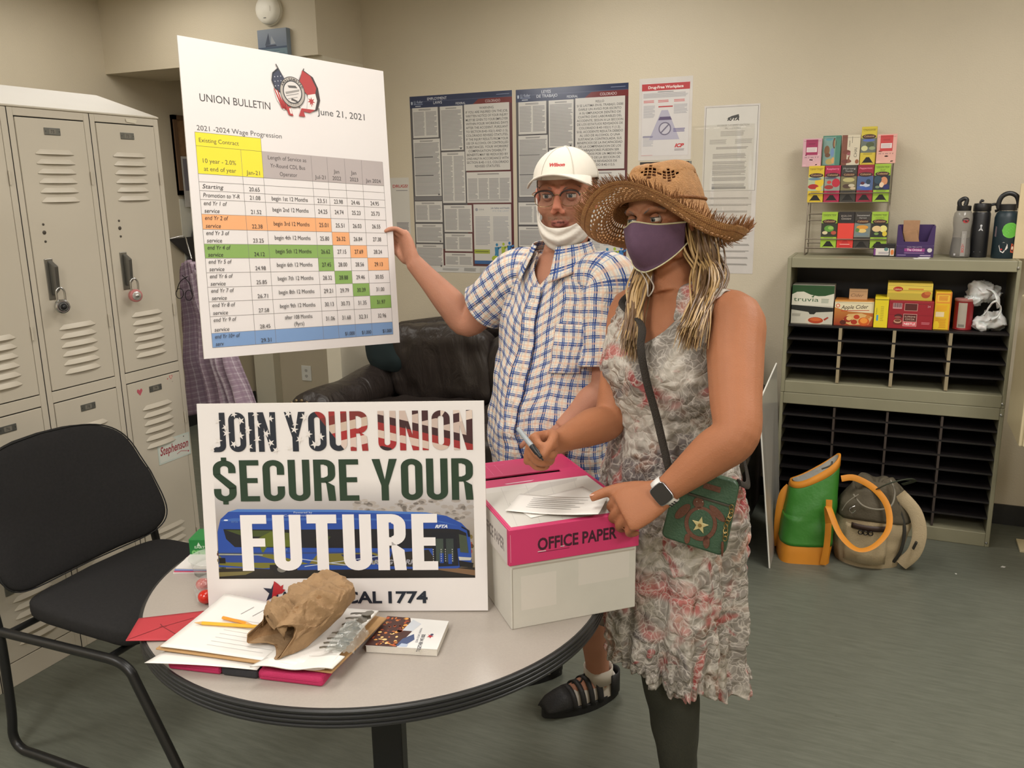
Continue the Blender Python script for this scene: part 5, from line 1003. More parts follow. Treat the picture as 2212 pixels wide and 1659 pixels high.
# ================================================================ HELD BOARD "UNION BULLETIN"
U = pose((-1.496, 1.957, 1.597), 67.0, 6.6, -3.6)
t = thing('wage_board', 'white UNION BULLETIN wage table board held up by the man', 'sign', (-1.496, 1.957, 1.19))
p = slab(t, U, .61, .802, .004)
TX = (62, 58, 58)
p.text('UNION BULLETIN', -261, 248, 19, TX, w=193); p.text('June 21, 2021', 74, 251, 18, TX, w=155); p.text('2021 -2024 Wage Progression', -275, 175, 12.5, (82, 80, 80), w=234); p.k += 1
YEL, GY, ORG, GRN, BLU = (236, 220, 56), (178, 168, 166), (238, 172, 120), (134, 170, 92), (124, 156, 200)
X = [-281, -162, -103, 44, 94, 151, 208, 282]; Yr = [67, 47, 25, 3, -34, -72, -109, -145, -182, -219, -256, -294, -337, -374]
p.rect(X[0], 67, X[2] - X[0], 103, YEL); p.rect(X[2], 67, X[7] - X[2], 70, GY)
def cellc(r, c0, c1, col): p.rect(X[c0], Yr[r + 1], X[c1] - X[c0], Yr[r] - Yr[r + 1], col, 0)
p.k += 1
cellc(4, 0, 4, ORG); cellc(6, 0, 4, GRN); cellc(12, 0, 7, BLU)
for r, c, col in ((5, 4, ORG), (6, 5, ORG), (7, 6, ORG), (7, 3, GRN), (8, 4, GRN), (9, 5, GRN), (10, 6, GRN)): cellc(r, c, c + 1, col)
p.k += 1; LN = (120, 116, 114)
for y in Yr[:-1]: p.line(X[0], y, X[7], y, .9, LN)
p.line(X[0], 136, X[2], 136, .9, (90, 90, 60)); p.line(X[0], 170, X[2], 170, .9, LN); p.line(X[0], -374, X[7], -374, .9, LN)
for i, x in enumerate(X): p.line(x, 170 if i == 0 or i == 2 else 136, x, -374, .9, LN)
p.text('Existing Contract', -272, 146, 10.5, TX, w=106); p.text('10 year - 2.0%', -222, 95, 11, TX, w=88, al='c'); p.text('at end of year', -222, 75, 11, TX, w=86, al='c'); p.text('Jan-21', -132, 73, 11, TX, w=38, al='c')
for s_, x, y, w in (('Length of Service as', -29, 117, 114), ('Yr-Round CDL Bus', -29, 96, 104), ('Operator', -29, 75, 52), ('Jul-21', 69, 74, 34), ('Jan', 122, 93, 18), ('2022', 122, 74, 28), ('Jan', 179, 93, 18), ('2023', 179, 74, 28), ('Jan 2024', 245, 74, 52)): p.text(s_, x, y, 10.5, TX, w=w, al='c')
lab = [('Starting',), ('Promotion to Y-R',)] + [('end Yr %d of' % k, 'service') for k in range(1, 10)] + [('end Yr 10+ of', 'serv')]
jan = '20.65 21.08 21.52 22.38 23.25 24.12 24.98 25.85 26.71 27.58 28.45 29.31'.split()
beg = ['', 'begin 1st 12 Months', 'begin 2nd 12 Months', 'begin 3rd 12 Months'] + ['begin %dth 12 Months' % k for k in range(4, 10)] + ['after 108 Months', '']
val = ['', '23.51 23.98 24.46 24.95', '24.25 24.74 25.23 25.73', '25.01 25.51 26.03 26.55', '25.80 26.32 26.84 27.38', '26.62 27.15 27.69 28.24', '27.45 28.00 28.56 29.13', '28.32 28.88 29.46 30.05', '29.21 29.79 30.39 31.00', '30.13 30.73 31.35 31.97', '31.06 31.68 32.31 32.96', '']
for i in range(12):
    y1, y0 = Yr[i + 1], Yr[i + 2]; ym = (y0 + y1) / 2
    if len(lab[i]) == 1: p.text(lab[i][0], -273, y0 + 6, 10.5, TX, it=.2, w=56 if i == 0 else 98)
    else: p.text(lab[i][0], -273, y1 - 14, 10.5, TX, it=.2, w=62 if i < 11 else 68); p.text(lab[i][1], -273, y0 + 4, 10.5, TX, it=.2, maxw=40 if i < 11 else 22)
    p.text(jan[i], -132, y0 + 5, 10.5, TX, w=30, al='c')
    if beg[i]: p.text(beg[i], -30, ym - 5 if i != 10 else ym + 4, 11, TX, w=108 if i != 10 else 84, al='c')
    if i == 10: p.text('(9yrs)', -30, ym - 15, 11, TX, w=30, al='c')
    for k, s_ in enumerate(val[i].split()): p.text(s_, (69, 122, 179, 245)[k], ym - 6, 11.5, TX, w=29, al='c')
for x in (146, 203, 276): p.text('$1,000', x, -367, 10, TX, w=32, al='r')
# emblem of crossed flags and seal
NV, RDD, OFW = (44, 48, 62), (172, 52, 52), (226, 220, 216)
p.k += 1
p.line(-44, 370, 20, 262, 3, (80, 78, 76), 1); p.line(40, 370, -14, 262, 3, (80, 78, 76), 1)
p.poly([(-40, 360), (-56, 346), (-60, 326), (-52, 306), (-38, 296), (-12, 322)], (34, 36, 44)); p.poly([(-38, 356), (-53, 343), (-57, 327), (-50, 309), (-38, 300), (-14, 324)], (58, 62, 82))
for k in range(12): p.star(-50 + (k % 4) * 9, 312 + (k // 4) * 12 + (k % 4) * 2, 2, (190, 192, 200), 0, .5, 5, 0)
p.k += 1; p.poly([(-56, 306), (-40, 296), (-28, 296), (-20, 256), (-30, 252), (-48, 276)], OFW)
for k in range(4): p.poly([(-56 + k * 9, 306 - k * 3), (-52 + k * 9, 304 - k * 3), (-22 + k * 4 - 6, 254), (-30 + k * 4 - 6, 256 - k)], RDD, 0)
p.k += 1; p.poly([(-24, 262), (-10, 262), (-2, 238), (-16, 240)], RDD); p.poly([(-14, 258), (-9, 258), (-5, 244), (-11, 244)], OFW)
p.poly([(36, 366), (66, 350), (80, 322), (84, 290), (74, 262), (52, 254), (44, 300)], (56, 42, 42)); p.poly([(34, 364), (58, 352), (74, 322), (70, 306), (46, 300), (20, 322)], RDD); p.poly([(46, 300), (70, 306), (74, 288), (66, 262), (42, 262)], OFW); p.poly([(24, 262), (66, 262), (50, 252), (30, 254), (34, 240), (14, 240)], RDD)
p.star(56, 284, 12, RDD, 0, .45, 7); p.rect(55, 270, 2, 8, RDD)
p.oval(0, 302, 38, 41, (60, 56, 56), 36); p.oval(0, 302, 36, 39, (176, 168, 160), 36); p.oval(0, 302, 29, 31, (44, 44, 50), 36); p.oval(0, 302, 26, 28, (214, 208, 204), 32)
for i, ch in enumerate('AMALGAMATED'):
    a = radians(150 - i * 12); p.text(ch, 31 * cos(a) , 302 + 33.5 * sin(a) - 2, 5.5, (50, 46, 46), al='c', rot=a - pi / 2, bold=.04, up=0)
for i, ch in enumerate('UNION'):
    a = radians(-118 + i * 14); p.text(ch, 32 * cos(a), 302 + 35 * sin(a), 5, (50, 46, 46), al='c', rot=a + pi / 2, up=0)
p.k += 1; p.poly([(-22, 300), (0, 306), (22, 312), (20, 306), (0, 300), (-20, 294)], (150, 146, 142)); p.poly([(-14, 318), (10, 320), (16, 314), (-10, 312)], (90, 86, 84)); p.line(-20, 290, 18, 300, 1.5, (110, 106, 104), 1); p.line(-16, 282, 14, 290, 1.5, (130, 126, 124), 1); p.poly([(-4, 286), (14, 280), (12, 276), (-6, 280)], (80, 76, 74))
p.done('sign_print', t)

# ================================================================ BALLOT BOX (office paper carton)
B0 = at(1105, 1361, Z=TT); B1 = at(1372, 1311, Z=TT); B0.z = B1.z = TT
bx = (B1 - B0).normalized(); by = V((-bx.y, bx.x, 0)); bw = (B1 - B0).length; bl = .425
MBX = MX(((bx.x, by.x, 0, B0.x), (bx.y, by.y, 0, B0.y), (0, 0, 1, TT), (0, 0, 0, 1)))
cw = mat('white_carton', (196, 192, 182), .55, var=.02, vs=20); pkm = mat('magenta_lid', (196, 54, 102), .42, var=.03)
t = thing('ballot_box', 'white office paper carton with magenta slotted lid on the table edge', 'box', B0 + bx * bw / 2 + by * bl / 2)
MB(MBX).box((0, 0, 0), (bw, bl, .20)).build('carton', cw, t, bevel=.002)
p = Print(B0, bx, (0, 0, 1)); W_ = bw * 1000
p.rect(22, 40, 78, 76, (204, 198, 189)); p.rect(150, 74, 118, 62, (203, 197, 188)); p.rect(3, 0, 1.2, 134, (150, 142, 130)); p.rect(4, 134, W_ - 8, 4, (168, 160, 148)); p.done('tape_patch', t)
# lid with a slot cut through the top
hL, zt = .078, .222; z0 = zt - hL; e = .004
lb = MB(MBX); sx0, sx1, sy0, sy1 = .03, bw - .05, .300, .318
lb.box((-e, -e, z0), (bw + e, 0, zt)).box((-e, bl, z0), (bw + e, bl + e, zt)).box((-e, 0, z0), (0, bl, zt)).box((bw, 0, z0), (bw + e, bl, zt))
lb.box((0, 0, zt - .004), (bw, sy0, zt)).box((0, sy1, zt - .004), (bw, bl, zt)).box((0, sy0, zt - .004), (sx0, sy1, zt)).box((sx1, sy0, zt - .004), (bw, sy1, zt))
lb.build('lid', pkm, t, bevel=.0012)
p = Print(B0 - bx * e - by * e + V((0, 0, z0)), bx, (0, 0, 1)); p.text('OFFICE PAPER', 62, 26, 25, (62, 22, 40), w=178, bold=.03); p.rect(62, 20, 70, 1.5, (120, 26, 60)); p.rect(62, 22, 18, 1.6, (220, 206, 206)); p.rect(112, 26, 9, 1.6, (214, 200, 200)); p.rect(3, 8, 1, 60, (224, 150, 170)); p.done('lid_lettering', t)
p = Print(B0 - bx * e + by * bl + V((0, 0, z0)), -by, (0, 0, 1)); p.rect(2, 1, 420, 75, (196, 190, 184)); p.text('OFFICE PAPER', 250, 22, 25, (120, 112, 110), w=150, bold=.03); p.text('PAPER', 60, 22, 25, (120, 112, 110), w=90, bold=.03); p.rect(418, 0, 7, 78, (196, 54, 102)); p.done('side_lettering', t)
p = Print(B0 + V((0, 0, zt)), bx, by); p.rect(6, 10, W_ - 12, 238, (200, 196, 188)); p.poly([(6, 214), (W_ - 6, 226), (W_ - 6, 248), (6, 248)], (206, 202, 196)); p.poly([(90, 180), (150, 232), (250, 240), (240, 222)], (186, 182, 176))
for k in range(4): p.line(20 + k * 50, 12, 60 + k * 60, 240, .8, (178, 174, 168))
p.k += 1; p.text('Ballot Survey', 190, 150, 11, (110, 104, 104), w=86, rot=pi + .12, bold=.02); p.poly([(196, 128), (216, 128), (214, 120)], (70, 66, 66))
for k in range(3): p.line(50 + k * 22, 330, 52 + k * 22, 404, .8, (222, 130, 160))
p.line(40, 404, 120, 398, .8, (222, 130, 160)); p.poly([(76, 262), (150, 264), (140, 258), (80, 257)], (222, 190, 200)); p.done('lid_paper_print', t)
# slips of paper on the lid
def slip(name, label, o, ang, w, h, z, prt=0, curl=.012, grp='ballot slips on the box lid'):
    c = MBX @ V((o[0], o[1], zt + z)); r = MBX.to_3x3() @ V((cos(ang), sin(ang), 0)); u = V((-r.y, r.x, 0)); tt_ = thing(name, label, 'paper', c, grp)
    f = lambda x, y, q=0: c + r * x + u * y + V((0, 0, curl * (max(0, x / w * 1.3 - .3) ** 2 + .6 * max(0, .35 - y / h) ** 2 * 2) + q))
    MB().grid(lambda a, b_: f(a * w, b_ * h), 14, 10).build('sheet', mat('paper_white', (228, 224, 218), .6, var=.01), tt_, smooth=180, solid=.0004)
    pp = Print(c, r, u, map=lambda x, y, q: f(x / 1000, y / 1000, q + .0001)); 
    for k in range(prt): pp.rect(w * 180, h * 1000 - 20 - k * 11, w * 620 - (k * 17) % 30, 2.2, (150, 146, 142), 0)
    if prt: pp.done('typed_lines', tt_)
slip('ballot_slip', 'white typed ballot slip lying uppermost on the lid', (.02, .09), -.62, .20, .11, .0035, 6)
slip('ballot_slip', 'half hidden blank slip under the typed slip near the hand', (.06, .04), .15, .19, .10, .0012, 0, .004)

# ================================================================ PAPERS AND THINGS ON THE TABLE
def Tq(x, y, z=TT): q = at(x, y, Z=z); q.z = z; return q
def quadsheet(q, fnz, n=16):
    """quad patch between four plan corners (BL, BR, TR, TL) with a height function"""
    q = [V(k) for k in q]
    return lambda u, v: (q[0] * (1 - u) * (1 - v) + q[1] * u * (1 - v) + q[2] * u * v + q[3] * (1 - u) * v) + V((0, 0, fnz(u, v)))
# pink and black tablet case (lowest)
a, b_ = Tq(362, 1447), Tq(698, 1487); rx = (b_ - a).normalized(); ry = V((-rx.y, rx.x, 0)); wF = (b_ - a).length; M = MX(((rx.x, ry.x, 0, a.x), (rx.y, ry.y, 0, a.y), (0, 0, 1, TT + .0005), (0, 0, 0, 1)))
t = thing('tablet_case', 'pink and black fabric tablet case under the clipboards', 'case', a + rx * wF / 2)
pf = mat('pink_fabric', (186, 40, 92), .75, bump=.3, bs=600, var=.06); bf = mat('black_fabric', (44, 44, 48), .85, bump=.3, bs=600)
for x0, x1, m_ in ((0, wF * .35, pf), (wF * .35 + .0006, wF * .59, bf), (wF * .59 + .0006, wF, pf)): MB(M).box((x0, 0, 0), (x1, .235, .021)).build('cover_panel', m_, t, bevel=.007, bseg=3)
p = Print(a, rx, (0, 0, 1)); p.rect(6, 10, wF * 340, .8, (140, 20, 60)); p.rect(wF * 600, 10, wF * 380, .8, (140, 20, 60)); p.rect(wF * 346, 3, .8, 16, (120, 16, 50)); p.rect(wF * 600, 3, .8, 16, (120, 16, 50)); p.done('stitching', t)
paper = mat('paper_white', (228, 224, 218), .6, var=.01)
def flat(name, label, q, z, fz=lambda u, v: 0, m=paper, th=.0006, cat='paper', grp=None, prt=None, n=18):
    q = [Tq(x, y, z) for x, y in q]; f = quadsheet(q, fz); c = sum(q, V((0, 0, 0))) / 4
    t = thing(name, label, cat, c, grp)
    MB().grid(f, n, n).build('sheet', m, t, smooth=180, solid=th)
    if prt:
        W1, H1 = (q[1] - q[0]).length * 1000, (q[3] - q[0]).length * 1000
        pp = Print(c, (1, 0, 0), (0, 1, 0), map=lambda x, y, k: f(x / W1, y / H1) + V((0, 0, th * .6 + k))); prt(pp, W1, H1); pp.done('typed_lines', t)
    return t, f
G2 = 'loose papers on the clipboards'
flat('paper_sheet', 'white sheet whose pointed corner sticks out under the clipboard at left', [(312, 1432), (555, 1448), (620, 1380), (420, 1370)], TT + .0235, lambda u, v: .004 * (1 - u) * (1 - v) * 0 + .003 * sin(3 * u), grp=G2)
def board(name, label, q, z, th, m):
    q = [Tq(x, y, z) for x, y in q]; c = sum(q, V((0, 0, 0))) / 4; n = V((0, 0, th)); t = thing(name, label, 'clipboard', c, 'clipboards on the table')
    MB().add(q + [k + n for k in q], [(3, 2, 1, 0), (4, 5, 6, 7), (0, 1, 5, 4), (1, 2, 6, 5), (2, 3, 7, 6), (3, 0, 4, 7)]).build('hardboard', m, t, bevel=.0015); return t
hard = mat('kraft_hardboard', (176, 138, 92), .6, var=.05, vs=60)
c1 = board('clipboard', 'brown clipboard sticking out at the right beneath the papers', [(470, 1424), (717, 1456), (836, 1338), (640, 1300)], TT + .0245, .004, hard)
c2 = board('clipboard', 'brown clipboard whose front edge shows at left under the typed page', [(336, 1404), (640, 1446), (740, 1345), (500, 1290)], TT + .030, .0035, hard)
def pr1(pp, W1, H1):
    for k in range(5): pp.line(W1 * (.30 + k * .10), H1 * .70, W1 * (.34 + k * .10), H1 * .86, 2.2, (150, 146, 142))
    for k in range(8): pp.rect(W1 * .30, H1 * (.60 - k * .07), W1 * (.5 - (k % 3) * .08), 1.3, (186, 182, 178), 0)
def pr2(pp, W1, H1):
    for k in range(11): pp.rect(W1 * .62, H1 * (.88 - k * .045), W1 * .24, 2, (160, 156, 152), 0)
    pp.rect(W1 * .30, H1 * .90, W1 * .5, 3, (120, 116, 116), 0)
flat('paper_stack', 'stack of typed pages with wavy edges on the right clipboard', [(560, 1437), (700, 1445), (818, 1327), (700, 1318)], TT + .034, lambda u, v: .003 + .006 * sin(u * 6) * (1 - v) + .004 * v, grp=G2, th=.004)
flat('paper_sheet', 'upper typed page on the left clipboard, under the pencils', [(346, 1398), (640, 1434), (722, 1330), (487, 1290)], TT + .036, lambda u, v: .002 * sin(u * 4 + 1) + .006 * v * v * (1 - u), grp=G2, prt=pr1, th=.002)
flat('paper_sheet', 'typed page to the right of the paper bag on the clipboard', [(600, 1425), (720, 1432), (812, 1326), (740, 1318)], TT + .041, lambda u, v: .004 * sin(u * 5 + 2), grp=G2, prt=pr2, th=.001)
# folded sheet edge
flat('paper_sheet', 'folded white sheet hanging over the front clipboard edge', [(540, 1440), (718, 1446), (745, 1420), (600, 1410)], TT + .0395, lambda u, v: .003 * sin(u * 9), grp=G2, th=.0025)
# metal clip
b = MB(); q0 = Tq(800, 1335, TT + .03); 
# red envelope hanging over the table edge
red = mat('red_envelope_paper', (176, 52, 60), .6, var=.03)
q = [Tq(272, 1388, TT + .002), Tq(385, 1384, TT + .002), Tq(447, 1320, TT + .002), Tq(300, 1337, TT + .002)]; f = quadsheet(q, lambda u, v: .001 + .003 * (1 - u) * (1 - v)); c = sum(q, V((0, 0, 0))) / 4
t = thing('envelope', 'red envelope poking over the left edge of the table', 'envelope', c); MB().grid(f, 12, 12).build('envelope_body', red, t, smooth=180, solid=.0016)
p = Print(c, (1, 0, 0), (0, 1, 0), map=lambda x, y, k: f(x, y) + V((0, 0, .001 + k)));
for s in ((.02, .02, .50, .50), (.50, .50, .98, .10), (.44, .50, .50, .52), (.5, .52, .56, .5), (.50, .5, .9, .75), (.42, .62, .5, .5)): p.line(s[0], s[1], s[2], s[3], .014, (112, 26, 34))
p.done('flap_line', t)
# pencils
def pencil(label, a, b, r, m, grp='pencils on the typed page', band=True):
    t = thing('pencil', label, 'pencil', (a + b) / 2, grp); d = (b - a).normalized(); L_ = (b - a).length
    M = axis_mx(a, b); n = 6
    MB(M).lathe([(r, .016), (r, L_ * (.86 if band else .98))], n).build('barrel', m, t)
    MB(M).lathe([(.0007, .0), (r * .98, .016)], 10).build('sharpened_wood', mat('pencil_wood', (206, 164, 110), .7), t, smooth=40)
    MB(M).lathe([(.0, -.002), (.0012, .003)], 8, cap=False).build('lead', mat('graphite', (50, 48, 46), .4), t)
    if band: 
        for k in range(3): MB(M).lathe([(r * 1.04, L_ * .84 + k * .0045), (r * 1.04, L_ * .84 + k * .0045 + .0025)], 12).build('ferrule_ring', mat('ferrule_green', (90, 150, 70), .35, metal=.4), t)
        MB(M).lathe([(r, L_ * .86), (r, L_)], 14).build('ferrule', mat('ferrule_yellow', (214, 176, 60), .4), t)
pz = TT + .0445
pencil('long yellow pencil with green ferrule lying towards the paper bag', Tq(421, 1345, pz), Tq(592, 1356, pz), .0037, mat('yellow_pencil', (224, 172, 46), .35))
pencil('short orange pencil lying above the long yellow pencil', Tq(546, 1350, pz + .003), Tq(480, 1334, pz + .001), .0035, mat('orange_pencil', (226, 150, 46), .35), band=False)
# crumpled paper bag
kraft = mat('kraft_paper', (150, 120, 86), .85, var=.08, vs=30, bump=.5, bs=120)
t = thing('paper_bag', 'crumpled brown paper bag lying open on the papers', 'bag', Tq(660, 1370, TT + .045))
A_, Z_ = Tq(606, 1386, TT + .05) + V((0, 0, .024)), Tq(738, 1326, TT + .05) + V((0, 0, .060))
ax_ = (Z_ - A_); L_ = ax_.length; ax_.normalize(); sd = V((0, 0, 1)).cross(ax_).normalized(); up = ax_.cross(sd)
def bag(v, k=56, inner=0):
    R = []; wd = (.052 + .012 * v - .02 * v ** 4) - inner; ht = (.025 + .014 * sin(pi * min(1, v * 1.1)) + .004 - .012 * max(0, v - .8)) - inner
    for j in range(k):
        a = 2 * pi * j / k; g = lambda q, e: math.copysign(abs(q) ** e, q)
        x, y = g(cos(a), .65) * wd, g(sin(a), .75) * ht
        if y > 0: y *= 1 - .5 * exp(-((x / wd) / .35) ** 2) * (1 - v)     # dented upper side
        q = A_ + ax_ * (v * L_ - (.035 * (y < 0) * (1 - v)) + .012 * sin(3 * a) * (1 - v)) + sd * x + up * y
        w_ = V((NZ.noise(q * 24), NZ.noise(q * 24 + V((9, 0, 0))), NZ.noise(q * 24 + V((0, 9, 0))))) * .010
        # sharp folds
        vd = NZ.voronoi(q * 26)[0]; vd2 = NZ.voronoi(q * 55 + V((7, 1, 3)))[0]; w_ += (up * (1 if y > 0 else .3) + sd * (1 if x > 0 else -1) * .5) * (min(.5, vd[1] - vd[0]) * -.022 + min(.4, vd2[1] - vd2[0]) * -.008 + .006)
        q2 = q + w_; q2.z = max(q2.z, TT + .0465); R.append(q2)
    return R
b = MB(); b.rings([bag(k / 60, 90) for k in range(61)], False); top = bag(1, 90); cT = sum(top, V((0, 0, 0))) / len(top)
b.rings([top, [cT + (q - cT) * .55 + ax_ * .012 for q in top], [cT + (q - cT) * .1 + ax_ * .006 for q in top]], False); b.build('paper_shell', kraft, t, smooth=28, solid=.0012, merge=.0001)
MB().rings([bag(k / 26, inner=.003) for k in range(0, 16)], False).build('inner_fold', mat('kraft_paper_dark', (138, 104, 68), .85, bump=.5, bs=120), t, smooth=28)
MB().grid(lambda u, v: A_ + ax_ * (.0 + v * .05 - .012) + sd * (.004 + (u - .5) * .075) + up * (.034 + .022 * sin(v * 3) - .018 * (u - .5) ** 2 * 8) + V((0, 0, abs(NZ.noise(V((u * 5, v * 5, 2)))) * .022)), 16, 12).build('folded_flap', kraft, t, smooth=25, solid=.001)
# keys in a clear bag
t = thing('key_bag', 'clear plastic bag of metal keys beside the paper bag', 'bag', Tq(750, 1385, TT + .045))
b = MB(); rnd = random.Random(5)
for k in range(9):
    o = Tq(720 + k * 8, 1402 - k * 7, TT + .047) + V((0, 0, .003 + k * .0022)); an = .55 + rnd.uniform(-.5, .5); M = MX.Translation(o) @ MX.Rotation(an, 4, 'Z') @ MX.Rotation(rnd.uniform(-.3, .3), 4, 'Y')
    MB(M).prism([(-.026, -.0035), (-.026, .001), (-.018, .0035), (.004, .0035), (.006, .009), (.016, .011), (.024, .006), (.024, -.006), (.016, -.011), (.006, -.009), (.002, -.0035), (-.006, -.0015), (-.012, -.0035), (-.018, -.0015)], 0, .0016).build('key', mat('brushed_key_metal', (150, 146, 136), .35, metal=.85), t)
pl = mat('clear_film', (214, 220, 216), .08, alpha=.22, spec=.9)
MB().grid(lambda u, v: Tq(698, 1412, TT + .046) * (1 - u) * (1 - v) + Tq(765, 1412, TT + .046) * u * (1 - v) + Tq(798, 1372, TT + .046) * u * v + Tq(765, 1345, TT + .046) * (1 - u) * v + V((0, 0, .032 * sin(pi * u) ** .6 * sin(pi * v) ** .6 + abs(NZ.noise(V((u * 6, v * 6, 0)))) * .014)), 26, 26).build('clear_film', pl, t, smooth=30)
# paperback
q = [Tq(790, 1410), Tq(945, 1419), Tq(970, 1357), Tq(838, 1346)]; z = V((0, 0, .014)); c = sum(q, V((0, 0, 0))) / 4
q = [k + V((0, 0, .001)) for k in q]
t = thing('paperback', 'white paperback with fiery cover picture right of the clipboards', 'book', c)
MB().add([c + (k - c) * .985 for k in q] + [c + (k - c) * .985 + z for k in q], [(3, 2, 1, 0), (4, 5, 6, 7), (0, 1, 5, 4), (1, 2, 6, 5), (2, 3, 7, 6), (3, 0, 4, 7)]).build('page_block', mat('page_edges', (216, 210, 200), .8, bump=.4, bs=900), t)
f = quadsheet([k + z for k in q], lambda u, v: .0008); MB().grid(f, 2, 2).build('front_cover', mat('cover_white', (222, 220, 216), .35), t, solid=.0009)
p = Print(c, (1, 0, 0), (0, 1, 0), map=lambda x, y, k: f(x / 160, y / 110) + V((0, 0, .0005 + k)))
p.poly([(0, 0), (70, 0), (84, 60), (60, 110), (0, 110)], (70, 40, 34)); rnd = random.Random(8)
for k in range(70): x, y = rnd.uniform(2, 66), rnd.uniform(4, 106); p.oval(x, y, rnd.uniform(2, 6), rnd.uniform(1.5, 5), rnd.choice(((196, 110, 50), (226, 160, 80), (120, 54, 34), (60, 34, 36), (176, 78, 40), (236, 196, 130))), 8, 0)
p.k += 1; p.poly([(66, 4), (84, 4), (100, 30), (92, 50), (72, 30)], (70, 84, 120)); p.poly([(60, 60), (84, 60), (96, 90), (70, 104)], (196, 200, 206)); p.poly([(72, 2), (92, 2), (92, 12), (76, 14)], (176, 188, 206))
p.text('TOGETHER WE RISE', 122, 20, 8, (60, 62, 70), w=64, rot=pi / 2 + .1, bold=.02, al='c'); p.text('JOIN OUR UNION', 110, 20, 5, (120, 120, 130), w=54, rot=pi / 2 + .1); p.star(132, 46, 8, (176, 40, 50), .4, .45); p.oval(134, 52, 4, 4, (60, 60, 90), 8); p.done('cover_print', t)
# things behind the sign at the table's far left
t = thing('salad_carton', 'green organic salad carton half hidden behind the union sign', 'box', Tq(438, 1206)); gq = Tq(411, 1207); gr_ = V((.93, .37, 0)); gu = V((0, 0, 1))
M = frame_mx(gq, gr_, gu); MB(M).box((0, 0, -.07), (.12, .052, 0)).build('green_band', mat('green_card', (30, 122, 56), .4), t, bevel=.002)
p = Print(gq, gr_, gu); p.text('organic', 6, 12, 15, (120, 190, 110), w=62, bold=.05); p.text('EARTH', 14, 28, 6, (180, 206, 180), w=34, bold=.03); p.poly([(20, 34), (30, 34), (25, 44)], (200, 220, 200)); p.done('band_lettering', t)
t = thing('clear_tub', 'clear plastic tub under the green carton behind the sign', 'container', Tq(446, 1240)); MB(MX.Translation(Tq(462, 1232))).lathe([(.045, 0), (.052, .035), (.054, .036), (.056, .037), (.05, .038)], 24).build('tub', mat('clear_film2', (206, 210, 204), .1, alpha=.3, spec=.8), t, smooth=40)
for i, (cc, z_, lb_) in enumerate((((214, 208, 204), .0, 'lowest white leaflet of the stack behind the sign'), ((196, 90, 116), .003, 'pink leaflet in the stack behind the sign'), ((120, 140, 196), .006, 'blue leaflet in the stack behind the sign'), ((220, 214, 210), .009, 'top white leaflet of the stack behind the sign'))):
    o = Tq(374 + i * 2, 1240 - i, TT); M = MX.Translation(o + V((0, 0, z_ + .0004))) @ MX.Rotation(.42 - .03 * i, 4, 'Z'); tag(MB(M).box((0, 0, 0), (.13, .09, .0026)).build('leaflet', mat('leaflet_%d' % i, cc, .5), loc=o), lb_, 'paper', 'leaflet stack behind the sign')
t = thing('tomato_bag', 'clear bag with two red cherry tomatoes behind the sign', 'bag', Tq(440, 1285)); tm = mat('tomato_skin', (190, 40, 28), .2, spec=.6)
for x, y, r in ((440, 1262, .016), (446, 1290, .017)): o = Tq(x, y + 14) + V((0, 0, r)); MB(MX.Translation(o)).ball((0, 0, 0), (r, r, r * .9), 18, 12).build('tomato', tm, t, smooth=180)
o = Tq(450, 1292); MB(MX.Translation(o)).ball((0, .012, .022), (.032, .04, .03), 20, 14).disp(.012, 60, 3).build('clear_film', pl, t, smooth=40)
# ================================================================ PEOPLE
def skinmat(name, rgb):
    m = mat(name, rgb, .58, var=.07, vs=11, bump=.22, bs=300, spec=.3, attr=True); B = m.node_tree.nodes['Principled BSDF']
    B.inputs['Subsurface Weight'].default_value = .12; B.inputs['Subsurface Radius'].default_value = (1, .35, .2); B.inputs['Subsurface Scale'].default_value = .008
    return m
def fuse(mb, name, m, parent, voxel=.0042, it=3, push=(), colf=None):
    """merge overlapping body volumes into one continuous skin, then sculpt it"""
    me = bpy.data.meshes.new('tmp'); me.from_pydata(mb.v, [], mb.f); o = bpy.data.objects.new('tmp', me); COL.objects.link(o)
    q = o.modifiers.new('r', 'REMESH'); q.mode = 'VOXEL'; q.voxel_size = voxel
    q = o.modifiers.new('s', 'SMOOTH'); q.iterations = it; q.factor = .5
    bpy.context.view_layer.update(); dg = bpy.context.evaluated_depsgraph_get(); n = bpy.data.meshes.new_from_object(o.evaluated_get(dg))
    bpy.data.objects.remove(o); bpy.data.meshes.remove(me)
    off = wl(parent); cols = []
    for v in n.vertices:
        p = v.co.copy()
        for c, d, sg, amt in push:
            e2 = (p - c).length_squared / (sg * sg)
            if e2 < 9: v.co += d * (amt * exp(-e2))
        cols.append(colf(p) if colf else (255, 255, 255)); v.co -= off
    ca = n.color_attributes.new('Col', 'FLOAT_COLOR', 'POINT'); buf = []
    for c in cols: buf += list(lin(c))
    ca.data.foreach_set('color', buf); n.materials.append(m); n.polygons.foreach_set('use_smooth', [True] * len(n.polygons))
    n.name = name; o = bpy.data.objects.new(name, n); COL.objects.link(o); o.parent = parent; return o
def lerp(a, b, t): return a + (b - a) * t
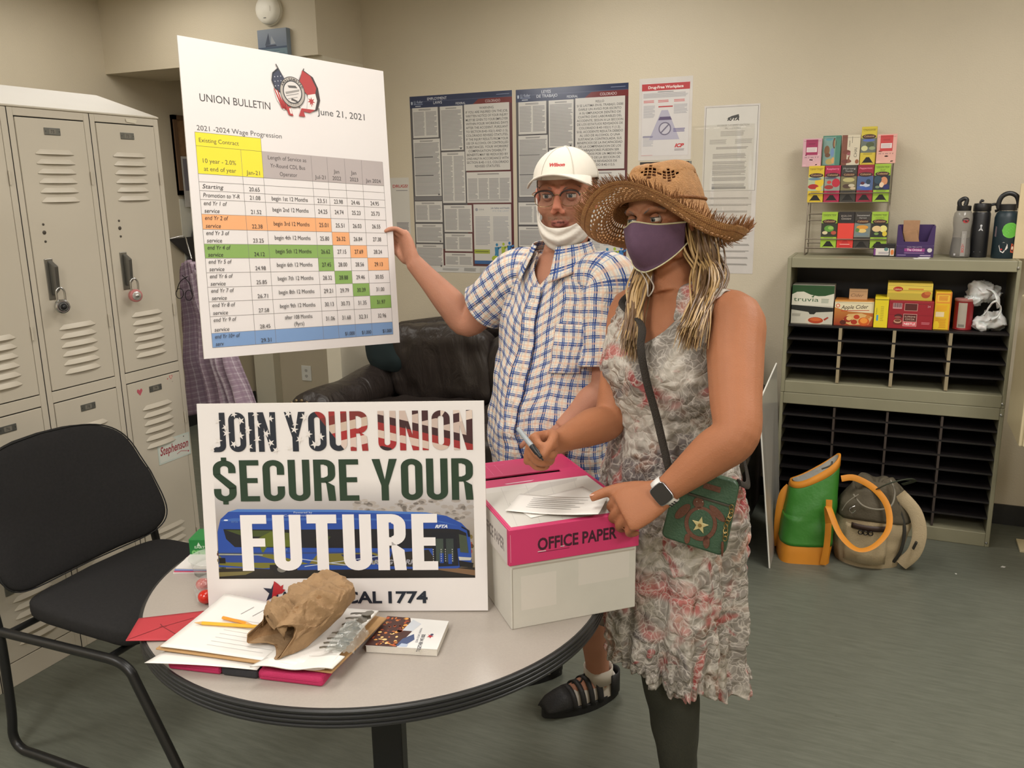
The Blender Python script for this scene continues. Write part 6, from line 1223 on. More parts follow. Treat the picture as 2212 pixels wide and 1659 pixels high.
class Body:
    """upright trunk described by elliptical sections in a frame turned to face a plan direction"""
    def __init__(s, cx, cy, face, secs):
        s.f = V((face[0], face[1], 0)).normalized(); s.l = V((-s.f.y, s.f.x, 0)); s.c = V((cx, cy, 0)); s.secs = cr(secs, 10)   # l = the person's left
    def sec(s, z):
        S = s.secs
        if z <= S[0][0]: return S[0]
        for a, b in zip(S, S[1:]):
            if a[0] <= z <= b[0]:
                t = (z - a[0]) / (b[0] - a[0] + 1e-9); return tuple(lerp(p, q, t) for p, q in zip(a, b))
        return S[-1]
    def pt(s, z, a, grow=0):
        """a = angle from the front, turning to the person's left"""
        _, rx, ry, dx, dy, e = s.sec(z); g = lambda q: math.copysign(abs(q) ** e, q)
        return s.c + s.l * ((rx + grow) * g(sin(a)) + dx) + s.f * ((ry + grow) * g(cos(a)) + dy) + V((0, 0, z))
    def rings(s, z0, z1, n, k=48, grow=0): return [[s.pt(lerp(z0, z1, i / n), 2 * pi * j / k, grow) for j in range(k)] for i in range(n + 1)]
def limb(b, P, R, n=18, step=6, flat=1, side=(0, 0, 1)): b.tube(P, R, n, step=step, flat=flat, side=side)
def hand(b, wrist, d, nrm, L=.185, side=1, curls=((.2, .3, .2),) * 4, thumb=None, spread=.06, w=.082):
    """palm, four fingers of different length and a thumb. d = towards the knuckles, nrm = back of the hand, side = +1 when the index lies on d x nrm"""
    d = V(d).normalized(); nrm = (V(nrm) - d * V(nrm).dot(d)).normalized(); sx = d.cross(nrm) * side; k = L / .185
    R = []
    for t, hw, th in ((-.03, .027, .021), (0, .028, .019), (.25, .034, .0175), (.55, .040, .0165), (.85, .042, .0145), (1.02, .038, .011)):
        c = V(wrist) + d * (.09 * k * t) + nrm * (.002 if t > .5 else 0)
        R.append([c + sx * (hw * k * w / .082 * math.copysign(abs(cos(a)) ** .8, cos(a))) + nrm * (th * k * sin(a)) for a in [2 * pi * j / 20 for j in range(20)]])
    b.rings(R)
    tips = []
    for i, (off, ln, r) in enumerate(((.030, .090, .0085), (.010, .100, .0087), (-.0095, .093, .0083), (-.0285, .074, .0074))):
        off *= w / .082
        base = V(wrist) + d * (.082 * k - abs(i - 1.2) * .004) + sx * off * k; dr = (d + sx * (off * spread * 30)).normalized(); P = [base - dr * .02, base]; rad = [r * 1.15 * k, r * 1.22 * k]; nn = nrm; a = 0
        for seg, cu in zip((.44, .31, .25), curls[i]):
            a += cu; v_ = dr * cos(a) - nn * sin(a); P.append(P[-1] + v_ * (ln * seg * k)); rad.append(r * k * (1.08, 1.0, .78)[len(P) - 3])
        P.append(P[-1] + v_ * .003); rad.append(r * k * .5); b.tube(P, rad, 12, step=4); tips.append((P[-2], v_, nn * cos(a) + dr * sin(a)))
    tb = V(wrist) + d * (.028 * k) + sx * (.026 * k) - nrm * .004
    if thumb is None: thumb = ((.55, .75, -.3), (.75, .5, -.2), (.85, .35, -.25))
    P = [tb - sx * .012, tb]; rad = [.014 * k, .0155 * k]
    for (a1, a2, a3), ln in zip(thumb, (.042, .037, .031)):
        P.append(P[-1] + (d * a1 + sx * a2 + nrm * a3).normalized() * ln * k); rad.append((.0125, .0108, .0088)[len(P) - 3] * k)
    P.append(P[-1] + (P[-1] - P[-2]).normalized() * .003); rad.append(.005 * k)
    b.tube(P, rad, 12, step=4); tips.append((P[-2], (P[-2] - P[-3]).normalized(), nrm)); return tips
def headframe(c, a_deg, roll, pitch):
    """face turned a degrees to the photo's left of the viewer"""
    cd = V((-c.x, -c.y, 0)).normalized(); rl = V((-rt.x, -rt.y, 0)).normalized(); a = radians(a_deg)
    f = (cd * cos(a) + rl * sin(a)).normalized(); f = (f + V((0, 0, pitch))).normalized(); u = (V((0, 0, 1)) + rl * roll); u = (u - f * u.dot(f)).normalized(); l = u.cross(f)
    return MX(((l.x, f.x, u.x, c.x), (l.y, f.y, u.y, c.y), (l.z, f.z, u.z, c.z), (0, 0, 0, 1)))      # x = the person's left, y = forward, z = up
def headmass(b, F, k=1.0, neck=None, nr=.052, male=True):
    s = k; m = F @ MX.Scale(s, 4); j = 1.0 if male else .9
    b.ball((0, -.012, .035), (.077, .098, .082), 28, 20, M=m); b.ball((0, .022, -.025), (.066 * j, .066, .088), 26, 20, M=m)
    b.ball((0, .034, -.082), (.050 * j, .048, .036), 20, 14, M=m); b.ball((0, .074, -.102), (.021 * j, .017, .017), 14, 10, M=m)
    b.tube([m @ V(q) for q in ((0, .078, .018), (0, .096, -.008), (0, .108, -.034))], [.0095 * s, .0105 * s, .0135 * s], 12, step=4)
    for q in (-1, 1):
        b.ball((q * .0125, .097, -.040), (.0085, .010, .008), 10, 8, M=m); b.ball((q * .040, .056, -.030), (.026, .026, .026), 14, 10, M=m); b.ball((q * .048, .02, -.078), (.022 * j, .035, .022), 12, 8, M=m)
        b.ball((q * .079, -.006, -.012), (.0075, .019, .031), 14, 12, M=m @ MX.Rotation(0, 4, 'Z')); b.ball((q * .084, -.014, .0), (.006, .013, .022), 12, 8, M=m)
        b.tube([m @ V(p) for p in ((q * .056, .060, .018), (q * .032, .082, .0245), (q * .008, .088, .018))], [.007 * s, .0095 * s, .008 * s], 10, step=3)
    b.tube([m @ V(p) for p in ((-.024, .080, -.0665), (-.01, .0925, -.0635), (0, .0935, -.0645), (.01, .0925, -.0635), (.024, .080, -.0665))], [.003 * s, .0058 * s, .0052 * s, .0058 * s, .003 * s], 10, step=3)
    b.tube([m @ V(p) for p in ((-.022, .079, -.0695), (0, .0915, -.0755), (.022, .079, -.0695))], [.003 * s, .0068 * s, .003 * s], 10, step=3)
    if neck is not None: limb(b, [F @ V((0, -.018, -.03)), F @ V((0, -.024, -.09)), V(neck)], [nr, nr * .98, nr * 1.12], 24)
def eyes(t, F, iris, k=1.0, skin=None, lash=(60, 44, 38)):
    wm = mat('eye_white', (206, 196, 186), .15, spec=.6); im = mat('iris_%d%d%d' % iris, iris, .15, spec=.7)
    for q in (-1, 1):
        c = F @ V((q * .0325 * k, .0735 * k, .0)); e = MB(MX.Translation(c)).ball((0, 0, 0), .0125 * k, 20, 14).build('eye', wm, t, smooth=180)
        Fd = F.to_3x3(); d = (Fd @ V((-.04, 1, -.02))).normalized(); M = axis_mx(c, c + d, side=Fd @ V((0, 0, 1)))
        MB(M).lathe([(.0061 * k, .0105 * k), (.0055 * k, .0118 * k), (.002 * k, .0127 * k), (0, .0128 * k)], 20, cap=False).build('iris', im, e, smooth=60)
        MB(M).lathe([(.0026 * k, .0127 * k), (.0, .0131 * k)], 14, cap=False).build('pupil', mat('pupil', (14, 12, 12), .1), e, smooth=60)
        R = .0137 * k
        def lid(a0, a1): return lambda u, v: c + Fd @ V((R * sin((u - .5) * 2.5) * cos(lerp(a0, a1, v)), R * cos((u - .5) * 2.5) * cos(lerp(a0, a1, v)), R * sin(lerp(a0, a1, v))))
        MB().grid(lid(.30 - .0, 1.4), 16, 8, col=skin).build('upper_lid', MC['skin_tone'], e, smooth=180, solid=.0012)
        MB().grid(lid(-1.3, -.38), 16, 8, col=skin).build('lower_lid', MC['skin_tone'], e, smooth=180, solid=.0012)
        MB().tube([c + Fd @ V((R * 1.04 * sin(x * 1.2) * .96, R * 1.04 * cos(x * 1.2) * .96, R * .30 + .0008)) for x in [-1 + i / 4 for i in range(9)]], .0009 * k, 6).build('lash_line', mat('lash', lash, .6), e, smooth=60)
        br = MB(); rnd = random.Random(3 + q)
        for i in range(34):
            x = q * (.014 + .038 * i / 34); y0 = .094 - .9 * max(0, abs(x) - .012) ** 1.35 * 2.2; z = .0195 + .006 * sin(pi * i / 34)
            a = F @ V((x * k, y0 * k, (z - .003 + rnd.uniform(-.002, .002)) * k)); br.tube([a, a + Fd @ V((q * .005, .0008, .004)), a + Fd @ V((q * .009, -.001, .0045))], [.0006, .0005, .0002], 5)
        br.build('eyebrow', mat('brow_%d' % lash[0], tuple(min(255, c_ + 40) for c_ in lash), .8), t, smooth=60)['kind'] = 'stuff'
SK = skinmat('skin_tone', (200, 150, 120))

# ---------------------------------------------------------------- MAN
MCX = V((-.835, 2.2, 0)); 
man = thing('person', 'person in white cap and blue checked shirt holding up the wage board', 'person', (-.82, 2.24, 0), 'people at the table')
MB_ = Body(-.822, 2.205, (-.33, -.944), [(.70, .155, .125, 0, .0, .9), (.86, .165, .145, 0, .01, .9), (1.0, .166, .155, 0, .03, .95), (1.15, .168, .135, 0, .015, .9), (1.28, .174, .115, 0, 0, .9), (1.37, .160, .092, 0, -.005, .95), (1.42, .12, .075, 0, -.008, 1), (1.455, .068, .062, 0, -.008, 1), (1.49, .058, .058, 0, -.002, 1)])
HF = headframe(V((-.815, 2.225, 1.615)), 14, .02, -.05)
b = MB(); b.rings(MB_.rings(.78, 1.46, 20, grow=-.012)); headmass(b, HF, 1.0, (-.817, 2.215, 1.44), .056)
Rs, Re, Rw = V((-.965, 2.245, 1.385)), V((-1.142, 2.262, 1.240)), at(893, 566, D=2.56)
limb(b, [V((-.87, 2.23, 1.39)), Rs, lerp(Rs, Re, .5), Re, lerp(Re, Rw, .3) , lerp(Re, Rw, .7), Rw], [.062, .058, .047, .043, .046, .034, .027], step=5)
hd = (at(862, 492, D=2.60) - Rw); bn = frame_mx(*U).to_3x3() @ V((0, 0, 1)); be = frame_mx(*U).to_3x3() @ V((1, 0, 0))
tipsR = hand(b, Rw, hd + V((-.012, 0, .01)), be * 1.0 + bn * .25 , .190, -1 if 0 else 1, curls=((.5, .7, .3), (.55, .75, .3), (.6, .75, .35), (.65, .8, .4)), thumb=((.75, .1, -.25), (.8, -.05, -.45), (.75, -.1, -.6)))
Ls, Le, Lw = V((-.668, 2.150, 1.378)), V((-.655, 2.085, 1.115)), at(1214, 928, D=2.22)
limb(b, [V((-.76, 2.18, 1.39)), Ls, lerp(Ls, Le, .5), Le, lerp(Le, Lw, .3), lerp(Le, Lw, .7), Lw], [.06, .058, .048, .042, .045, .034, .028], step=5)
hand(b, Lw, (Lw - Le) + V((-.02, .02, -.16)), V((.3, -.9, .4)), .17, 1, curls=((1.2, 1.4, .8),) * 4)
for hx, hy, kx, ky, ax_, ay, dx, dy in ((-.76, 2.23, -.75, 2.26, -.762, 2.378, -.62, -.78), (-.90, 2.25, -.95, 2.30, -.985, 2.43, -.8, -.6)):
    limb(b, [V((hx, hy, .86)), V((lerp(hx, kx, .6), lerp(hy, ky, .6), .66)), V((kx, ky, .47)), V((lerp(kx, ax_, .3), lerp(ky, ay, .3), .36)), V((lerp(kx, ax_, .7), lerp(ky, ay, .7), .2)), V((ax_, ay, .085)), V((ax_, ay, .05))], [.085, .07, .055, .056, .042, .036, .038], step=5)
    d = V((dx, dy, 0)).normalized(); limb(b, [V((ax_, ay, .05)) - d * .03, V((ax_, ay, .052)) + d * .05, V((ax_, ay, .035)) + d * .12, V((ax_, ay, .028)) + d * .18], [.034, .037, .032, .022], flat=1.1)
mw = HF.inverted()
def mcol(p):
    q = mw @ p; c = [178, 126, 102]
    if q.length < .16:
        if abs(q.x) < .017 and q.y > .06 and -.0705 < q.z < -.0665: c = [74, 42, 40]
        elif abs(q.x) < .024 and q.y > .06 and -.079 < q.z < -.0615: c = [168, 104, 94]
        elif abs(q.x) < .034 and q.y > .06 and -.0615 < q.z < -.048: c = [168, 120, 98]
        elif abs(q.x) < .02 and q.y > .09: c = [202, 132, 108]
        elif abs(q.x) > .07: c = [200, 128, 108]
        if q.z > .03: c = [186, 136, 112]
    return tuple(c)
push = []
for q in (-1, 1): push += [(HF @ V((q * .033, .085, .0)), HF.to_3x3() @ V((0, -1, 0)), .0165, .013), (HF @ V((q * .017, .09, -.0)), HF.to_3x3() @ V((0, -1, 0)), .009, .004), (HF @ V((q * .03, .088, -.052)), HF.to_3x3() @ V((0, -1, 0)), .009, .004)]
fuse(b, 'body', SK, man, .0042, 4, push, mcol)
eyes(man, HF, (70, 84, 90), 1.0, (168, 116, 94), (70, 60, 56))
# nails on the visible thumb
for tp, dr, nn in tipsR[4:]: MB(frame_mx(tp - dr * .004 - nn * -.0074, dr.cross(nn), dr)).ball((0, 0, 0), (.0055, .008, .0016), 10, 6).build('thumbnail', mat('nail_pale', (214, 168, 148), .3), man, smooth=180)
# short grey hair at the temples and moustache stubble
hr = MB(); rnd = random.Random(2); Fd = HF.to_3x3()
for i in range(420):
    q = rnd.choice((-1, 1)); y = rnd.uniform(-.07, .03); z = rnd.uniform(-.035, .04); yy = (y + .012) / .098; zz = (z - .035) / .088; x = .078 * sqrt(max(.05, 1 - yy * yy - zz * zz)) + .001
    if abs(y) < .02 and z < .02: continue
    a = HF @ V((q * x, y, z)); hr.tube([a, a + Fd @ V((q * .002, -.004, -.007)), a + Fd @ V((q * .001, -.008, -.013))], [.0009, .0008, .0003], 4)
hr.build('hair', mat('grey_hair', (120, 108, 96), .7), man, smooth=60)['kind'] = 'stuff'
hr = MB()
for i in range(170):
    x = rnd.uniform(-.028, .028); z = -.052 - rnd.random() * .008 if rnd.random() < .7 else -.080 - rnd.random() * .01; y = .0965 - 12 * x * x - (.004 if z < -.07 else 0)
    a = HF @ V((x, y, z)); hr.tube([a, a + Fd @ V((x * .08, .0012, -.004))], [.0005, .0002], 4)
hr.build('moustache', mat('stubble_grey', (150, 118, 96), .8), man, smooth=60)['kind'] = 'stuff'
# checked shirt
plaid = stripes_material('blue_check_cotton', (218, 210, 196), [
    (0, .0, .055, (52, 86, 146), .9), (0, .15, .055, (30, 60, 124), .95), (1, .0, .06, (52, 86, 146), .85), (1, .15, .055, (30, 60, 124), .9),
    (0, .30, .02, (110, 140, 180), .5), (1, .30, .02, (110, 140, 180), .5), (0, .56, .075, (222, 178, 146), .45), (1, .56, .075, (222, 178, 146), .45), (0, .80, .02, (120, 150, 186), .6), (1, .80, .02, (120, 150, 186), .6)], 33, warp=.010)
def cloth_bump(m, sc=14, st=.5):
    nt = m.node_tree; N = nt.nodes; B = N['Principled BSDF']; tc = N.new('ShaderNodeTexCoord'); n = N.new('ShaderNodeTexNoise'); n.inputs['Scale'].default_value = sc; n.inputs['Detail'].default_value = 4; n.inputs['Distortion'].default_value = 1.2
    nt.links.new(tc.outputs['Object'], n.inputs['Vector']); bp = N.new('ShaderNodeBump'); bp.inputs['Strength'].default_value = st; bp.inputs['Distance'].default_value = .02; nt.links.new(n.outputs['Fac'], bp.inputs['Height']); nt.links.new(bp.outputs[0], B.inputs['Normal'])
cloth_bump(plaid)
def wrk(p, a=1): return V((NZ.noise(p * 9), NZ.noise(p * 9 + V((5, 5, 5))), 0)) * .012 * a + V((NZ.noise(p * 24), NZ.noise(p * 24 + V((7, 0, 7))), 0)) * .005 * a
def shirt_f(u, v):
    a = 2 * pi * (u - .5); z = lerp(.845 + .015 * cos(4 * pi * u), 1.462 - .085 * max(0, 1 - abs(a) / .5), v); g = .014 + .022 * (1 - v) ** 2 * (1 + .5 * sin(a * 5 + 2)); p = MB_.pt(z, a, g)
    if v > .86 and abs(a) < .5: p += MB_.f * -.012 * (1 - abs(a) / .5) * ((v - .86) / .14)
    return p + wrk(p, .4 + .9 * (1 - v))
t = MB(); t.grid(shirt_f, 150, 110, uvfn=lambda u, v: (u * 1.16, v * .66))
sh = t.build('shirt', plaid, man, smooth=180, solid=.0025)
def sleeve(P, R, nm='sleeve', rev=1):
    b = MB(); Q = cr([tuple(p) + (r,) for p, r in zip(P, R)], 10); x = None; n = 40; vs, uvs, fs = [], [], []; L_ = 0; pp = None
    for i, q in enumerate(Q):
        c = V(q[:3]); t_ = (V(Q[min(i + 1, len(Q) - 1)][:3]) - V(Q[max(i - 1, 0)][:3])).normalized()
        if pp is not None: L_ += (c - pp).length
        pp = c; x = (V((0, 0, 1)).cross(t_) if x is None else x - t_ * x.dot(t_)).normalized(); y = t_.cross(x)
        for j in range(n + 1):
            a = 2 * pi * j / n; p = c + (x * cos(a) + y * sin(a)) * q[3] * (1 + .05 * sin(3 * a + i * .3)); p += wrk(p, .7); vs.append(p); uvs.append((j / n * .46, L_ * rev + .01))
    for i in range(len(Q) - 1):
        for j in range(n): fs.append((i * (n + 1) + j, i * (n + 1) + j + 1, (i + 1) * (n + 1) + j + 1, (i + 1) * (n + 1) + j))
    b.add(vs, fs, None, None, uvs); return b.build(nm, plaid, sh, smooth=180, solid=.0025)
sleeve([V((-.88, 2.235, 1.385)), Rs + V((.01, 0, .0)), lerp(Rs, Re, .45), lerp(Rs, Re, .68) + V((-.0, 0, .0))], [.066, .079, .078, .076])
sleeve([V((-.745, 2.175, 1.385)), Ls + V((0, 0, .003)), lerp(Ls, Le, .4), lerp(Ls, Le, .80)], [.066, .080, .080, .078])
# collar, placket, buttons, pocket
def coll(u, v):
    a = lerp(.38, 2 * pi - .38, u); e = abs(u - .5) * 2; p = MB_.pt(1.445 + .022 * (1 - e), a, .012 + v * (.026 + .018 * e ** 3)); return p + V((0, 0, .034 * (1 - v) - .022 * v - .035 * e ** 4 * v)) + MB_.f * (.012 * e ** 2 * v)
MB().grid(coll, 70, 8, uvfn=lambda u, v: (v * .06, u * .42)).build('collar', plaid, sh, smooth=180, solid=.003)
def placket(z, a=.03): return MB_.pt(z, a, .018 + .022 * (1 - (z - .845) / .617) ** 2)
def plk(u, v):
    z = lerp(.86, 1.375, v); a = (u - .5) * .2 + .02; w_ = (z - .845) / .617; p = MB_.pt(z, a, .0195 + .022 * (1 - w_) ** 2 * (1 + .5 * sin(a * 5 + 2))); return p + wrk(p, .4 + .9 * (1 - w_)) + MB_.f * .002
MB().grid(plk, 6, 80, uvfn=lambda u, v: (u * .035 + .005, v * .6)).build('placket', plaid, sh, smooth=180, solid=.002)
btn = mat('pearl_button', (214, 208, 200), .25)
for k in range(6):
    v = .93 - k * .17
    if v < 0: break
    q = plk(.5, v); M = axis_mx(q + MB_.f * .001, q + MB_.f); MB(M).lathe([(.0058, 0), (.006, .0012), (.0045, .0022), (0, .0016)], 14, cap=False).build('button', btn, sh, smooth=40)
def pk_(u, v):
    a = lerp(.42, .95, u); z = lerp(1.16, 1.285, v); w_ = (z - .845) / .617; p = MB_.pt(z, a, .0175 + .022 * (1 - w_) ** 2); return p + wrk(p, .4 + .9 * (1 - w_)) + MB_.f * .003
MB().grid(pk_, 20, 20, uvfn=lambda u, v: (u * .12 + .012, v * .125)).build('pocket', plaid, sh, smooth=180, solid=.002)
# shorts
kh = mat('khaki_cotton', (140, 126, 104), .85, var=.05, bump=.3, bs=300)
sb = MB(); sb.rings([[p for p in r] for r in MB_.rings(.72, .93, 8, grow=.006)], False)
for hx, hy, kx, ky in ((-.76, 2.225, -.752, 2.25), (-.90, 2.25, -.935, 2.285)): sb.tube([V((hx, hy, .80)), V((kx, ky, .60)), V((kx, ky, .48))], [.10, .092, .09], 26, step=6)
sb.disp(.008, 9, 5).build('shorts', kh, man, smooth=60)
# cap
capm = mat('white_cap_cotton', (226, 220, 208), .8, var=.02, bump=.25, bs=500)
cb = MB(HF); CR = []
for i in range(15):
    w_ = i / 14 * (pi / 2) * .985; CR.append([(.0865 * cos(w_) * sin(a) * (1 + .008 * cos(6 * a)), -.008 + .108 * cos(w_) * cos(a), .042 + .081 * sin(w_) - .020 * (cos(a) < 0) * (1 - i / 14) * -cos(a)) for a in [2 * pi * j / 60 for j in range(60)]])
cb.rings(CR, False).add(CR[-1], [tuple(range(60))]); cap = cb.build('cap', capm, man, smooth=180, solid=.003)
MB(HF).ball((0, -.008, .123), (.007, .007, .004), 12, 8).build('top_button', capm, cap, smooth=180)
def brim(u, v):
    a = (u - .5) * 2.2; r0, r1 = .105, .172; x = sin(a) * lerp(.088, .098, v); y = -.008 + cos(a) * lerp(.106, r1 + .0, v) + v * .002
    return HF @ V((x, y, .038 + .016 * cos(a) + v * .004 * cos(a) - v * (x * x) * 3.4))
MB().grid(brim, 40, 14).build('brim', capm, cap, smooth=180, solid=.0045)
pr = Print(HF.translation, (1, 0, 0), (0, 0, 1), map=lambda x, y, z: HF @ V(((.0878 + z) * sin(x / 88), -.008 + (.1085 + z) * cos(x / 88) * cos(.42 + y / 150), .042 + .0815 * sin(.42 + y / 105) + .002)))
pr.text('Wilson', -21, -2, 12, (190, 62, 58), w=42, bold=.05, it=.25); pr.done('cap_lettering', cap)
for k in range(6): a = k * pi / 3 + pi / 6; MB().tube([HF @ V((.0885 * cos(w_) * sin(a), -.008 + .1105 * cos(w_) * cos(a), .042 + .083 * sin(w_))) for w_ in [i * .14 for i in range(12)]], .0008, 5).build('seam', mat('cap_seam', (196, 190, 178), .8), cap, smooth=60)
# glasses
gt = MB(); gm = mat('dark_browline', (44, 30, 26), .3); gs = mat('gold_wire', (176, 150, 110), .25, metal=.9)
gl = tag(bpy.data.objects.new('glasses', None)); COL.objects.link(gl); gl.parent = man; gl.location = HF @ V((0, .1, 0)) - wl(man)
for q in (-1, 1):
    rim = [V((q * (.035 + .0265 * math.copysign(abs(cos(a)) ** .8, cos(a))), .1005 - .25 * (.02 + .02 * cos(a)) ** 1 * .35, -.006 + .020 * math.copysign(abs(sin(a)) ** .8, sin(a)))) for a in [2 * pi * k / 32 for k in range(32)]]
    MB().tube([HF @ p for p in rim], .0009, 6, closed=True).build('lens_rim', gs, gl, smooth=60)
    MB().tube([HF @ (p + V((0, .0012, .001))) for p in rim[1:16]], .0023, 8).build('brow_bar', gm, gl, smooth=60)
    MB().add([HF @ (p * 1) for p in rim], [tuple(range(32))]).build('lens', mat('lens_glass', (120, 124, 124), .03, alpha=.07, spec=.8), gl)
    MB().tube([HF @ V((q * .0615, .093, .004)), HF @ V((q * .071, .086, .006)), HF @ V((q * .081, .03, .008)), HF @ V((q * .084, -.005, .006)), HF @ V((q * .083, -.02, -.012))], .0014, 8, step=4).build('temple', gs, gl, smooth=60)
MB().tube([HF @ V((-.0095, .099, .002)), HF @ V((0, .103, .005)), HF @ V((.0095, .099, .002))], .0012, 8, step=4).build('bridge', gs, gl, smooth=60)
# mask pulled below the mouth
mk = mat('white_mask_cloth', (224, 218, 208), .8, var=.02, bump=.2, bs=300); cloth_bump(mk, 22, .25)
def mask(F, top, bot, x0, depth, chin, k=1, wrap=1.25):
    def f(u, v):
        a = (u - .5) * 2 * wrap; tz = top(a); bz = bot(a); z = lerp(tz, bz, v); bul = sin(pi * min(1, v * .9 + .1)) ; r = x0 * (1 - .10 * max(0, v - .55) * 2 * chin)
        y = -.006 + depth(a, v); return F @ V((sin(a) * r, y, z))
    return f
mf = mask(HF, lambda a: -.082 + .050 * (abs(a) / 1.25) ** 2.2, lambda a: -.146 + .045 * (abs(a) / 1.25) ** 1.6, .0790, lambda a, v: cos(a) * (.108 + .006 * sin(pi * v) - .040 * max(0, v - .45)) * 1.0, 1)
def mwr(u, v): p = mf(u, v); return p + HF.to_3x3() @ V((0, .0035 * sin(v * 14 + 9 * abs(u - .5)) * (1 - abs(u - .5)), 0))
mo = MB().grid(mwr, 60, 24).build('face_mask', mk, man, smooth=180, solid=.002)
for q in (-1, 1):
    MB().tube([HF @ V((q * .0755, .026, -.040)), HF @ V((q * .080, .010, -.01)), HF @ V((q * .083, -.012, .016)), HF @ V((q * .084, -.026, -.005)), HF @ V((q * .081, -.014, -.05)), HF @ V((q * .075, .02, -.082))], .0022, 8, step=5, flat=.5).build('ear_loop', mk, mo, smooth=60)
# sandal of the visible foot and a matching one behind the table
sb_ = mat('black_sandal', (30, 29, 30), .6, bump=.3, bs=200); sole = mat('sandal_sole', (26, 26, 27), .7); sock = mat('white_sock', (190, 182, 170), .9)
for i, (ax_, ay, dx, dy) in enumerate(((-.762, 2.378, -.62, -.78), (-.985, 2.43, -.8, -.6))):
    d = V((dx, dy, 0)).normalized(); s_ = V((-d.y, d.x, 0)); A0 = V((ax_, ay, 0)); sd = tag(bpy.data.objects.new('sandal', None)); COL.objects.link(sd); sd.parent = man; sd.location = A0 - wl(man)
    def ft(t_, lat, z): return A0 + d * (-.075 + .285 * t_) + s_ * lat + V((0, 0, z))
    wd = lambda t_: .034 + .016 * sin(pi * min(1, t_ * .9 + .05)) - .018 * max(0, t_ - .9) * 10 * .6
    MB().rings([[ft(max(.0, min(1, .5 + .52 * cos(a))), wd(.5 + .5 * cos(a)) * sin(a) * 1.05, z) for a in [2 * pi * k / 36 for k in range(36)]] for z in (0.0, .012, .026, .030)]).build('sole', sole, sd, smooth=50, bevel=.002)
    MB().rings([[ft(t_, wd(t_) * 1.0 * cos(a), .026 + h_ * sin(a)) for a in [pi * k / 14 for k in range(15)]] for t_, h_ in ((.70, .052), (.8, .047), (.9, .036), (.97, .022), (1.0, .006))], False, closed=False).build('toe_cap', sb_, sd, smooth=60, solid=.004)
    for t0, t1, h_ in ((.30, .37, .078), (.42, .48, .072), (.53, .59, .064), (.64, .70, .057)):
        MB().rings([[ft(t_, (wd(t_) + .001) * cos(a), .022 + h_ * sin(a)) for a in [pi * k / 14 for k in range(15)]] for t_ in (t0, t1)], False, closed=False).build('strap', sb_, sd, smooth=60, solid=.005)
    MB().rings([[ft(-.0 + .16 * (1 - cos(a)) , (.041) * sin(a), z) for a in [-1.7 + 3.4 * k / 16 for k in range(17)]] for z in (.024, .06, .095)], False, closed=False).build('heel_cup', sb_, sd, smooth=60, solid=.005)
    MB().rings([[ft(.22, 0, .0) * 0 + A0 + V((.046 * cos(a), .046 * sin(a), z)) for a in [2 * pi * k / 24 for k in range(24)]] for z in (.07, .12)], False).build('ankle_sock', sock, sd, smooth=60, solid=.003)
    MB().rings([[ft(t_, (wd(t_) - .004) * cos(a), .024 + h_ * sin(a)) for a in [pi * k / 14 for k in range(15)]] for t_, h_ in ((.06, .06), (.3, .07), (.5, .062), (.7, .048), (.92, .028))], False, closed=False).build('sock', sock, sd, smooth=60)
    MB().tube([ft(.30, .0, .102), ft(.36, .012, .104), ft(.44, -.010, .096), ft(.52, .010, .088), ft(.60, -.008, .080)], .003, 8, step=4).build('lace', mat('black_cord', (22, 22, 22), .7), sd, smooth=60)

# ---------------------------------------------------------------- WOMAN
wom = thing('person', 'person in fringed straw hat, purple mask and grey floral dress with a marker in hand', 'person', (-.43, 1.93, 0), 'people at the table')
WB_ = Body(-.437, 1.925, (-.50, -.866), [(.35, .165, .145, 0, 0, .95), (.60, .165, .14, 0, 0, .95), (.78, .170, .135, 0, 0, .95), (.92, .168, .125, 0, 0, .95), (1.04, .135, .108, 0, .004, .95), (1.10, .130, .105, 0, .008, 1), (1.17, .142, .116, 0, .014, 1), (1.235, .150, .126, 0, .018, 1), (1.29, .152, .108, 0, .008, .95), (1.345, .154, .084, 0, 0, .95), (1.378, .136, .066, 0, -.004, 1), (1.402, .072, .052, 0, -.006, 1), (1.43, .050, .048, 0, 0, 1)])
WF = headframe(V((-.474, 1.925, 1.563)), 38, .13, -.06)
b = MB(); b.rings(WB_.rings(.80, 1.42, 24, grow=-.008)); headmass(b, WF, .94, (-.441, 1.922, 1.39), .047, False)
Rs, Re, Rw = V((-.560, 1.985, 1.345)), at(1318, 905, D=1.985), at(1200, 957, D=1.86)
limb(b, [V((-.49, 1.95, 1.35)), Rs, lerp(Rs, Re, .35), lerp(Rs, Re, .7), Re, lerp(Re, Rw, .35), lerp(Re, Rw, .75), Rw], [.048, .050, .047, .042, .041, .043, .031, .0245], step=5)
Ls, Le, Lw = V((-.292, 1.850, 1.350)), at(1590, 938, D=1.68), at(1433, 1064, D=1.735)
limb(b, [V((-.36, 1.885, 1.355)), Ls, lerp(Ls, Le, .3), lerp(Ls, Le, .7), Le, lerp(Le, Lw, .3), lerp(Le, Lw, .75), Lw], [.052, .060, .060, .053, .047, .046, .033, .026], step=5)
# left hand on the lid: thumb on top, fingers down the front face
hdir = (at(1325, 1118, D=1.74) - Lw); nrmL = V((.15, -.75, .62))
tl = hand(b, Lw, hdir, nrmL, .192, 1, curls=((.85, .70, .45), (.80, .80, .45), (.80, .85, .5), (.85, .9, .5)), spread=.07, thumb=((.95, .55, -.10), (.97, .26, -.0), (1.0, .08, .02)), w=.090)
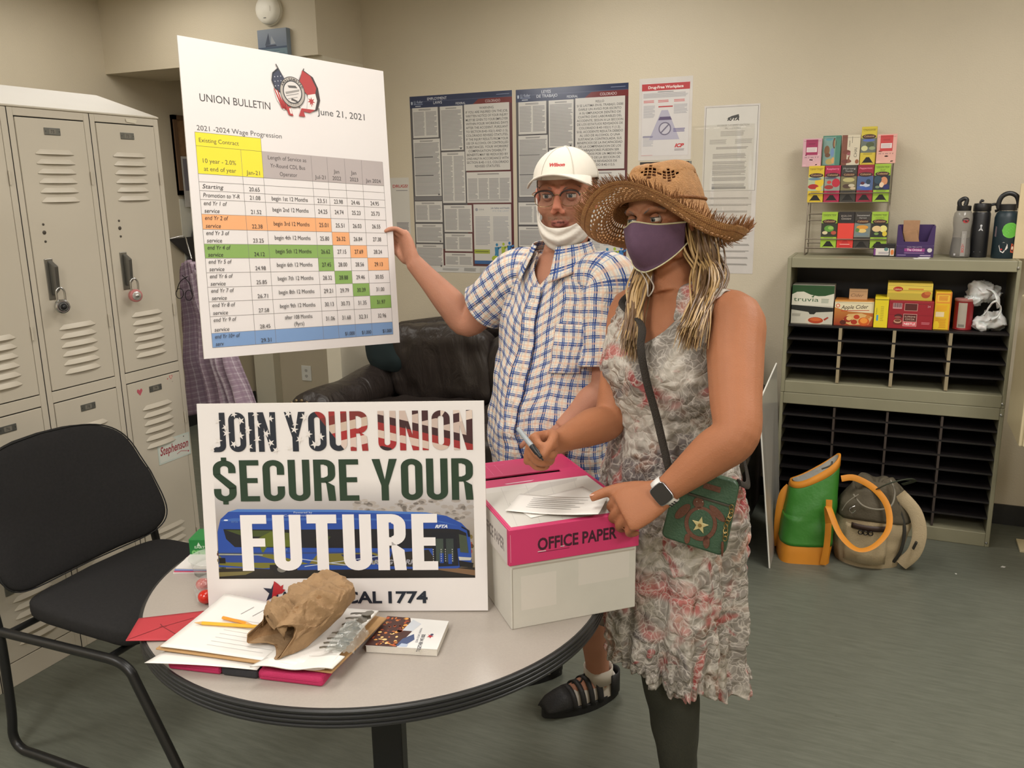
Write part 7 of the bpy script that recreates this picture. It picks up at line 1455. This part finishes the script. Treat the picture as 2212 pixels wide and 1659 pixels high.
# right hand closed round the marker
hdr = (at(1143, 972, D=1.80) - Rw); nrmR = fw * .9 + V((0, 0, .35))
tr = hand(b, Rw, hdr, nrmR, .175, -1, curls=((1.0, 1.55, .9), (1.05, 1.55, .9), (1.1, 1.55, .9), (1.2, 1.55, .9)), spread=.03, thumb=((.75, .45, -.75), (.85, -.25, -.45), (.65, -.6, -.15)), w=.084)
legp = ((-.41, 1.90, -.425, 1.905, -.395, 1.955), (-.47, 1.98, -.47, 2.0, -.425, 2.07))
for hx, hy, kx, ky, ax_, ay in legp:
    limb(b, [V((hx, hy, .84)), V((lerp(hx, kx, .6), lerp(hy, ky, .6), .62)), V((kx, ky, .44)), V((lerp(kx, ax_, .35), lerp(ky, ay, .35) + .01, .31)), V((lerp(kx, ax_, .8), lerp(ky, ay, .8), .14)), V((ax_, ay, .07)), V((ax_, ay, .04))], [.085, .072, .055, .054, .036, .033, .034], step=5)
    d = V((-.12, -.99, 0)).normalized(); limb(b, [V((ax_, ay, .045)) - d * .03, V((ax_, ay, .040)) + d * .06, V((ax_, ay, .026)) + d * .12, V((ax_, ay, .02)) + d * .15], [.028, .028, .022, .014], flat=1.1)
ww = WF.inverted()
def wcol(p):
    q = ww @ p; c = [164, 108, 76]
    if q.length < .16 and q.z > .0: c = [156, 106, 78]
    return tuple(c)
push = []
for q in (-1, 1): push += [(WF @ V((q * .0305, .079, .0)), WF.to_3x3() @ V((0, -1, 0)), .0155, .012), (WF @ V((q * .016, .084, -.0)), WF.to_3x3() @ V((0, -1, 0)), .009, .004)]
# collar bones
for q in (-1, 1): push += [(WB_.pt(1.372, q * .55, 0), V((0, 0, 1)), .02, -.002)]
fuse(b, 'body', SK, wom, .0040, 4, push, wcol)
eyes(wom, WF, (66, 78, 76), .94, (148, 99, 72), (70, 50, 40))
nl = mat('nail_pale', (214, 168, 148), .3)
tp, dr, nn = tl[4]; MB(frame_mx(tp - dr * .002 + V((0, -.002, .0068)), dr.cross(V((0, 0, 1))), dr)).ball((0, 0, 0), (.0052, .0075, .0015), 10, 6).build('thumbnail', nl, wom, smooth=180)
# leggings and shoes
lg = mat('dark_olive_leggings', (50, 50, 40), .85, var=.06, bump=.4, bs=160); sh_ = mat('dark_shoe', (40, 36, 34), .6)
for hx, hy, kx, ky, ax_, ay in legp:
    MB().tube([V((hx, hy, .80)), V((lerp(hx, kx, .6), lerp(hy, ky, .6), .62)), V((kx, ky, .45)), V((lerp(kx, ax_, .3) + .004, lerp(ky, ay, .3) + .006, .34)), V((lerp(kx, ax_, .6), lerp(ky, ay, .6), .22)), V((lerp(kx, ax_, .9), lerp(ky, ay, .9), .10))], [.095, .085, .070, .066, .054, .046], 30, step=8).disp(.006, 14, 2).build('legging', lg, wom, smooth=180)
    d = V((-.12, -.99, 0)).normalized(); s_ = V((-d.y, d.x, 0)); A0 = V((ax_, ay, 0)); b = MB()
    b.rings([[A0 + d * (-.04 + .235 * max(0, min(1, .5 + .52 * cos(a)))) + s_ * ((.030 + .014 * (.5 + .5 * cos(a))) * sin(a)) * k_ + V((0, 0, z))  for a in [2 * pi * q / 32 for q in range(32)]] for z, k_ in ((0, 1), (.02, 1.02), (.045, .9), (.058, .6))]); b.build('shoe', sh_, wom, smooth=50)
# dress
def dress_material():
    m = mat('gauzy_floral_dress', (136, 129, 121), .75, var=.05, vs=10, spec=.25); nt = m.node_tree; N = nt.nodes; L = nt.links.new; B = N['Principled BSDF']; src = B.inputs['Base Color'].links[0].from_socket
    tc = N.new('ShaderNodeTexCoord')
    def blot(sc, lo, hi, col, off, op=1, det=3):
        nonlocal src
        mp = N.new('ShaderNodeMapping'); mp.inputs['Location'].default_value = off; L(tc.outputs['Object'], mp.inputs[0])
        n = N.new('ShaderNodeTexNoise'); n.inputs['Scale'].default_value = sc; n.inputs['Detail'].default_value = det; n.inputs['Distortion'].default_value = 1.1; L(mp.outputs[0], n.inputs['Vector'])
        r = N.new('ShaderNodeMapRange'); r.inputs[1].default_value = lo; r.inputs[2].default_value = hi; r.inputs[4].default_value = op; L(n.outputs['Fac'], r.inputs[0])
        x = N.new('ShaderNodeMix'); x.data_type = 'RGBA'; L(r.outputs[0], x.inputs[0]); L(src, x.inputs[6]); x.inputs[7].default_value = lin(col); src = x.outputs[2]
    blot(6, .48, .60, (184, 177, 166), (3, 1, 2), .9); blot(6, .55, .62, (104, 96, 96), (9, 4, 1), .9); blot(5, .55, .62, (178, 92, 88), (1, 7, 5), .8, 2); blot(9, .60, .66, (116, 84, 66), (5, 2, 9), .8); blot(12, .62, .68, (160, 56, 60), (2, 9, 3), .7, 2); blot(10, .6, .7, (196, 150, 130), (8, 8, 3), .5)
    # pale crinkled filaments
    nz = N.new('ShaderNodeTexNoise'); nz.inputs['Scale'].default_value = 10; nz.inputs['Detail'].default_value = 3; L(tc.outputs['Object'], nz.inputs['Vector'])
    sc_ = N.new('ShaderNodeVectorMath'); sc_.operation = 'SCALE'; sc_.inputs['Scale'].default_value = .14; L(nz.outputs['Color'], sc_.inputs[0]); ad = N.new('ShaderNodeVectorMath'); L(tc.outputs['Object'], ad.inputs[0]); L(sc_.outputs[0], ad.inputs[1])
    h = None
    for s_, w_ in ((26, .055), (52, .075)):
        vo = N.new('ShaderNodeTexVoronoi'); vo.feature = 'DISTANCE_TO_EDGE'; vo.inputs['Scale'].default_value = s_; L(ad.outputs[0], vo.inputs['Vector'])
        r = N.new('ShaderNodeMapRange'); r.inputs[1].default_value = 0; r.inputs[2].default_value = w_; r.inputs[3].default_value = .55; r.inputs[4].default_value = 0; L(vo.outputs['Distance'], r.inputs[0])
        x = N.new('ShaderNodeMix'); x.data_type = 'RGBA'; L(r.outputs[0], x.inputs[0]); L(src, x.inputs[6]); x.inputs[7].default_value = lin((208, 200, 190)); src = x.outputs[2]
        if h is None: h = vo.outputs['Distance']
    L(src, B.inputs['Base Color']); bp = N.new('ShaderNodeBump'); bp.inputs['Strength'].default_value = .9; bp.inputs['Distance'].default_value = .012; L(h, bp.inputs['Height']); L(bp.outputs[0], B.inputs['Normal']); return m
drm = dress_material()
def ztop(a):
    """neckline and armholes: top edge height against the angle from the front"""
    x = abs(a)
    pts = ((0, 1.268), (.25, 1.30), (.46, 1.345), (.66, 1.394), (1.08, 1.388), (1.25, 1.33), (1.5, 1.27), (1.75, 1.27), (2.0, 1.32), (2.2, 1.39), (2.42, 1.40), (2.8, 1.385), (3.15, 1.38))
    for (a0, z0), (a1, z1) in zip(pts, pts[1:]):
        if a0 <= x <= a1: t = (x - a0) / (a1 - a0); t = t * t * (3 - 2 * t) if a0 > .6 else t; return lerp(z0, z1, t)
    return 1.38
def zhem(a): return .50 + .015 * cos(a * 3) - .060 * exp(-((a - 1.75) / .4) ** 2) + .085 * exp(-((a + .75) / .5) ** 2) + .008 * sin(a * 23)
def dress_f(u, v):
    a = 2 * pi * (u - .5); z = lerp(zhem(a), ztop(a), v); lo = max(0, min(1, (1.0 - z) / .55)); up = max(0, min(1, (z - 1.30) / .08))
    fl = lo * (.012 + .016 * sin(a * 7 + 1) + .010 * sin(a * 13 + z * 5) + .008 * lo * sin(a * 29)); p = WB_.pt(z, a, .011 + .004 * (1 - up) + fl)
    n = (WB_.l * sin(a) + WB_.f * cos(a)); q = p * 11
    p += n * (NZ.noise(q) * .011 + abs(NZ.noise(p * 30)) * .011 + NZ.noise(p * 55) * .005) * (.25 + .75 * (1 - up)); p.z += NZ.noise(p * 17 + V((3, 3, 3))) * .008 * (1 - up)
    if v < .04: p += n * .006 * sin(a * 61)
    return p
MB().grid(dress_f, 340, 230).build('dress', drm, wom, smooth=180, solid=.002)
MB().grid(lambda u, v: dress_f(u, v * .30) * 1 + (WB_.l * sin(2 * pi * (u - .5)) + WB_.f * cos(2 * pi * (u - .5))) * (-.022 - .012 * sin(u * 40)) + V((0, 0, -.012 - .014 * cos(2 * pi * u * 3 + 1))), 200, 40).build('under_skirt', drm, wom, smooth=180, solid=.0015)
# wide shoulder straps of the dress
for sgn, l0, l1 in ((1, .050, .148), (-1, .050, .124)):
    def strap_f(u, v):
        ph = lerp(-1.62, 1.62, v); low = abs(ph / 1.62) ** 2; la = lerp(l0 + .012 * low, l1 - .030 * low, u); R_ = .066 - .005 * u + .002 * sin(v * 20 + u * 4); q = WB_.c + WB_.l * (sgn * la + .004) + WB_.f * (R_ * sin(ph) * (1.06 - .15 * u) + .004) + V((0, 0, 1.348 + R_ * cos(ph) + .012 * (1 - u) * (1 - low)))
        return q + V((NZ.noise(q * 40), NZ.noise(q * 40 + V((4, 4, 4))), NZ.noise(q * 40 + V((8, 0, 4))))) * .003
    MB().grid(strap_f, 30, 60).build('shoulder_strap', drm, wom, smooth=180, solid=.002)
# straw hat
straw = mat('woven_straw', (182, 134, 84), .75, var=.16, vs=45, bump=.8, bs=260); stw = straw.node_tree
wv = stw.nodes.new('ShaderNodeTexChecker'); wv.inputs['Scale'].default_value = 420; wv.inputs[1].default_value = lin((190, 144, 92)); wv.inputs[2].default_value = lin((138, 92, 52))
ub = stw.nodes.new('ShaderNodeUVMap'); ub.uv_map = 'UVMap'; stw.links.new(ub.outputs[0], wv.inputs['Vector']); mx_ = [n for n in stw.nodes if n.type == 'VECT_MATH'][0]; stw.links.new(wv.outputs['Color'], mx_.inputs[0])
hat = tag(bpy.data.objects.new('straw_hat', None)); COL.objects.link(hat); hat.parent = wom
HT = WF @ MX.Translation((-.004, -.010, .030)) @ MX.Rotation(.13, 4, 'X'); hat.location = HT.translation - wl(wom)
def crown(u, v):
    a = 2 * pi * u; R0, R1 = .0895, .103; zz = .118 * sin(min(v, 1) * pi / 2 * 1.0) if v < .62 else 0
    # side wall then domed top with a lengthwise dent
    if v < .6: t = v / .6; k_ = 1 - .21 * t ** 1.6; z = .066 * t
    else: t = (v - .6) / .4; k_ = .79 * cos(t * pi / 2) ** .75; z = .066 + .030 * sin(t * pi / 2)
    x, y = R0 * k_ * sin(a), R1 * k_ * cos(a); z -= .020 * exp(-(x / .022) ** 2) * exp(-((y + .005) / .07) ** 4) * (v > .5) * min(1, max(0, (v - .5) * 4)); z -= .012 * exp(-((abs(x) - .05) / .02) ** 2) * exp(-((y - .05) / .03) ** 2)
    return HT @ V((x, y, z))
def holes(b, nu, nv, test):
    keep = [(f, c) for k, (f, c) in enumerate(zip(b.f, b.c)) if not test(k % nu, k // nu)]; b.f = [k[0] for k in keep]; b.c = [k[1] for k in keep]
NU, NV = 200, 64; b = MB().grid(crown, NU, NV, uvfn=lambda u, v: (u * .62, v * .2))
def ctest(i, j):
    if not 24 < j < 48: return False
    for c0 in (.135, .335, .635, .835, .05):
        di = (i - c0 * NU) / 4.0; dj = (j - 36) / 4.0; r_, q_ = round(di), round(dj)
        if abs(r_) + abs(q_) <= 2 and abs(di - r_) < .3 and abs(dj - q_) < .3: return True
    return False
holes(b, NU, NV, ctest); b.build('crown', straw, hat, smooth=180, solid=.0028)
def brimf(u, t):
    a = 2 * pi * u; s2 = sin(a) ** 2; c_ = cos(a)
    k0 = (.0905 * abs(sin(a)) ** 2 + .104 * c_ * c_); R_ = lerp(k0, (.178 if c_ > 0 else .185) * c_ * c_ + .188 * s2, t)
    bk = max(0, -c_); z = -(.20 + .14 * bk) * t * (1 - t) * s2 - .060 * t * s2 - .035 * t * bk + (.030 * t ** 1.6 if c_ > 0 else -.055 * t) * c_ * c_ + .006 * sin(3 * a + 1) * t
    return HT @ V((R_ * sin(a), R_ * c_, z + .002))
NU, NV = 420, 44; b = MB().grid(brimf, NU, NV, uvfn=lambda u, v: (u * .95, v * .11))
def btest(i, j):
    u = i / NU; s2 = sin(2 * pi * u) ** 2
    if not (8 <= j <= 34): return False
    row = (j - 8) // 3; return (j - 8) % 3 != 2 and (i + row * 3) % 6 < 4 - (row % 2) and NZ.noise(V((u * 12, j * .12, 2))) > -.28
holes(b, NU, NV, btest); b.build('brim', straw, hat, smooth=180, solid=.0022)
b = MB(); rnd = random.Random(9)
for i in range(620):
    u = (i + rnd.random()) / 620; p0 = brimf(u, .97); p1 = brimf(u, 1.0); d = (p1 - p0).normalized(); a = 2 * pi * u; tg = V((rnd.uniform(-1, 1), rnd.uniform(-1, 1), rnd.uniform(-.2, 1))) * .006; l_ = rnd.uniform(.008, .024)
    b.tube([p0, p1 + d * l_ * .5 + tg * .4, p1 + d * l_ + tg], [.0011, .0009, .0004], 4)
b.build('straw_fringe', straw, hat, smooth=60)['kind'] = 'stuff'
MB().tube([HT @ V((.0925 * sin(2 * pi * k / 60), .106 * cos(2 * pi * k / 60), .006)) for k in range(60)], .0035, 8, closed=True).build('braided_band', straw, hat, smooth=60)
MB().tube([brimf(k / 120, .90) + V((0, 0, .001)) for k in range(120)], .0026, 8, closed=True).build('edge_cord', straw, hat, smooth=60)
# mask
pm = mat('purple_mask_cloth', (96, 70, 92), .85, var=.08, vs=60, bump=.3, bs=500); ym_ = mat('pale_yellow_binding', (206, 200, 160), .8, var=.12, vs=50)
def wm_f(u, v):
    a = (u - .5) * 2 * 1.28; k_ = .94; top = -.010 - .004 * (abs(a) / 1.28) + .010 * exp(-(a / .35) ** 2); bot = -.112 + .046 * (abs(a) / 1.28) ** 1.5; z = lerp(top, bot, v)
    y = cos(a) * (.094 + .024 * sin(pi * min(1, v * 1.1)) ** .8 * exp(-(a / .75) ** 2) + .012 * exp(-(a / .3) ** 2) * (1 - v) - .012 * v) - .004; return WF @ V((sin(a) * .082 * (1 - .14 * v), y + .006, z))
wmk = MB().grid(wm_f, 60, 36).build('face_mask', pm, wom, smooth=180, solid=.0022)
for v0 in (0, 1): MB().tube([wm_f(k / 40, v0) for k in range(41)], .0032, 8, flat=.6).build('binding', ym_, wmk, smooth=60)
for q in (-1, 1):
    u0 = 0 if q < 0 else 1
    MB().tube([wm_f(u0, 0), WF @ V((q * .0765, .012, .022)), WF @ V((q * .080, -.012, .022)), WF @ V((q * .080, -.022, .0))], .0022, 8, step=5, flat=.6).tube([WF @ V((q * .080, -.022, .0)), WF @ V((q * .078, -.016, -.035)), WF @ V((q * .072, .0, -.052)), wm_f(u0, 1)], .0018, 8, step=5).build('ear_loop', ym_, wmk, smooth=60)
MB().ball(WF @ V((.073, .004, -.052)), .0042, 10, 8).build('toggle', mat('white_toggle', (220, 216, 206), .4), wmk, smooth=180)
# long blonde hair: locks falling from under the hat
hb_ = [mat('hair_blonde', (178, 146, 98), .42, var=.12, vs=60, spec=.5), mat('hair_brown', (108, 82, 56), .45, var=.12, vs=60, spec=.5)]
def locks(n, root, mid, tip, seed, sp, frac):
    rnd = random.Random(seed); bs_ = (MB(), MB())
    for i in range(n):
        a = [rnd.gauss(0, 1) for _ in range(6)]; s0, s1, s2 = sp
        P = [V(root) + V((a[0], a[1], 0)) * s0, V(root) * .45 + V(mid) * .55 + V((a[0] * .7 + a[2] * .5, a[1], 0)) * s1, V(mid) + V((a[2], a[3], 0)) * s1, V(mid) * .4 + V(tip) * .6 + V((a[4] * .8 + a[2] * .4, a[5], 0)) * s2, V(tip) + V((a[4] * 1.1 + a[2] * .4, a[5], 0)) * s2 + V((0, 0, rnd.uniform(-.035, .02)))]
        bs_[0 if rnd.random() < frac else 1].tube([tuple(p) for p in P], [.0020, .0026, .0023, .0017, .0004], 5, step=4, flat=.6)
    for k, bb in enumerate(bs_): o = bb.build('hair', hb_[k], wom, smooth=60); o['kind'] = 'stuff'
hp = lambda x, y, D: tuple(at(x, y, D=D))
locks(330, WF @ V((.062, -.035, -.005)), hp(1533, 600, 1.86), hp(1490, 722, 1.76), 1, (.012, .014, .012), .5)
locks(110, WF @ V((.05, -.07, -.005)), hp(1548, 590, 1.90), hp(1530, 680, 1.82), 5, (.010, .010, .010), .55)
locks(230, WF @ V((-.050, -.045, -.02)), hp(1378, 630, 1.92), hp(1362, 748, 1.83), 2, (.010, .009, .009), .45)
locks(120, WF @ V((0, -.085, .01)), WF @ V((0, -.085, -.11)), (-.40, 2.0, 1.33), 3, (.02, .022, .02), .4)
# clear beads hanging on the mask cord
t = MB().tube([wm_f(.42, 1), hp(1398, 612, 1.80), hp(1400, 640, 1.80), hp(1412, 618, 1.80), wm_f(.5, 1)], .0016, 6, step=6).build('mask_cord', mat('clear_beads', (190, 180, 168), .1, alpha=.6, spec=.9), wmk, smooth=60)
# watch
wdir = (Lw - Le).normalized(); c0 = lerp(Lw, Le, .02); cam_n = (CAMP - c0).normalized(); nf = (cam_n - wdir * cam_n.dot(wdir)).normalized(); sd = wdir.cross(nf)
wt = tag(bpy.data.objects.new('wrist_watch', None)); COL.objects.link(wt); wt.parent = wom; wt.location = c0 - wl(wom)
wn = (nf * .86 - sd * .5).normalized() if (nf * .86 - sd * .5).z > (nf * .86 + sd * .5).z and 0 else nf; sd = wdir.cross(wn)
MB().rings([[c0 + wdir * h_ + wn * (.0290 * cos(a)) + sd * (.0300 * sin(a)) for a in [2 * pi * k / 40 for k in range(40)]] for h_ in (-.011, .011)], False).build('watch_band', mat('white_silicone', (226, 224, 220), .5), wt, smooth=60, solid=.0028)
WM = frame_mx(c0 + wn * .0305, wdir, -sd); g = [(.0185 * math.copysign(abs(cos(a)) ** .45, cos(a)), .0215 * math.copysign(abs(sin(a)) ** .45, sin(a))) for a in [2 * pi * k / 40 for k in range(40)]]
MB(WM).prism(g, -.004, .006).build('watch_case', mat('silver_case', (176, 176, 178), .25, metal=.9), wt, bevel=.0015, smooth=40)
MB(WM).prism([(x * .93, y * .94) for x, y in g], .006, .0074).build('watch_face', mat('black_glass', (18, 18, 22), .08, spec=.7), wt, bevel=.001)
b = MB()
for i in range(3):
    for j in range(4): 
        an = 1.02 + j * .17; b.lathe([(.0016, -.0005), (.0016, .0006)], 8, axis_mx(c0 + wdir * ((i - 1) * .006) + wn * .0318 * cos(an) - sd * .0326 * sin(an), c0 + wdir * ((i - 1) * .006) + wn * .05 * cos(an) - sd * .05 * sin(an)))
b.build('band_holes', mat('black_hole', (30, 30, 32), .6), wt)
# marker held in the right hand
ma, mb_ = at(1119, 926, D=1.775), at(1173, 994, D=1.715); d = (mb_ - ma); Lm = d.length; M = axis_mx(ma, mb_)
mt = thing('marker', 'grey and black felt marker held in the right hand of the person in straw hat', 'pen', (ma + mb_) / 2)
MB(M).lathe([(.0045, 0), (.0052, .002), (.0056, Lm * .55), (.0056, Lm * .56)], 20).build('barrel', mat('grey_marker', (150, 156, 160), .4), mt, smooth=40)
MB(M).lathe([(.0060, Lm * .56), (.0060, Lm * .78), (.0045, Lm * .80), (.0040, Lm * .92), (.0022, Lm * .93)], 20).build('grip', mat('black_marker', (24, 24, 26), .4), mt, smooth=40)
MB(M).lathe([(.0018, Lm * .93), (.0014, Lm)], 10).build('tip', mat('felt_tip', (14, 14, 14), .8), mt, smooth=40)
# cross-body purse
BC = at(1514, 1101, D=1.78); pn = (V((-.05, -1, .12))).normalized(); pr_ = V((.985, -.05, -.16)).normalized(); FB = frame_mx(BC, pr_, pn.cross(pr_) * -1 if (pn.cross(pr_)).z < 0 else pn.cross(pr_))
if (FB.to_3x3() @ V((0, 0, 1))).y > 0: FB = frame_mx(BC, pr_, V((.16, .1, .98)))
pg = mat('green_leather', (52, 80, 58), .45, var=.06, bump=.3, bs=220); brn = mat('brown_leather_patch', (96, 58, 42), .5, var=.1, bump=.3, bs=160); brs = mat('aged_brass', (150, 126, 76), .4, metal=.7)
pu = thing('purse', 'small green crossbody purse with turtle patch and star stud', 'bag', BC)
def rrect(w, h, r, n=6, top=1.0):
    P = []
    for cx_, cy_, a0 in ((w - r, h - r, 0), (-w + r, h - r, pi / 2), (-w + r, -h + r, pi), (w - r, -h + r, 1.5 * pi)):
        for k in range(n + 1): a = a0 + pi / 2 * k / n; P.append(((cx_ + r * cos(a)) * (top if cy_ > 0 else 1), cy_ + r * sin(a)))
    return P
g = rrect(.068, .081, .014, top=.94); MB(FB).prism(g, -.016, .010).build('pouch', pg, pu, bevel=.005, bseg=3, smooth=40)
MB(FB).prism([(x, y) for x, y in rrect(.067, .024, .013, top=.97)], .0105, .013, FB @ MX.Translation((0, .056, 0))).build('flap', pg, pu, bevel=.0015)
MB(FB).box((-.062, .026, .0105), (.062, .031, .0125)).build('zip', mat('dark_zip', (60, 54, 40), .5), pu, bevel=.001)
MB(FB).box((-.004, .050, .0131), (.032, .062, .0145)).build('label_plate', brn, pu, bevel=.001)
MB(FB).tube([(x, y, .0125) for x, y in rrect(.0665, .0235, .013, top=.97)][:14], .0009, 6, FB) if 0 else None
tz = .0102
def patch(nm, cx_, cy_, rx, ry, rot, m_, z0=tz, z1=tz + .002, n=28): MB(FB).prism([(cx_ + rx * cos(a) * cos(rot) - ry * sin(a) * sin(rot), cy_ + rx * cos(a) * sin(rot) + ry * sin(a) * cos(rot)) for a in [2 * pi * k / n for k in range(n)]], z0, z1).build(nm, m_, pu, bevel=.0006)
patch('turtle_shell', .008, -.026, .034, .037, 0, brn); patch('turtle_head', -.006, .016, .0115, .0115, 0, brn)
for cx_, cy_, rx, ry, rot in ((-.034, -.012, .009, .022, -.55), (.036, .006, .008, .022, 1.0), (-.012, -.066, .006, .011, .1), (.028, -.060, .007, .014, .2)): patch('turtle_flipper', cx_, cy_, rx, ry, rot, brn)
patch('shell_inlay', .008, -.024, .0255, .029, 0, pg, tz + .002, tz + .0035)
MB(FB).prism([(.008 + (.019 if k % 2 == 0 else .0078) * sin(pi * k / 5), -.028 + (.019 if k % 2 == 0 else .0078) * cos(pi * k / 5)) for k in range(10)], tz + .0035, tz + .0065).build('star_stud', mat('ivory_star', (190, 176, 124), .4, metal=.2), pu, bevel=.0008)
MB(FB).lathe([(.0042, 0), (.0035, .002)], 12, FB @ MX.Translation((.008, -.0285, tz + .0065))).build('star_centre', brs, pu)
for x, y in ((-.010, .018), (.002, .021), (-.002, .002), (.009, .003)): MB().ball(FB @ V((x, y, tz + .002)), .0013, 8, 6).build('stud', mat('bright_stud', (220, 214, 196), .25, metal=.8), pu, smooth=180)
b = MB()
for k in range(9): b.tube([FB @ V((.061 + .002 * sin(k) + .004 * cos(a), .028 - k * .0085 + .006 * sin(a), .013 + .002 * sin(a + k * 1.57))) for a in [2 * pi * j / 10 for j in range(10)]], .0011, 6, closed=True)
b.build('chain', brs, pu, smooth=60)
MB().tube([FB @ V((.060, -.048, .013)), FB @ V((.062, -.058, .014)), FB @ V((.066, -.078, .013))], [.004, .006, .003], 8, step=3, flat=.5).build('tassel', brn, pu, smooth=60)
strp = mat('dark_braided_strap', (40, 33, 25), .8, bump=.8, bs=400, var=.15)
SP = [FB @ V((-.056, .075, .0)), at(1449, 1018, D=1.775), at(1436, 975, D=1.79), at(1418, 900, D=1.80), at(1396, 820, D=1.795), at(1384, 750, D=1.80), at(1385, 700, D=1.84), WB_.pt(1.365, -.62, .022), WB_.pt(1.398, -1.2, .016), WB_.pt(1.39, -2.2, .016), WB_.pt(1.25, -2.9, .022), WB_.pt(1.08, 2.5, .03), WB_.pt(.98, 1.9, .04), FB @ V((.062, .078, -.004))]
MB().tube(SP, .0088, 10, step=8, flat=.4, side=(0, -1, .2)).build('strap', strp, pu, smooth=60)
MB(FB).box((-.062, .070, -.004), (-.050, .086, .004)).build('strap_tab', brn, pu, bevel=.001)
